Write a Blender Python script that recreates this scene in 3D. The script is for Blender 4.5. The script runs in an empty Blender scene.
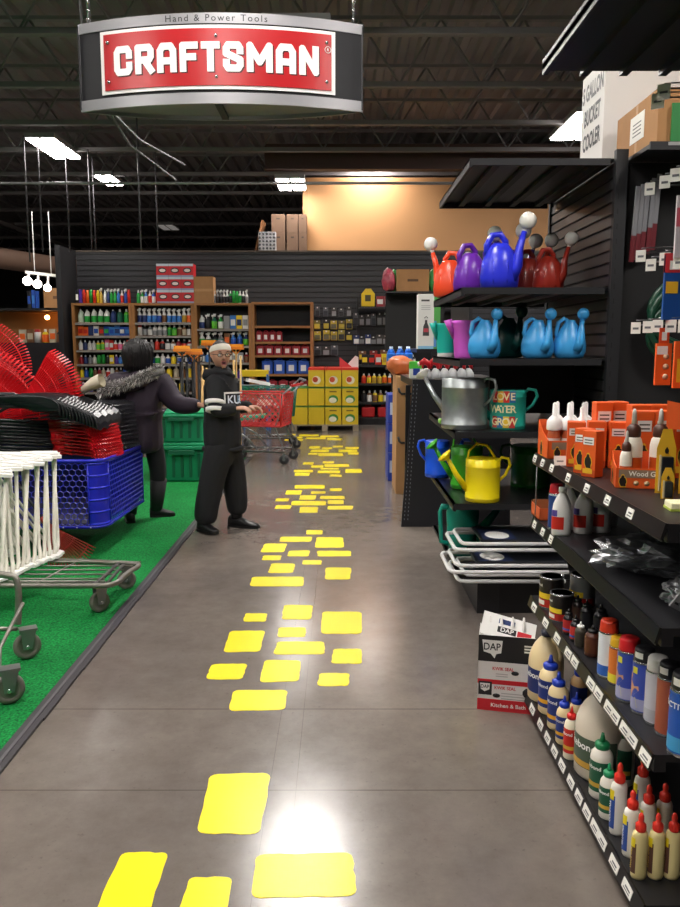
import bpy, bmesh, math, random
from mathutils import Vector, Matrix, Euler
R = random.Random(7)
PI = math.pi
scene = bpy.context.scene
C = scene.collection
# ---------------------------------------------------------------- camera model used to survey the place
FPX = 780.0; TH = math.radians(7.847); CT, ST = math.cos(TH), math.sin(TH); H = 1.55
def P(px, py, D):
    u = (px-340)/FPX; v = (453.5-py)/FPX; k = D/(CT+v*ST)
    return Vector((u*k, D, H+k*(-ST+v*CT)))
def F(px, py, z=0.0):
    u = (px-340)/FPX; v = (453.5-py)/FPX; k = (H-z)/(ST-v*CT)
    return Vector((u*k, (CT+v*ST)*k, z))
def HZ(py, D): return P(340, py, D).z
# ---------------------------------------------------------------- materials
def lin(c):
    if isinstance(c, str):
        c = c.lstrip('#'); c = c if len(c) == 6 else ''.join(a+a for a in c); c = tuple(int(c[i:i+2], 16)/255 for i in (0, 2, 4))
    return tuple(((x/12.92) if x <= .04045 else ((x+.055)/1.055)**2.4) for x in c)+(1.0,)
_m = {}
def M(col, rough=.45, metal=0.0, emit=0.0, alpha=1.0, bump=0.0, bscale=60, trans=0.0, var=0.0, coat=0.0):
    key = (str(col), rough, metal, emit, alpha, bump, bscale, trans, var, coat)
    if key in _m: return _m[key]
    m = bpy.data.materials.new('mat_%d' % len(_m)); m.use_nodes = True
    nt = m.node_tree; b = nt.nodes['Principled BSDF']; c = lin(col)
    b.inputs['Base Color'].default_value = c
    b.inputs['Roughness'].default_value = rough; b.inputs['Metallic'].default_value = metal
    if coat: b.inputs['Coat Weight'].default_value = coat
    if emit:
        b.inputs['Emission Color'].default_value = c; b.inputs['Emission Strength'].default_value = emit
    if alpha < 1: b.inputs['Alpha'].default_value = alpha
    if trans: b.inputs['Transmission Weight'].default_value = trans
    if bump or var:
        tc = nt.nodes.new('ShaderNodeTexCoord'); n = nt.nodes.new('ShaderNodeTexNoise')
        n.inputs['Scale'].default_value = bscale; n.inputs['Detail'].default_value = 4
        nt.links.new(tc.outputs['Object'], n.inputs['Vector'])
        if bump:
            bp = nt.nodes.new('ShaderNodeBump'); bp.inputs['Strength'].default_value = bump; bp.inputs['Distance'].default_value = .01
            nt.links.new(n.outputs['Fac'], bp.inputs['Height']); nt.links.new(bp.outputs['Normal'], b.inputs['Normal'])
        if var:
            mx = nt.nodes.new('ShaderNodeMix'); mx.data_type = 'RGBA'
            mx.inputs[6].default_value = tuple(max(0, x*(1-var)) for x in c[:3])+(1,)
            mx.inputs[7].default_value = tuple(min(1, x*(1+var)) for x in c[:3])+(1,)
            nt.links.new(n.outputs['Fac'], mx.inputs[0]); nt.links.new(mx.outputs[2], b.inputs['Base Color'])
    _m[key] = m
    return m
BLK = M('#17171a', .42); BLKM = M('#1c1d20', .5, .1); CHR = M('#b9bbbd', .25, .9); WHT = M('#e9e8e4', .5)
CARD = M('#a97c4f', .8, var=.1, bscale=12); PAPER = M('#e6e4dd', .6); STEEL = M('#8d8f90', .35, .8)
# ---------------------------------------------------------------- mesh builder
_txt = {}
def text_geo(s, bold=0.0, sp=1.0):
    k = (s, bold, sp)
    if k not in _txt:
        cu = bpy.data.curves.new('t', 'FONT'); cu.body = s; cu.size = 1; cu.align_x = 'CENTER'; cu.align_y = 'CENTER'
        cu.offset = bold; cu.resolution_u = 3; cu.space_character = sp
        o = bpy.data.objects.new('t', cu)
        me = bpy.data.meshes.new_from_object(o)
        _txt[k] = ([v.co.copy() for v in me.vertices], [tuple(p.vertices) for p in me.polygons])
        bpy.data.objects.remove(o); bpy.data.meshes.remove(me); bpy.data.curves.remove(cu)
    return _txt[k]
class MB:
    def __init__(s): s.v = []; s.f = []; s.mi = []; s.mats = []; s.sm = []
    def m(s, mat):
        if mat not in s.mats: s.mats.append(mat)
        return s.mats.index(mat)
    def add(s, vs, fs, mat, smooth=False, T=None):
        n = len(s.v); i = s.m(mat)
        for v in vs: s.v.append(T @ Vector(v) if T else Vector(v))
        for f in fs: s.f.append(tuple(n+a for a in f)); s.mi.append(i); s.sm.append(smooth)
        return s
    def box(s, a, b, mat, T=None, bev=0.0):
        x0, y0, z0 = a; x1, y1, z1 = b
        if bev:
            e = min(bev, abs(x1-x0)*.45, abs(y1-y0)*.45, abs(z1-z0)*.45); vs = []; 
            bm = bmesh.new(); bmesh.ops.create_cube(bm, size=1)
            for v in bm.verts: v.co = Vector(((x0+x1)/2+v.co.x*(x1-x0), (y0+y1)/2+v.co.y*(y1-y0), (z0+z1)/2+v.co.z*(z1-z0)))
            bmesh.ops.bevel(bm, geom=bm.edges[:], offset=e, segments=2, affect='EDGES', profile=.5)
            bm.verts.index_update()
            s.add([v.co.copy() for v in bm.verts], [[v.index for v in f.verts] for f in bm.faces], mat, False, T); bm.free(); return s
        vs = [(x0,y0,z0),(x1,y0,z0),(x1,y1,z0),(x0,y1,z0),(x0,y0,z1),(x1,y0,z1),(x1,y1,z1),(x0,y1,z1)]
        return s.add(vs, [(0,3,2,1),(4,5,6,7),(0,1,5,4),(1,2,6,5),(2,3,7,6),(3,0,4,7)], mat, False, T)
    def lathe(s, prof, mat, n=20, T=None, sx=1.0, sy=1.0, smooth=True, bands=None):
        """prof: (radius, z); bands: material per segment"""
        vs = []
        for r, z in prof:
            for i in range(n):
                a = 2*PI*i/n; vs.append((math.cos(a)*r*sx, math.sin(a)*r*sy, z))
        for j in range(len(prof)-1):
            mm = bands[j] if bands and bands[j] else mat
            base = []
            for i in range(n):
                k = (i+1) % n
                base.append((j*n+i, j*n+k, (j+1)*n+k, (j+1)*n+i))
            if j == 0: s.add(vs, base, mm, smooth, T); off = len(s.v)-len(vs)
            else:
                ii = s.m(mm)
                for f in base: s.f.append(tuple(off+a for a in f)); s.mi.append(ii); s.sm.append(smooth)
        for j, rev in ((0, True), (len(prof)-1, False)):
            if prof[j][0] > 1e-5:
                f = [off+j*n+i for i in range(n)]
                if rev: f = f[::-1]
                s.f.append(tuple(f)); s.mi.append(s.m((bands[0 if rev else -1] if bands and bands[0 if rev else -1] else mat))); s.sm.append(False)
        return s
    def tube(s, pts, r, mat, n=8, T=None, closed=False, flat=1.0, smooth=True):
        pts = [Vector(p) for p in pts]; N = len(pts); rs = r if isinstance(r, (list, tuple)) else [r]*N
        vs = []; up = None
        for i, p in enumerate(pts):
            if closed: d = pts[(i+1) % N]-pts[i-1]
            else: d = (pts[min(i+1, N-1)]-pts[max(i-1, 0)])
            d.normalize()
            if up is None:
                up = Vector((0,0,1)) if abs(d.z) < .9 else Vector((0,1,0))
            a = d.cross(up)
            if a.length < 1e-4: a = d.cross(Vector((1,.3,.2)))
            a.normalize(); b = a.cross(d).normalized(); up = b
            for k in range(n):
                t = 2*PI*k/n; vs.append(p+(a*math.cos(t)+b*math.sin(t)*flat)*rs[i])
        fs = []
        for i in range(N if closed else N-1):
            j = (i+1) % N
            for k in range(n):
                l = (k+1) % n; fs.append((i*n+k, i*n+l, j*n+l, j*n+k))
        if not closed: fs += [tuple(range(n))[::-1], tuple((N-1)*n+k for k in range(n))]
        return s.add(vs, fs, mat, smooth, T)
    def prism(s, poly, z0, z1, mat, T=None):
        n = len(poly); vs = [(x, y, z0) for x, y in poly]+[(x, y, z1) for x, y in poly]
        fs = [tuple(range(n))[::-1], tuple(range(n, 2*n))]+[(i, (i+1) % n, n+(i+1) % n, n+i) for i in range(n)]
        return s.add(vs, fs, mat, False, T)
    def ball(s, c, r, mat, n=14, sc=(1,1,1)):
        pr = [(max(1e-6, math.sin(PI*i/(n//2+1))), -math.cos(PI*i/(n//2+1))) for i in range(n//2+2)]
        T = Matrix.Translation(c) @ Matrix.Diagonal((r*sc[0], r*sc[1], r*sc[2], 1))
        return s.lathe(pr, mat, n, T)
    def text(s, t, size, mat, T, bold=0.0, sx=1.0, sp=1.0, fn=None):
        vs, fs = text_geo(t, bold, sp)
        vs = [Vector((v.x*size*sx, v.y*size, v.z)) for v in vs]
        if fn: vs = [fn(v) for v in vs]
        return s.add(vs, fs, mat, False, T)
    def quad(s, a, b, c, d, mat): return s.add([a, b, c, d], [(0, 1, 2, 3)], mat)
    def mesh(s, name):
        me = bpy.data.meshes.new(name)
        me.from_pydata([tuple(v) for v in s.v], [], s.f)
        for m in s.mats: me.materials.append(m)
        me.polygons.foreach_set('material_index', s.mi); me.polygons.foreach_set('use_smooth', s.sm)
        me.update(); return me
def obj(name, mb, parent=None, loc=None, rot=None):
    me = mb.mesh(name) if isinstance(mb, MB) else mb
    o = bpy.data.objects.new(name, me); C.objects.link(o)
    if parent: o.parent = parent
    if loc is not None: o.location = loc
    if rot is not None: o.rotation_euler = rot
    return o
def tag(o, label, cat, group=None, kind=None):
    o['label'] = label; o['category'] = cat
    if group: o['group'] = group
    if kind: o['kind'] = kind
    return o
def thing(name, label, cat, loc=(0,0,0), rz=0.0, group=None):
    o = bpy.data.objects.new(name, None); C.objects.link(o); o.location = loc; o.rotation_euler = (0,0,rz)
    o.empty_display_size = .05
    return tag(o, label, cat, group)
def struct(name, mb):
    o = obj(name, mb); o['kind'] = 'structure'; return o
def dup(root, loc, rz=None, label=None, group=None, rot=None, scale=None):
    r = root.copy(); C.objects.link(r); r.location = loc
    if rz is not None: r.rotation_euler = (0, 0, rz)
    if rot is not None: r.rotation_euler = rot
    if scale is not None: r.scale = (scale,)*3 if not hasattr(scale, '__len__') else scale
    if label: r['label'] = label
    if group: r['group'] = group
    for ch in list(root.children):
        c = ch.copy(); C.objects.link(c); c.parent = r
        for g in ch.children:
            d = g.copy(); C.objects.link(d); d.parent = c
    return r
ORD = 'first second third fourth fifth sixth seventh eighth ninth tenth eleventh twelfth thirteenth fourteenth fifteenth sixteenth seventeenth eighteenth nineteenth twentieth'.split()
def RX(a): return Matrix.Rotation(a, 4, 'X')
def RY(a): return Matrix.Rotation(a, 4, 'Y')
def RZ(a): return Matrix.Rotation(a, 4, 'Z')
def TR(x, y, z): return Matrix.Translation((x, y, z))
FACE = RX(PI/2)                                   # text lying in XY stood up to face -Y
# ---------------------------------------------------------------- camera and world
cd = bpy.data.cameras.new('camera'); cam = bpy.data.objects.new('camera', cd); C.objects.link(cam)
cd.sensor_fit = 'VERTICAL'; cd.sensor_height = 36; cd.lens = FPX/907*36; cd.clip_end = 200
cam.location = (0, 0, H); cam.rotation_euler = (PI/2-TH, 0, 0); scene.camera = cam
w = bpy.data.worlds.new('world'); w.use_nodes = True; scene.world = w
w.node_tree.nodes['Background'].inputs[0].default_value = (.8, .85, 1, 1); w.node_tree.nodes['Background'].inputs[1].default_value = .09
scene.view_settings.view_transform = 'Standard'; scene.view_settings.look = 'None'; scene.view_settings.exposure = 0.35; scene.view_settings.gamma = 1
# ---------------------------------------------------------------- floor
def floor_mat():
    m = bpy.data.materials.new('polished_concrete'); m.use_nodes = True; nt = m.node_tree; N = nt.nodes.new; L = nt.links.new
    b = nt.nodes['Principled BSDF']; tc = N('ShaderNodeTexCoord')
    def noise(sc, det, rough=.6):
        n = N('ShaderNodeTexNoise'); n.inputs['Scale'].default_value = sc; n.inputs['Detail'].default_value = det; n.inputs['Roughness'].default_value = rough
        L(tc.outputs['Object'], n.inputs['Vector']); return n
    n1 = noise(.45, 7); n2 = noise(6, 9, .75); n3 = noise(38, 6, .7)
    r1 = N('ShaderNodeValToRGB'); r1.color_ramp.elements[0].position = .32; r1.color_ramp.elements[1].position = .68
    r1.color_ramp.elements[0].color = lin('#645d59'); r1.color_ramp.elements[1].color = lin('#80776f')
    L(n1.outputs['Fac'], r1.inputs[0])
    r2 = N('ShaderNodeValToRGB'); r2.color_ramp.elements[0].position = .3; r2.color_ramp.elements[1].position = .7
    r2.color_ramp.elements[0].color = (.82, .81, .80, 1); r2.color_ramp.elements[1].color = (1.14, 1.13, 1.12, 1)
    L(n2.outputs['Fac'], r2.inputs[0])
    mu = N('ShaderNodeMix'); mu.data_type = 'RGBA'; mu.blend_type = 'MULTIPLY'; mu.inputs[0].default_value = 1
    L(r1.outputs[0], mu.inputs[6]); L(r2.outputs[0], mu.inputs[7])
    # sawn control joints (lines along X and along Y)
    sep = N('ShaderNodeSeparateXYZ'); L(tc.outputs['Object'], sep.inputs[0])
    def line(sock, pos, wd):
        a = N('ShaderNodeMath'); a.operation = 'SUBTRACT'; L(sock, a.inputs[0]); a.inputs[1].default_value = pos
        c = N('ShaderNodeMath'); c.operation = 'ABSOLUTE'; L(a.outputs[0], c.inputs[0])
        d = N('ShaderNodeMath'); d.operation = 'LESS_THAN'; L(c.outputs[0], d.inputs[0]); d.inputs[1].default_value = wd; return d
    acc = None
    for sk, pos, wd in ((sep.outputs['Y'], 2.56, .003), (sep.outputs['Y'], 3.18, .0035), (sep.outputs['X'], -.155, .0008), (sep.outputs['Y'], 8.6, .004), (sep.outputs['X'], -.25, .0007)):
        l = line(sk, pos, wd)
        if acc is None: acc = l
        else:
            mx = N('ShaderNodeMath'); mx.operation = 'MAXIMUM'; L(acc.outputs[0], mx.inputs[0]); L(l.outputs[0], mx.inputs[1]); acc = mx
    # dark pits
    r3 = N('ShaderNodeValToRGB'); r3.color_ramp.elements[0].position = .3; r3.color_ramp.elements[1].position = .4
    r3.color_ramp.elements[0].color = (1,1,1,1); r3.color_ramp.elements[1].color = (0,0,0,1); L(n3.outputs['Fac'], r3.inputs[0])
    ad = N('ShaderNodeMath'); ad.operation = 'MULTIPLY_ADD'; L(r3.outputs[0], ad.inputs[0]); ad.inputs[1].default_value = .5
    L(acc.outputs[0], ad.inputs[2])
    ad.use_clamp = True
    m2 = N('ShaderNodeMix'); m2.data_type = 'RGBA'; hf = N('ShaderNodeMath'); hf.operation = 'MULTIPLY'; hf.inputs[1].default_value = .55
    L(ad.outputs[0], hf.inputs[0]); L(hf.outputs[0], m2.inputs[0]); L(mu.outputs[2], m2.inputs[6]); m2.inputs[7].default_value = lin('#2e2a27')
    L(m2.outputs[2], b.inputs['Base Color'])
    rr = N('ShaderNodeMapRange'); rr.inputs[3].default_value = .15; rr.inputs[4].default_value = .26; L(n2.outputs['Fac'], rr.inputs[0]); L(rr.outputs[0], b.inputs['Roughness'])
    b.inputs['Specular IOR Level'].default_value = .75
    bp = N('ShaderNodeBump'); bp.inputs['Strength'].default_value = .06; bp.inputs['Distance'].default_value = .004; L(n3.outputs['Fac'], bp.inputs['Height']); L(bp.outputs['Normal'], b.inputs['Normal'])
    return m
mb = MB(); mb.box((-18, -4, -.1), (10, 34, 0), floor_mat()); struct('floor', mb)
# outer shell
DK = M('#1b191c', .8); mb = MB(); mb.box((-18.1, -4.1, 0), (-18, 34, 6.3), M('#3a3330', .8)); struct('wall_left', mb)
mb = MB(); mb.box((10, -4.1, 0), (10.1, 34, 6.3), DK); struct('wall_right', mb)
mb = MB(); mb.box((-18.1, 34, 0), (10.1, 34.1, 6.3), DK); struct('wall_far', mb)
mb = MB(); mb.box((-18.1, -4.1, 0), (10.1, -4, 6.3), DK); struct('wall_rear', mb)
# corrugated deck
mb = MB(); dk = M('#8a8486', .7); xs = []; x = -18.0; z = [6.0, 6.05]; i = 0
deck = []
while x < 10.01:
    deck += [(x, 6.0), (x+.11, 6.0), (x+.15, 6.06), (x+.26, 6.06)]; x += .3
n = len(deck); vs = [(a, -4, b) for a, b in deck]+[(a, 34, b) for a, b in deck]
mb.add(vs, [(i, n+i, n+i+1, i+1) for i in range(n-1)], dk)
mb.box((-18.1, -4.1, 6.1), (10.1, 34.1, 6.2), dk); struct('ceiling', mb)
# bar joists: bottom chord, top chord, zigzag web
jm = M('#7d797a', .6, .1)
def joist(y, zb=5.0, zt=5.9):
    mb = MB(); mb.box((-17.9, y-.045, zt-.05), (9.9, y+.045, zt), jm); mb.box((-17.9, y-.05, zb), (9.9, y+.05, zb+.07), jm)
    x = -17.9; k = 0
    while x < 9.7:
        a = (x, y, zb+.05) if k % 2 == 0 else (x, y, zt-.03); b = (x+.55, y, zt-.03) if k % 2 == 0 else (x+.55, y, zb+.05)
        mb.tube([a, b], .016, jm, 5); x += .55; k += 1
    return mb
jo = tag(obj('ceiling_joist', joist(0)), 'dark steel bar joist crossing under the ceiling deck', 'joist', 'dark steel bar joists under the ceiling')
ys = [-1.5, .3, 2.1, 3.9, 5.7, 7.5, 9.3, 11.1, 12.9, 14.6, 16.6, 18.6, 20.8, 23.2, 26, 29, 32]
for i, y in enumerate(ys):
    if i == 0: jo.location.y = y
    else:
        c = jo.copy(); C.objects.link(c); c.location.y = y
# girders along the building
for gx, lab in ((-9.5, 'heavy dark girder running lengthwise over the left part of the store'), (5.2, 'heavy dark girder running lengthwise above the right-hand shelving')):
    mb = MB(); mb.box((gx-.14, -3.9, 5.55), (gx+.14, 33.9, 5.62), jm); mb.box((gx-.02, -3.9, 5.05), (gx+.02, 33.9, 5.6), jm); mb.box((gx-.14, -3.9, 4.98), (gx+.14, 33.9, 5.05), jm)
    tag(obj('ceiling_girder', mb), lab, 'girder')
# conduit pipe hung across
mb = MB(); mb.tube([(-12, 12.2, 3.98), (9.8, 12.2, 3.98)], .022, M('#8c8c8c', .4, .5), 8)
tag(obj('conduit_pipe', mb), 'thin grey pipe hung across the store above the back wall', 'pipe')
# hanger rods
for k, (px, yt, yb, D) in enumerate(((43,150,252,13.6), (70,140,252,14), (92,130,250,14.4), (96,130,250,15), (141,160,250,12.2), (158,200,250,14.6), (30,190,262,13.5))):
    a = P(px, yb, D); mb = MB(); mb.tube([(0,0,0), (0,0,5.0-a.z)], .013, M('#57555a', .5, .3), 6)
    o = obj('hanger_rod', mb, loc=a); tag(o, 'thin steel rod hanging from the joists, %s from the left' % ORD[[6,0,1,2,3,4,5][k] if False else sorted([43,70,92,96,141,158,30]).index(px)], 'rod', 'hanger rods')
# loose cables looping below the deck
for k, pts in enumerate(([(80,0,7.2),(84,60,7.6),(100,100,8),(140,140,8.6),(185,165,9)], [(88,0,7.2),(96,90,7.9),(130,145,8.6),(176,180,9.2)])):
    mb = MB(); q = [P(*p) for p in pts]; mb.tube(q, .012, M('#6b6a6c', .5), 6)
    tag(obj('ceiling_cable', mb), ['grey cable looping down from the joists, upper of two', 'grey cable looping down from the joists, lower of two'][k], 'cable')
mb = MB(); mb.box((-1.4, 15.05, 4.83), (9.8, 15.15, 5.25), M('#4a3631', .7)); mb.box((-1.4, 15.0, 4.79), (9.8, 15.2, 4.84), M('#4a3631', .7))
tag(obj('ceiling_beam', mb), 'deep reddish brown beam crossing above the tan bulkhead wall', 'beam')
# ---------------------------------------------------------------- back walls
def slat_mat(axis='Z', a='#26262a', b='#0c0c0e', period=.105):
    m = bpy.data.materials.new('slatwall'); m.use_nodes = True; nt = m.node_tree; N = nt.nodes.new; L = nt.links.new
    bs = nt.nodes['Principled BSDF']; tc = N('ShaderNodeTexCoord'); sp = N('ShaderNodeSeparateXYZ'); L(tc.outputs['Object'], sp.inputs[0])
    mo = N('ShaderNodeMath'); mo.operation = 'MODULO'; L(sp.outputs[axis], mo.inputs[0]); mo.inputs[1].default_value = period
    lt = N('ShaderNodeMath'); lt.operation = 'LESS_THAN'; L(mo.outputs[0], lt.inputs[0]); lt.inputs[1].default_value = period*.2
    mx = N('ShaderNodeMix'); mx.data_type = 'RGBA'; L(lt.outputs[0], mx.inputs[0]); mx.inputs[6].default_value = lin(a); mx.inputs[7].default_value = lin(b)
    L(mx.outputs[2], bs.inputs['Base Color']); bs.inputs['Roughness'].default_value = .5; return m
WB = 15.9
mb = MB(); sm = M('#2a2a2e', .5); z = 0
mb.box((-5.25, WB+.012, 0), (7.5, WB+.12, 3.42), M('#0e0e10', .6))
while z < 3.4:
    mb.box((-5.25, WB, z), (7.5, WB+.013, min(z+.082, 3.42)), sm); z += .105
mb.box((-5.25, WB-.01, 3.40), (7.5, WB+.13, 3.43), M('#4d443a', .6))
struct('wall_back', mb)
mb = MB(); mb.box((-5.35, 15.0, 0), (-5.252, WB-.012, 3.42), M('#222226', .6)); struct('wall_return', mb)
# tan bulkhead above the back wall
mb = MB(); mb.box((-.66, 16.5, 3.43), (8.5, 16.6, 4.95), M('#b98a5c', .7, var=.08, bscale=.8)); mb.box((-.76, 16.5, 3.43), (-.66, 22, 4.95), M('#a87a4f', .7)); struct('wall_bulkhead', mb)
mb = MB(); mb.box((-4.2, 16.02, 3.35), (8.5, 17.6, 3.42), M('#3a342e', .7)); struct('trim_1', mb)
# ---------------------------------------------------------------- lights the store has
LE = M('#fff8f2', .5, emit=34.0)
LE2 = M('#fffaf4', .5, emit=75.0)
LD = M('#fff8f2', .5, emit=.1)
def troffer(loc, w, l, label, rz=0, on=LE, z=None):
    t = thing('ceiling_light', label, 'ceiling light', loc, rz)
    f = MB(); f.box((-w/2-.03, -l/2-.03, .01), (w/2+.03, l/2+.03, .09), M('#9a9a9a', .5)); f.box((-.02, -l/2, -.004), (.02, l/2, .01), M('#9a9a9a', .5)); obj('housing', f, t)
    for s in (-1, 1):
        d = MB(); x0 = .03 if s > 0 else -w/2; x1 = w/2 if s > 0 else -.03
        d.box((x0, -l/2, -.015), (x1, l/2, .009), on); obj('lamp', d, t)
    return t
troffer((-5.0, 14.25, 4.97), .45, 1.35, 'long bright double strip light at the far left, the larger of two')
troffer((-4.82, 16.9, 4.97), .32, .9, 'bright double strip light on the left, behind the larger one')
troffer((-.95, 15.75, 4.66), .5, 1.0, 'square bright ceiling light beside the tan bulkhead wall')
troffer((3.95, 13.0, 5.0), .8, 1.5, 'bright ceiling light showing beside the tall white carton')
troffer((-5.05, 23.6, 5.0), .45, .9, 'dim unlit ceiling light far back above the slatted wall', on=LD)
troffer((-8.85, 20.0, 3.72), .8, 1.0, 'low bright ceiling light at the far left edge of the store')
troffer((-.42, 8.5, 4.6), .6, 1.1, 'bright strip light hidden behind the hanging sign, reflected in the floor', on=LE2)
troffer((.62, 16.0, 5.16), .7, .9, 'bright strip light behind the joists above the tan bulkhead wall')
for k, (x, y) in enumerate(((-.5, 3.2), (-1.25, -.3), (-4.6, 5.5), (-4.6, .5), (3.2, 6.2), (3.0, 1.0), (-8.5, 10.0))):
    troffer((x, y, 4.97), .7, 1.6, ['bright strip light over the near end of the aisle', 'bright strip light over the aisle behind the viewer', 'bright strip light over the stacked rakes and carts', 'bright strip light over the near left part of the green carpet',
        'bright strip light over the watering can shelves', 'bright strip light over the glue shelves', 'bright strip light over the far left display area'][k])
# track light at the far left
t = thing('track_light', 'white track light with three glowing round bulbs at far left', 'track light', P(40, 275, 15.5))
m_ = MB(); m_.box((-.28, -.03, 0), (.32, .03, .05), WHT, RY(.12)); m_.tube([(-.1,0,.03), (-.1,0,1.2)], .01, WHT, 6); m_.tube([(.22,0,0), (.22,0,1.2)], .01, WHT, 6); obj('track', m_, t)
for dx, dz, r in ((-.22, -.12, .085), (-.03, -.18, .08), (.16, -.25, .07)):
    b = MB(); b.ball((dx, -.08, dz), r, M('#fff3ea', .5, emit=14.0), 16); b.tube([(dx, 0, .02), (dx, -.04, dz+.06)], .02, WHT, 8); obj('bulb', b, t)
# ---------------------------------------------------------------- hanging sign
def build_sign():
    W = .855; cx = -.72; y0 = 5.0; B = .175
    R0 = (W*W+B*B)/(2*B)
    def arc(x, off=0.0, back=False):            # x from -W..W along the front
        a = x/R0; s = (R0+off); return (cx+s*math.sin(a), (y0+R0-B)-s*math.cos(a)) if not back else (cx+s*math.sin(a), (y0-R0+B)+s*math.cos(a))
    amax = math.asin(W/R0)*R0
    zb, zt = 2.962, 3.462
    t = thing('hanging_sign', 'large curved hanging aisle sign with red CRAFTSMAN panel on dark board', 'sign', (cx, y0, zb))
    off = Vector((cx, y0, zb))
    def panel(x0, x1, z0, z1, o0, o1, mat, n=28, back=False):
        vs = []; fs = []
        for i in range(n+1):
            x = x0+(x1-x0)*i/n
            for o, z in ((o0, z0), (o1, z0), (o1, z1), (o0, z1)):
                p = arc(x, o, back); vs.append(Vector((p[0], p[1], z))-off)
        for i in range(n):
            a = i*4; b = a+4
            for k in range(4): fs.append((a+k, a+(k+1) % 4, b+(k+1) % 4, b+k))
        fs += [(0, 1, 2, 3), (n*4+3, n*4+2, n*4+1, n*4)]
        return vs, fs, mat
    dark = M('#0c0d13', .5); silver = M('#98989b', .38, .5)
    for bk in (False, True):
        mb = MB(); mb.add(*panel(-amax, amax, zb+.06, zt-.055, -.006, 0, dark, back=bk)); obj('board', mb, t)
        for z0, z1 in ((zb, zb+.062), (zt-.057, zt)):
            mb = MB(); mb.add(*panel(-amax, amax, z0, z1, -.01, .006, silver, back=bk)); obj('silver_band', mb, t)
    # ends, inner divider, under panel
    mb = MB()
    for x in (-W, W): mb = MB(); mb.box((x-.004, -.012, 0.01), (x+.004, .012, zt-zb-.01), dark); obj('end_cap', mb, t)
    mb = MB(); mb.box((-.02, -B+.02, .0), (.02, B-.02, .03), dark); obj('divider', mb, t)
    mb = MB(); n = 24; vs = []
    for i in range(n+1):
        x = -amax+2*amax*i/n; a = arc(x, -.02); b = arc(x, -.02, True); vs += [Vector((a[0], a[1], zb+.02))-off, Vector((b[0], b[1], zb+.02))-off]
    mb.add(vs, [(2*i, 2*i+1, 2*i+3, 2*i+2) for i in range(n)], M('#827c80', .6)); obj('under_panel', mb, t)
    mb = MB(); mb.add(*panel(-.715, .70, zb+.078, zt-.068, .006, .012, M('#e8e6e4', .35))); rp = obj('white_frame', mb, t)
    mb = MB(); mb.add(*panel(-.69, .675, zb+.098, zt-.088, .012, .017, M('#b01018', .3)))
    obj('red_panel', mb, t)
    zc = (zb+zt)/2+.005
    def mp(dx, dz, o):
        def fn(v):
            p = arc(v.x+dx, o); return Vector((p[0], p[1], zc+dz+v.y))-off
        return fn
    # block letters drawn as squared strokes
    L = {'C': [[(1,.72),(1,.86),(.86,1),(.14,1),(0,.86),(0,.14),(.14,0),(.86,0),(1,.14),(1,.28)]],
         'R': [[(0,0),(0,1),(.86,1),(1,.86),(1,.6),(.86,.46),(0,.46)], [(.5,.46),(1,0)]],
         'A': [[(0,0),(0,.8),(.2,1),(.8,1),(1,.8),(1,0)], [(0,.36),(1,.36)]],
         'F': [[(0,0),(0,1),(1,1)], [(0,.5),(.85,.5)]],
         'T': [[(0,1),(1,1)], [(.5,1),(.5,0)]],
         'S': [[(1,.76),(1,.86),(.86,1),(.14,1),(0,.86),(0,.64),(1,.36),(1,.14),(.86,0),(.14,0),(0,.14),(0,.24)]],
         'M': [[(0,0),(0,1),(.5,.3),(1,1),(1,0)]],
         'N': [[(0,0),(0,1),(1,0),(1,1)]]}
    def strokes(mb, ch, x, w, h, th, mat, o, dz):
        for pl in L[ch]:
            q = [Vector((x+p_[0]*(w-th)+th/2, p_[1]*(h-th)+th/2)) for p_ in pl]; fn = mp(0, dz, o)
            q[0] = q[0]+(q[0]-q[1]).normalized()*th*.5 if ch not in 'RA' or pl[0][1] == 0 else q[0]; q[-1] = q[-1]+(q[-1]-q[-2]).normalized()*th*.5
            for i in range(len(q)-1):
                a, b = q[i], q[i+1]; d = (b-a).normalized(); nn = Vector((-d.y, d.x))*th/2
                fn = mp(0, dz, o+.0002*(i % 2)); mb.add([fn(Vector((p.x, p.y, 0))) for p in (a-nn, b-nn, b+nn, a+nn)], [(0,1,2,3)], mat)
                if i: mb.add([mp(0, dz, o+.0004)(Vector((a.x+th*.54*math.cos(k*PI/4+PI/8), a.y+th*.54*math.sin(k*PI/4+PI/8), 0))) for k in range(8)], [tuple(range(8))], mat)
    word = 'CRAFTSMAN'; ws = [.118,.118,.118,.108,.108,.118,.150,.118,.118]; gap = .018
    tot = sum(ws)+gap*8; h = .165
    for mat, o, ddx, ddz in ((M('#3a0508', .5), .0175, .007, -.006), (M('#f3f1ee', .3), .0215, 0, 0)):
        mb = MB(); x = -tot/2-.012+ddx
        for ch, wd in zip(word, ws):
            strokes(mb, ch, x, wd, h, .039, mat, o, -h/2+ddz); x += wd+gap
        obj('letter_shadow' if ddx else 'lettering', mb, t)
    mb = MB(); mb.text('R', .022, M('#f3f1ee', .3), None, .004, fn=mp(.652, .07, .0215))
    ring = [mp(.652, .07, .0215)(Vector((.018*math.cos(a*PI/8), .018*math.sin(a*PI/8), 0))) for a in range(16)]; mb.tube(ring, .0018, M('#f3f1ee', .3), 4, closed=True); obj('registered_mark', mb, t)
    mb = MB(); mb.text('Hand & Power Tools', .052, M('#1b1c22', .5), None, .0015, 1.05, 1.28, fn=mp(-.0, zt-.03-zc, .0085)); obj('aisle_lettering', mb, t)
    for x, dz in ((-.66,.11), (0,.115), (.645,.11), (-.66,-.11), (0,-.11), (.645,-.11)):
        mb = MB(); mb.ball(mp(x, dz, .02)(Vector((0,0,0))), .011, CHR, 10); obj('screw', mb, t)
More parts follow.
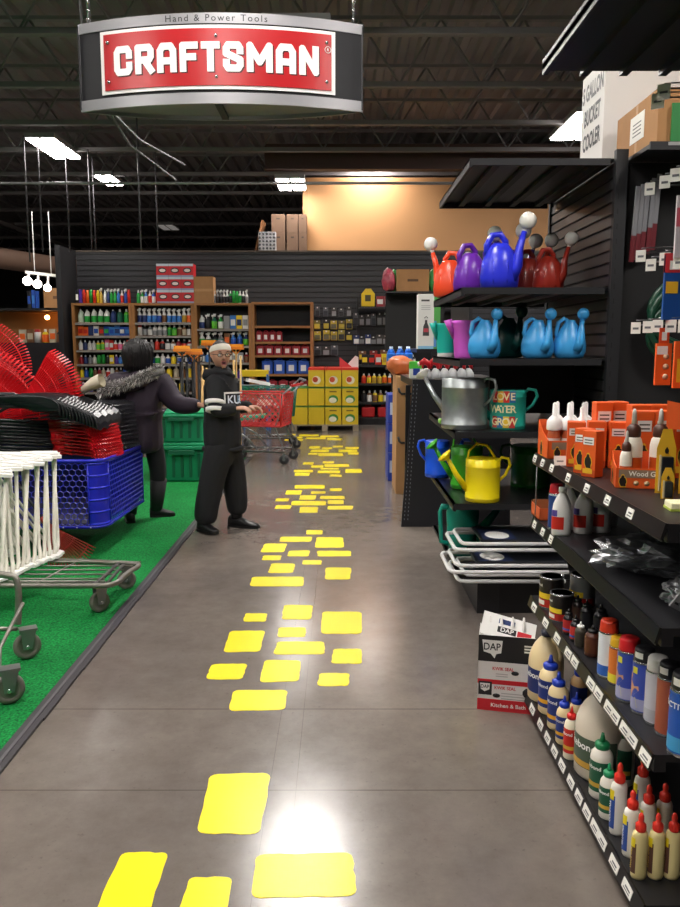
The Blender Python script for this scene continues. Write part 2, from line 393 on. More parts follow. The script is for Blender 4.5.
    for x in (-.8, .8):
        mb = MB(); p = Vector((x, .02, zt-zb)); mb.tube([p, (x, .02, 4.99-zb)], .006, CHR, 6)
        for k in range(6): mb.ball((x, .02, zt-zb+.04+.05*k), .012, CHR, 6)
        obj('hanging_chain', mb, t)
build_sign()
# ---------------------------------------------------------------- carpet and painted floor patches
def carpet_mat():
    m = bpy.data.materials.new('green_turf'); m.use_nodes = True; nt = m.node_tree; N = nt.nodes.new; L = nt.links.new
    b = nt.nodes['Principled BSDF']; tc = N('ShaderNodeTexCoord')
    n = N('ShaderNodeTexNoise'); n.inputs['Scale'].default_value = 90; n.inputs['Detail'].default_value = 5; L(tc.outputs['Object'], n.inputs['Vector'])
    n2 = N('ShaderNodeTexNoise'); n2.inputs['Scale'].default_value = 2.5; n2.inputs['Detail'].default_value = 5; L(tc.outputs['Object'], n2.inputs['Vector'])
    r = N('ShaderNodeValToRGB'); r.color_ramp.elements[0].position = .3; r.color_ramp.elements[1].position = .7; r.color_ramp.elements[0].color = lin('#0a4a20'); r.color_ramp.elements[1].color = lin('#1e9a4a'); L(n.outputs['Fac'], r.inputs[0])
    r2 = N('ShaderNodeValToRGB'); r2.color_ramp.elements[0].position = .3; r2.color_ramp.elements[1].position = .7; r2.color_ramp.elements[0].color = (.75,.8,.8,1); r2.color_ramp.elements[1].color = (1.1,1.1,1.1,1); L(n2.outputs['Fac'], r2.inputs[0])
    mu = N('ShaderNodeMix'); mu.data_type = 'RGBA'; mu.blend_type = 'MULTIPLY'; mu.inputs[0].default_value = 1; L(r.outputs[0], mu.inputs[6]); L(r2.outputs[0], mu.inputs[7])
    L(mu.outputs[2], b.inputs['Base Color']); b.inputs['Roughness'].default_value = .9; b.inputs['Specular IOR Level'].default_value = .15
    bp = N('ShaderNodeBump'); bp.inputs['Strength'].default_value = .8; bp.inputs['Distance'].default_value = .006; L(n.outputs['Fac'], bp.inputs['Height']); L(bp.outputs['Normal'], b.inputs['Normal']); return m
mb = MB(); mb.box((-9, .5, 0), (-1.306, 10.8, .008), carpet_mat())
tag(obj('turf_carpet', mb), 'green artificial turf carpet covering the left side of the aisle', 'carpet')
mb = MB(); n = 40; R.seed(3)
for i in range(n):
    y0 = .5+10.3*i/n; y1 = .5+10.3*(i+1)/n
    mb.box((-1.305, y0, 0), (-1.238+R.uniform(-.003,.003), y1, .011), M('#3b383c', .5, var=.3, bscale=30)); mb.box((-1.28, y0, .011), (-1.265, y1, .014), M('#59565a', .45))
tag(obj('carpet_edging', mb), 'dark ribbed rubber strip along the edge of the green carpet', 'edging')
PX = lambda l: [(180+a*.3308, 420+b*.3308, 180+c*.3308, 420+d*.3308) for a, b, c, d in l]
clusters = [
 [(203,774,266,834), (106,853,158,925), (182,877,229,925), (254,854,355,897)],
 PX([(195,585,262,610),(312,560,398,603),(430,580,548,648),(142,638,248,702),(297,628,380,656),(288,670,436,708),(250,727,360,792),(460,693,548,737),(84,738,196,783),(418,767,511,804),(155,818,323,878)]),
 PX([(382,333,430,346),(304,353,398,368),(410,355,493,386),(250,374,320,400),(415,396,518,412),(326,395,390,412),(250,410,306,424),(370,424,427,437),(270,434,346,463),(437,446,516,482),(216,474,374,503)]),
 PX([(347,197,438,208),(452,207,489,215),(320,213,367,226),(396,216,440,223),(361,228,410,241),(424,230,498,239),(290,237,329,246),(447,243,494,254),(336,245,440,258),(288,258,336,269),(362,263,418,281),(445,260,523,271)]),
 PX([(372,128,404,135),(431,125,466,131),(396,137,434,144),(437,134,512,142),(344,151,402,158),(417,153,485,161),(347,160,391,169),(500,148,550,160),(452,165,489,172),(425,145,480,150)]),
 PX([(392,80,424,86),(463,78,492,83),(500,82,540,88),(395,90,450,97),(478,90,535,97),(388,100,415,105),(418,100,492,109),(507,98,540,105),(430,83,460,88)]),
 PX([(315,42,350,47),(360,44,420,49),(425,47,480,52),(330,51,370,56),(380,53,440,58),(445,56,490,61),(315,58,372,63)])]
cn = ['nearest', 'second nearest', 'third nearest', 'fourth nearest', 'fifth nearest', 'sixth nearest', 'farthest']
YEL = M('#ffe400', .33, var=.03, bscale=8)
for ci, cl in enumerate(clusters):
    R.seed(40+ci)
    order = sorted(range(len(cl)), key=lambda i: -cl[i][3])
    for i, (x0, y0, x1, y1) in enumerate(cl):
        ym = (y0+y1)/2; a = F(x0, ym); b = F(x1, ym); yf = F(x0, y0).y; yn = F(x0, y1).y
        cx, cy = (a.x+b.x)/2, (yf+yn)/2; hx, hy = (b.x-a.x)/2, (yf-yn)/2
        poly = []; rc = min(hx, hy)*.28
        for sx, sy, a0 in ((1,1,0), (-1,1,90), (-1,-1,180), (1,-1,270)):
            jx, jy = R.uniform(-.06, .06)*min(hx, hy), R.uniform(-.06, .06)*min(hx, hy)
            for k in range(4):
                t = math.radians(a0+k*30); poly.append((sx*(hx-rc)+jx+rc*math.cos(t), sy*(hy-rc)+jy+rc*math.sin(t)))
        # wavering brush edges
        pp = []
        for k in range(len(poly)):
            p, q = Vector(poly[k]), Vector(poly[(k+1) % len(poly)]); pp.append(tuple(p))
            if (q-p).length > .08:
                m_ = 5
                for j in range(1, m_): 
                    w_ = p.lerp(q, j/m_); pp.append((w_.x+R.uniform(-.003,.003), w_.y+R.uniform(-.003,.003)))
        mb = MB(); mb.prism(pp, 0, .0015, YEL)
        o = obj('floor_marking', mb, loc=(cx, cy, .0002))
        side = order.index(i)
        tag(o, 'yellow painted paving patch, %s from the viewer in the %s cluster on the concrete' % (ORD[side], cn[ci]), 'floor marking', 'yellow stepping stone patches painted on the floor')
# ---------------------------------------------------------------- glue aisle gondola (right, near)
def price_tag(parent, p, w=.045, h=.03, tilt=0.0, face='x', name='price_tag'):
    mb = MB()
    if face == 'x':
        mb.box((-.001, -w/2, -h/2), (.001, w/2, h/2), PAPER, RY(tilt))
        mb.box((-.0014, -w*.32, -h*.05), (-.0009, w*.2, h*.12), M('#55555a', .6), RY(tilt)); mb.box((-.0014, -w*.32, -h*.32), (-.0009, w*.34, -h*.2), M('#7a7a80', .6), RY(tilt))
    else:
        mb.box((-w/2, -.001, -h/2), (w/2, .001, h/2), PAPER); mb.box((-w*.3, -.0014, -h*.1), (w*.3, -.0009, h*.1), M('#77777c', .6))
    return obj(name, mb, parent, p)
GX, GB, GN, GF = .78, 1.46, 1.86, 3.14         # front, back, near and far ends
t = thing('shelving_unit', 'black metal aisle shelving unit filled with glue bottles and spray cans', 'shelving', (GX, (GN+GF)/2, 0)); gl = t
def W(t): return -Vector(t.location)
def gshelf(zt, th=.035, near=GN, far=GF, lip=.035, tags=(), back=GB):
    mb = MB(); o = W(gl)
    mb.box((GX+.02+o.x, near+o.y, zt-.02), (back+o.x, far+o.y, zt), BLK); mb.box((GX+.02+o.x, near+o.y, zt-th-.012), (GX+.05+o.x, far+o.y, zt-.02), BLK)
    for k in range(3): mb.box((GX+.05+o.x, near+.2+k*.4+o.y, zt-.045), (back+o.x, near+.23+k*.4+o.y, zt-.02), BLK)
    s = obj('shelf', mb, gl)
    st = MB(); st.box((-.004, near-GN-(GF-GN)/2, -lip/2-.004), (.004, far-GF+(GF-GN)/2, lip/2+.004), M('#101012', .3), RY(.28)); st.tube([(-.004, near-GN-(GF-GN)/2, -lip/2-.004), (-.004, far-GF+(GF-GN)/2, -lip/2-.004)], .004, M('#55524d', .3, .6), 6)
    ps = obj('price_rail', st, gl, (.012, 0, zt-lip/2-.002))
    for y in tags:
        price_tag(ps, (-.0055, y-(GN+GF)/2, 0), .064 if zt < .6 else .044, .028, .28)
    return s
def ytag(px, py): 
    # distance along the shelf front for a sight line crossing the plane of the shelf fronts
    u = (px-340)/FPX; v = (453.5-py)/FPX; return (CT+v*ST)*GX/u
gshelf(1.12, tags=[ytag(533.5,452), ytag(541,457), ytag(550,463), ytag(566.5,471), ytag(585,481), ytag(605.5,493), ytag(628,504)])
gshelf(.855, tags=[ytag(533,521), ytag(541,529), ytag(549,537)])
gshelf(.52, tags=[ytag(532.5,602), ytag(544,617), ytag(555.5,632), ytag(566.5,646), ytag(573,655), ytag(589,676), ytag(596.5,686), ytag(607,700), ytag(613,707), ytag(623,720), ytag(630,728), ytag(643,745)])
gshelf(.10, tags=[ytag(531,698), ytag(539,714), ytag(546,729), ytag(553,743), ytag(560.5,757), ytag(569,775), ytag(577,790), ytag(585,806), ytag(593,822), ytag(600,838), ytag(612,860), ytag(625,884)], lip=.04)
mb = MB(); o = W(gl); mb.box((.05, GN+o.y, 0), (GB+o.x, GF+o.y, .06), BLK); obj('kick_plate', mb, gl)
mb = MB(); mb.ball((.02, GF+o.y+.02, .09), .035, BLK, 12); obj('corner_bumper', mb, gl)
mb = MB(); mb.box((GB+o.x, GN+o.y-1.2, 0), (GB+.03+o.x, GF+o.y, 2.6), M('#121214', .6))
for k in range(24): mb.box((GB+o.x-.004, GN+o.y-1.2, .12+k*.1), (GB+o.x, GF+o.y, .13+k*.1), M('#222226', .5))
obj('back_panel', mb, gl)
mb = MB(); mb.box((GB+o.x-.03, GF+o.y, 0), (GB+.06+o.x, GF+.05+o.y, 2.66), BLKM); obj('upright', mb, gl)
mb = MB(); mb.box((GX+o.x, GN-1.3+o.y, 2.60), (GB+.3+o.x, GF+.04+o.y, 2.625), BLK); mb.box((GX+o.x, GN-1.3+o.y, 2.585), (GX+.02+o.x, GF+.04+o.y, 2.64), BLKM)
for k in range(6): mb.box((GX+.14+.15*k+o.x, GN-1.3+o.y, 2.575), (GX+.17+.15*k+o.x, GF+.02+o.y, 2.6), BLK)
obj('canopy', mb, gl)
# thin wire post between the two upper shelves
mb = MB(); mb.tube([(.02, GF+o.y-.01, .86), (.02, GF+o.y-.01, 1.09)], .003, M('#8a8a8a', .4, .5), 6); obj('wire_post', mb, gl)
# ---------------------------------------------------------------- bottle kit
def clean(s): return ' '.join(s.split())
def wrap_text(mb, s, size, mat, r, z, ang, vertical=False, bold=.02, sy=1.0):
    """letters wrapped round a bottle of radius r, centred at angle ang"""
    def fn(v):
        x, y = (v.x, v.y*sy) if not vertical else (-v.y*sy, v.x)
        a = ang+x/r; return Vector((math.cos(a)*(r+.0006), math.sin(a)*(r+.0006), z+y))
    mb.text(s, size, mat, None, bold, fn=fn)
def patch(mb, r, z0, z1, a0, a1, mat, n=8, e=.0004, sy=1.0):
    vs = []
    for i in range(n+1):
        a = a0+(a1-a0)*i/n
        vs += [(math.cos(a)*(r+e), math.sin(a)*(r+e)*sy, z0), (math.cos(a)*(r+e), math.sin(a)*(r+e)*sy, z1)]
    mb.add(vs, [(2*i, 2*i+2, 2*i+3, 2*i+1) for i in range(n)], mat, True)
CAM_A = lambda p: math.atan2(-p[1], -p[0])          # angle facing the aisle mouth
def bottle_on(px_base, py_base, z, h, r, body, cap, label, cat, name, lab, group=None, style='glue', lab2=None, word=None, x=None, capcol2=None, wcol='#f2f2ee', py_ref=None):
    p = F(px_base, py_base, z) if x is None else Vector((x[0], x[1], z))
    t = thing(name, lab, cat, (p.x, p.y, z), 0, group); va = PI+.32 if style != 'elmer' else PI+.12
    B = M(body, .35); CP = M(cap, .35); LB = M(label, .4)
    b = MB()
    if style == 'glue':        # shouldered bottle with nozzle cap
        bands = [None, None, None, None, None, None]
        b.lathe([(r*.9, 0), (r, r*.15), (r, h*.12), (r, h*.62), (r*.92, h*.68), (r*.62, h*.76), (r*.45, h*.79)], B, 24)
        patch(b, r, h*.13, h*.60, va-1.7, va+1.7, LB, 14, .0006)
        if lab2: patch(b, r, h*.2, h*.27, va-1.6, va+1.6, M(lab2, .4), 12, .001)
        if word: wrap_text(b, word, h*.085, M(wcol, .4), r+.001, h*.5, va)
        obj('bottle_body', b, t)
        c = MB(); c.lathe([(r*.62, h*.765), (r*.66, h*.79), (r*.66, h*.84), (r*.5, h*.865), (r*.28, h*.875)], CP, 20); c.lathe([(r*.28, h*.87), (r*.2, h*.93), (r*.12, h)], CP, 12); obj('nozzle_cap', c, t)
    elif style == 'elmer':     # slim oval bottle, long neck, pointed twist cap
        b.lathe([(r*.85, 0), (r, r*.3), (r, h*.1), (r, h*.66), (r*.88, h*.71), (r*.5, h*.745)], B, 24, sy=.75)
        patch(b, r, h*.1, h*.56, va-1.0, va+.75, LB, 12, .0012, .75); patch(b, r, h*.5, h*.64, va-.6, va+.6, M('#e8d21c', .4), 8, .0017, .75)
        if word: wrap_text(b, word, h*.07, M(wcol, .4), r+.002, h*.33, va, True, sy=.8)
        obj('bottle_body', b, t)
        c = MB(); c.lathe([(r*.6, h*.735), (r*.64, h*.75), (r*.6, h*.84), (r*.36, h*.865), (r*.3, h*.88), (r*.36, h*.93), (r*.3, h*.97), (r*.14, h)], CP, 16)
        for k in range(10): c.box((r*.55, -.001, h*.75), (r*.67, .001, h*.83), CP, RZ(k*PI/5))
        obj('twist_cap', c, t)
    elif style == 'can':       # aerosol can with domed cap
        b.lathe([(r*.97, 0), (r, .004), (r*.97, .008), (r*.97, h*.78), (r, h*.79), (r*.8, h*.82)], B, 28, bands=[CHR, CHR, None, CHR, CHR])
        patch(b, r*.97, h*.05, h*.76, va-1.7, va+1.7, LB, 16, .0006)
        if lab2: patch(b, r*.97, h*.06, h*.24, va-1.6, va+1.6, M(lab2, .4), 14, .0012)
        if word: wrap_text(b, word, h*.10, M(wcol, .4), r+.001, h*.62, va)
        if lab2 == '#a8a8cc':
            for pl, mc, e in (([(-1.0,.30),(-.5,.22),(.1,.30),(.5,.38),(.45,.44),(0,.42),(-.4,.50),(-.2,.58),(-.45,.62),(-.9,.5)], '#d09a78', .0018), ([(-.9,.1),(.4,.1),(.2,.26),(-.5,.2)], '#d9d04a', .0022), ([(-.2,.62),(.3,.62),(.3,.72),(-.2,.72)], '#e0d83c', .0018)):
                b.add([(math.cos(va+a)*(r*.97+e), math.sin(va+a)*(r*.97+e), h*q) for a, q in pl], [tuple(range(len(pl)))], M(mc, .4))
        obj('can_body', b, t)
        c = MB(); c.lathe([(r*.92, h*.8), (r*.93, h*.82), (r*.86, h*.97), (r*.75, h), (.001, h)], CP, 28); obj('spray_cap', c, t)
        if capcol2: s_ = MB(); patch(s_, r*.9, h*.86, h*.95, va-.2, va+.7, PAPER, 6, .0008); obj('price_sticker', s_, t)
    elif style == 'tin':       # paint tin
        b.lathe([(r, 0), (r*1.02, .003), (r, .008), (r, h*.95), (r*1.03, h*.97), (r*1.03, h)], LB, 32, bands=[CHR, CHR, None, CHR, CHR])
        patch(b, r, h*.05, h*.3, va-2, va+2, M('#b3221c', .4), 14, .0006); patch(b, r, h*.32, h*.5, va-2, va+1, M('#e8c62a', .4), 14, .0006)
        patch(b, r, h*.12, h*.26, va-.5, va+.4, M('#e9e4da', .5), 6, .0012)
        if word: wrap_text(b, word, h*.12, M(wcol, .4), r+.001, h*.74, va-.2)
        obj('tin_body', b, t)
        c = MB(); c.lathe([(r*.98, h), (r*.9, h+.001), (r*.88, h-.004), (.001, h-.004)], CHR, 32); obj('lid', c, t)
    elif style == 'jug':       # gallon jug with side handle
        b.lathe([(r*.92, 0), (r, r*.1), (r, h*.3), (r, h*.56), (r*.97, h*.64), (r*.87, h*.73), (r*.7, h*.82), (r*.45, h*.91), (r*.26, h*.95), (r*.26, h)], B, 32)
        patch(b, r, h*.14, h*.5, va-1.5, va+1.5, LB, 18, .0008)
        if lab2: patch(b, r, h*.15, h*.22, va-1.5, va+1.4, M(lab2, .4), 14, .0014)
        if word: wrap_text(b, word, h*.12, M(wcol, .4), r+.0015, h*.4, va)
        obj('jug_body', b, t)
        hd = MB(); a = va+1.9; d = Vector((math.cos(a), math.sin(a), 0))
        hd.tube([d*r*.8+Vector((0,0,h*.6)), d*r*1.0+Vector((0,0,h*.72)), d*r*.75+Vector((0,0,h*.88)), d*r*.3+Vector((0,0,h*.92))], r*.13, B, 8); obj('handle', hd, t)
        c = MB(); c.lathe([(r*.34, h*.96), (r*.34, h*1.03), (.001, h*1.03)], CP, 20); obj('cap', c, t)
    elif style == 'flat':      # flattened white jug with offset neck
        b.lathe([(r*.9, 0), (r, r*.2), (r, h*.5), (r*.9, h*.66), (r*.55, h*.82), (r*.34, h*.88), (r*.34, h*.93)], B, 24, sy=.62)
        patch(b, r, h*.14, h*.40, va-.9, va+1.3, M('#d22f22', .4), 12, .001, .62); patch(b, r, h*.41, h*.54, va-1.0, va+.6, M('#5b4a9a', .4), 10, .001, .62)
        obj('jug_body', b, t)
        c = MB(); c.lathe([(r*.4, h*.9), (r*.4, h), (.001, h)], CP, 16); obj('cap', c, t)
    return t
CR = '#e9d3a2'
bo = bottle_on
Z = .10
bo(545,697,Z,.28,.072,CR,'#20253f','#20306a','jug','glue_jug','large cream glue jug with navy label at far end of bottom shelf',style='jug',word='Titebond')
bo(549,711,Z,.235,.044,CR,'#1d3bb0','#22357c','bottle','glue_bottle','tall cream glue bottle with blue cap beside the large cream jug',lab2='#e2a326',word='Titebond',group=None)
bo(557,727,Z,.222,.038,CR,'#1d3bb0','#22357c','bottle','glue_bottle','medium cream glue bottle with blue cap, in front of the tall one',lab2='#e2a326',word='Titebond')
bo(579,716,Z,.222,.038,'#cfa674','#1d3bb0','#22357c','bottle','glue_bottle','cream glue bottle with blue cap standing deeper, left of the white jug',lab2='#e2a326')
bo(563,742,Z,.18,.028,CR,'#1d3bb0','#22357c','bottle','glue_bottle','small cream glue bottle with blue cap next to the red-capped one',lab2='#e2a326',word='Titebond')
bo(575,738,Z,.18,.028,CR,'#1d3bb0','#22357c','bottle','glue_bottle','small glue bottle with blue cap hidden behind its small twin',lab2='#e2a326')
bo(570,757,Z,.19,.025,'#efe6cc','#cc2420','#c8281f','bottle','glue_bottle','small cream glue bottle with red cap and red label by the white jug',lab2='#d9b03a',word='Titebond')
bo(600,772,Z,.30,.088,'#d9cdbb','#dccfbc','#4b5b4a','jug','glue_jug','big off-white glue jug with dark green label in middle of bottom shelf',style='jug',lab2='#c79a3c',word='Titebond')
bo(600,795,Z,.215,.036,'#e2ddd0','#1c7a4a','#1e5b40','bottle','glue_bottle','white glue bottle with green cap in front of the big jug',lab2='#c9a03a',word='Titebond')
bo(622,782,Z,.215,.036,'#cfcabc','#1c6a44','#1e5b40','bottle','glue_bottle','white glue bottle with green cap standing deeper on bottom shelf',lab2='#c9a03a')
bo(607,816,Z,.175,.026,'#e6e2d6','#1c8a58','#1e5b40','bottle','glue_bottle','small white glue bottle with green cap at the shelf front',lab2='#c9a03a',word='Titebond')
E3 = 'elmer'
bo(617,833,Z,.225,.024,'#eeeae0','#e2382a','#2b4fa0','bottle','glue_bottle','tall white glue bottle with red cap and blue label, farthest of the red-capped',style=E3,word='GLUE-ALL')
bo(640,826,Z,.225,.024,'#eeeae0','#e2382a','#2b4fa0','bottle','glue_bottle','tall white glue bottle with red cap, behind the farthest red-capped one',style=E3)
bo(630,855,Z,.20,.0235,'#eeeae0','#e2382a','#2b4fa0','bottle','glue_bottle','white glue bottle with red cap and blue label beside the pale yellow glues',style=E3,word='GLUE-ALL')
bo(646,849,Z,.20,.0235,'#eeeae0','#e2382a','#2b4fa0','bottle','glue_bottle','white red-capped glue bottle, second of the white row from the aisle',style=E3)
bo(662,847,Z,.20,.0235,'#eeeae0','#e2382a','#2b4fa0','bottle','glue_bottle','white red-capped glue bottle, third of the white row from the aisle',style=E3)
for k, px in enumerate((638, 655, 671, 687)):
    bo(px,877,Z,.19,.0215,'#e6d596','#e2382a','#5a3a2c','bottle','glue_bottle','pale yellow wood glue bottle with red cap, %s from the aisle in the front row' % ORD[k],style=E3,word='Wood Glue',wcol='#e8c85a')
Z = .52
bo(551,606,Z,.125,.047,'#222','#222','#1c1a1a','tin','filler_tin','tall black and yellow filler tin at far end of the third shelf',style='tin',word='wood')
bo(582,604,Z,.125,.05,'#888','#888','#8d8f90','tin','filler_tin','plain silver tin standing behind the two filler tins',style='tin')
bo(561,619,Z,.105,.044,'#222','#222','#1c1a1a','tin','filler_tin','shorter black, red and yellow filler tin with silver lid',style='tin',word='wood')
def small(px, py, h, r, body, cap, lab, lbl, style='glue', **k): return bo(px,py,Z,h,r,body,cap,lbl,'bottle','small_bottle',lab,style=style,**k)
small(568,634,.095,.019,'#15151a','#111114','small black bottle with red and blue label beside the filler tin','#b5262a',lab2='#2b54b5')
small(575,641,.095,.019,'#15151a','#111114','small black bottle with red label behind the silver-necked vial','#c23230',lab2='#2b54b5')
small(580,646,.088,.019,'#4d483f','#e4e4e0','small dark vial with white cap at third shelf front','#3a352e')
small(592,655,.105,.026,'#4a2517','#101012','brown glass jar with black cap on the third shelf','#5a2e1c')
small(586,630,.115,.024,'#18181b','#0f0f12','dark bottle with black cap behind the brown glass jar','#25252a')
small(600,636,.12,.026,'#1c1b1f','#131316','tall dark bottle with black cap left of the red-capped spray','#2c2b30')
small(577,622,.105,.022,'#20181a','#0f0f12','dark bottle with black cap right behind the shorter filler tin','#3a2420')
cn_ = dict(style='can')
bo(607,676,Z,.185,.031,'#e8eaec','#cc3a22','#dfe4ea','can','spray_can','white and blue spray can with red-orange cap',lab2='#2c62c0',**cn_)
bo(617,683,Z,.15,.028,'#b9482c','#d8a820','#d7742e','can','spray_can','small orange and yellow can behind the big red-capped can',lab2='#e3d43a',**cn_)
bo(627,699,Z,.19,.033,'#3c53a8','#c91f26','#3a4fae','can','spray_can','blue spray can with large red cap',lab2='#a8a8cc',capcol2=None,**cn_)
bo(642,711,Z,.19,.032,'#3c53a8','#232327','#3a4fae','can','spray_can','blue spray can with black cap and price sticker, next to the red-capped',lab2='#a8a8cc',capcol2=1,**cn_)
bo(655,722,Z,.19,.031,'#c9c9cf','#d9d8d4','#c2c2cc','can','spray_can','silver grey spray can with white cap',lab2='#b0b0b8',**cn_)
bo(666,733,Z,.2,.030,'#9a4a34','#17171a','#a5543c','can','spray_can','brown-red spray can with black cap behind the large blue can',capcol2=1,**cn_)
bo(682,752,Z,.215,.038,'#1f5fb8','#141417','#1c56b4','can','spray_can','large bright blue spray can with black cap nearest the viewer',lab2='#48a3d8',word='LOCTITE',capcol2=1,**cn_)
# hand silhouettes on the two blue cans are printed shapes
Z = .855
bo(555,529,Z,.175,.028,'#dfe3ea','#b3202a','#24407e','can','spray_can','white and navy can with dark red cap at far end of second shelf',**cn_)
for k, (px, py, lab) in enumerate(((561,535,'white jug with red and purple label, nearest the aisle'), (567,529,'white jug with red label squeezed behind the aisle-side jug'), (583,533,'white jug with red label, middle of the row on the second shelf'),
      (590,528,'white jug with red label, behind the middle jug of the row'), (601,532,'white jug with red label, deepest end of the row'), (608,526,'white jug with red label, at the back behind the deepest one'))):
    bo(px,py,Z,.18 if k != 2 else .178,.036,'#e6e4e0','#e4e2de','#d22f22','jug','sealer_jug',lab,style='flat',group='white sealer jugs on the second shelf')
mb = MB(); p = F(540,517,Z); mb.box((-.03, -.07, 0), (.09, .07, .004), M('#c2532a', .6)); mb.box((-.03,-.07,0), (-.027,.07,.05), M('#d8602c', .6)); mb.box((.087,-.07,0), (.09,.07,.06), M('#a0683f', .7)); mb.box((-.03,-.07,0), (.09,-.067,.05), M('#d8602c', .6)); mb.box((-.03,.067,0), (.09,.07,.06), M('#a0683f', .7))
tag(obj('display_tray', mb, loc=(p.x+.01, p.y, Z+.0005)), 'low open orange cardboard tray at far end of the second shelf', 'tray')
# crumpled clear bag
def crumple(name, c, s, seed, label):
    R.seed(seed); bm = bmesh.new(); bmesh.ops.create_icosphere(bm, subdivisions=4, radius=1)
    from mathutils import noise
    for v in bm.verts:
        n = noise.noise(v.co*2.2+Vector((seed, 0, 0)))*.35+abs(noise.noise(v.co*5+Vector((0, seed, 0))))*.35
        v.co = Vector((v.co.x*s[0]*(1+n), v.co.y*s[1]*(1+n), max(0, .5+v.co.z*.5*(1+n*1.4))*s[2]))
    mb = MB(); bm.verts.index_update(); mb.add([v.co.copy() for v in bm.verts], [[v.index for v in f.verts] for f in bm.faces], BAG); bm.free()
    return tag(obj(name, mb, loc=c), label, 'bag')
BAG = bpy.data.materials.new('clear_plastic'); BAG.use_nodes = True
nt = BAG.node_tree; nt.nodes.clear(); o_ = nt.nodes.new('ShaderNodeOutputMaterial'); g_ = nt.nodes.new('ShaderNodeBsdfGlossy'); g_.inputs['Roughness'].default_value = .3; g_.inputs['Color'].default_value = (.8,.82,.85,1)
tr = nt.nodes.new('ShaderNodeBsdfTransparent'); tr.inputs[0].default_value = (.93,.94,.95,1); lw = nt.nodes.new('ShaderNodeLayerWeight'); lw.inputs[0].default_value = .35; mxs = nt.nodes.new('ShaderNodeMixShader')
mr = nt.nodes.new('ShaderNodeMapRange'); mr.inputs[3].default_value = .22; mr.inputs[4].default_value = .9; nt.links.new(lw.outputs['Facing'], mr.inputs[0]); nt.links.new(mr.outputs[0], mxs.inputs[0]); nt.links.new(tr.outputs[0], mxs.inputs[1]); nt.links.new(g_.outputs[0], mxs.inputs[2]); nt.links.new(mxs.outputs[0], o_.inputs[0])
crumple('plastic_bag', (1.02, 2.36, .857), (.20, .13, .10), 3, 'crumpled clear plastic bag lying on the nearly empty second shelf')
crumple('plastic_bag', (.93, 2.02, .857), (.05, .07, .06), 9, 'small crumpled clear plastic tag holder at near end of second shelf')
mb = MB(); mb.box((-.03, -.002, 0), (.03, .002, .05), M('#b9b9ba', .3), RY(.5)); mb.box((-.022, -.003, .012), (.022, -.002, .018), M('#333', .5), RY(.5))
tag(obj('tag_holder', mb, loc=(.885, 1.98, .863), rot=(.3, 0, .3)), 'loose clear plastic price tag holder lying at near end of second shelf', 'tag holder')
# ---------------------------------------------------------------- orange glue displays on the top glue shelf
ORG = M('#e85f1e', .55); ORD_ = M('#c64a16', .6); YL = M('#e9b62a', .5); DKB = M('#241a16', .5)
def gorilla(mb, x, z, s, T, side=1):
    """small seated ape emblem, drawn flat in the x-z plane"""
    pts = [(0,0),(.9,0),(.85,.35),(1.0,.9),(.85,1.5),(.6,1.75),(.55,2.05),(.3,2.2),(.05,2.05),(0,1.75),(-.3,1.4),(-.35,.8),(-.2,.4)]
    for dx, sc, mt, e in ((0, 1.2, YL, 0), (0, 1, DKB, .0006)):
        vs = [T @ Vector((x+(a-.3)*s*sc, -e, z+(b-1.1)*s*sc+1.1*s)) for a, b in pts]; mb.add(vs, [tuple(range(len(pts)))], mt)
def tray(loc, rz, w, d, hb, hf, label, words, name='display_tray', col=ORG):
    """open-front display tray: x across, y deep, front at y=0"""
    t = thing(name, label, 'tray', loc, rz); mb = MB(); k = .003
    mb.box((0,0,0), (w,d,k), col); mb.box((0,0,0), (w,k,hf), col); mb.box((0,d-k,0), (w,d,hb), col)
    for x in (0, w-k): mb.prism([(0,0),(d,0),(d,hb),(d*.55,hb*.7),(0,hf)], x, x+k, col, Matrix(((0,0,1,0),(1,0,0,0),(0,1,0,0),(0,0,0,1))))
    obj('tray_body', mb, t)
    if words:
        mb = MB(); mb.box((w*.05, -.0012, hf*.52), (w*.95, -.0006, hf*.92), M('#8f7a66', .6)); mb.text(words, hf*.34, M('#f2efe6', .5), TR(w*.52, -.0018, hf*.72) @ FACE, .02); 
        for q in range(3): mb.lathe([(hf*.13, 0), (.0001, .0005)], M('#f0cfa0', .5), 10, TR(w*(.35+.18*q), -.0008, hf*.26) @ RX(PI/2))
        gorilla(mb, w*.12, hf*.1, hf*.25, TR(0, -.0018, 0)); obj('tray_print', mb, t)
        mb = MB(); gorilla(mb, d*.4, hf*.1, hf*.33, TR(-.0015, 0, 0) @ RZ(-PI/2) @ TR(-d, 0, 0)); obj('side_print', mb, t)
    return t
Z = 1.1205
tray((.795, 2.96, Z), 0, .30, .15, .14, .07, 'orange display tray holding white-nozzled glue bottles at far end of top glue shelf', ' ')
gp = thing('glue_bottle', 'clear glue bottle with two-stage white nozzle', 'bottle', (0,0,0), 0, 'white-nozzled bottles in the orange trays')
b = MB(); b.lathe([(.02,0), (.022,.006), (.022,.06), (.018,.075), (.013,.083)], M('#b5572c', .35), 16); patch(b, .022, .01, .055, -PI, 0, M('#d9d5cf', .4), 10); obj('bottle_body', b, gp)
c = MB(); c.lathe([(.024,.078), (.026,.082), (.025,.105), (.012,.118), (.0075,.12), (.0065,.155), (.002,.159)], M('#f3f2ef', .35), 14); obj('nozzle', c, gp); gp.scale = (1.15, 1.15, 1.32)
first = True
for r_, y in enumerate((3.01, 3.065)):
    for k in range(5):
        x = .83+k*.056; lab = 'white-nozzled glue bottle, %s from the aisle in the %s row of the far tray' % (ORD[k], ('front', 'back')[r_])
        if first: gp.location = (x, y, Z+.004); gp['label'] = lab; first = False
        else: dup(gp, (x+(.026 if r_ else 0), y, Z+.004), 0, lab)
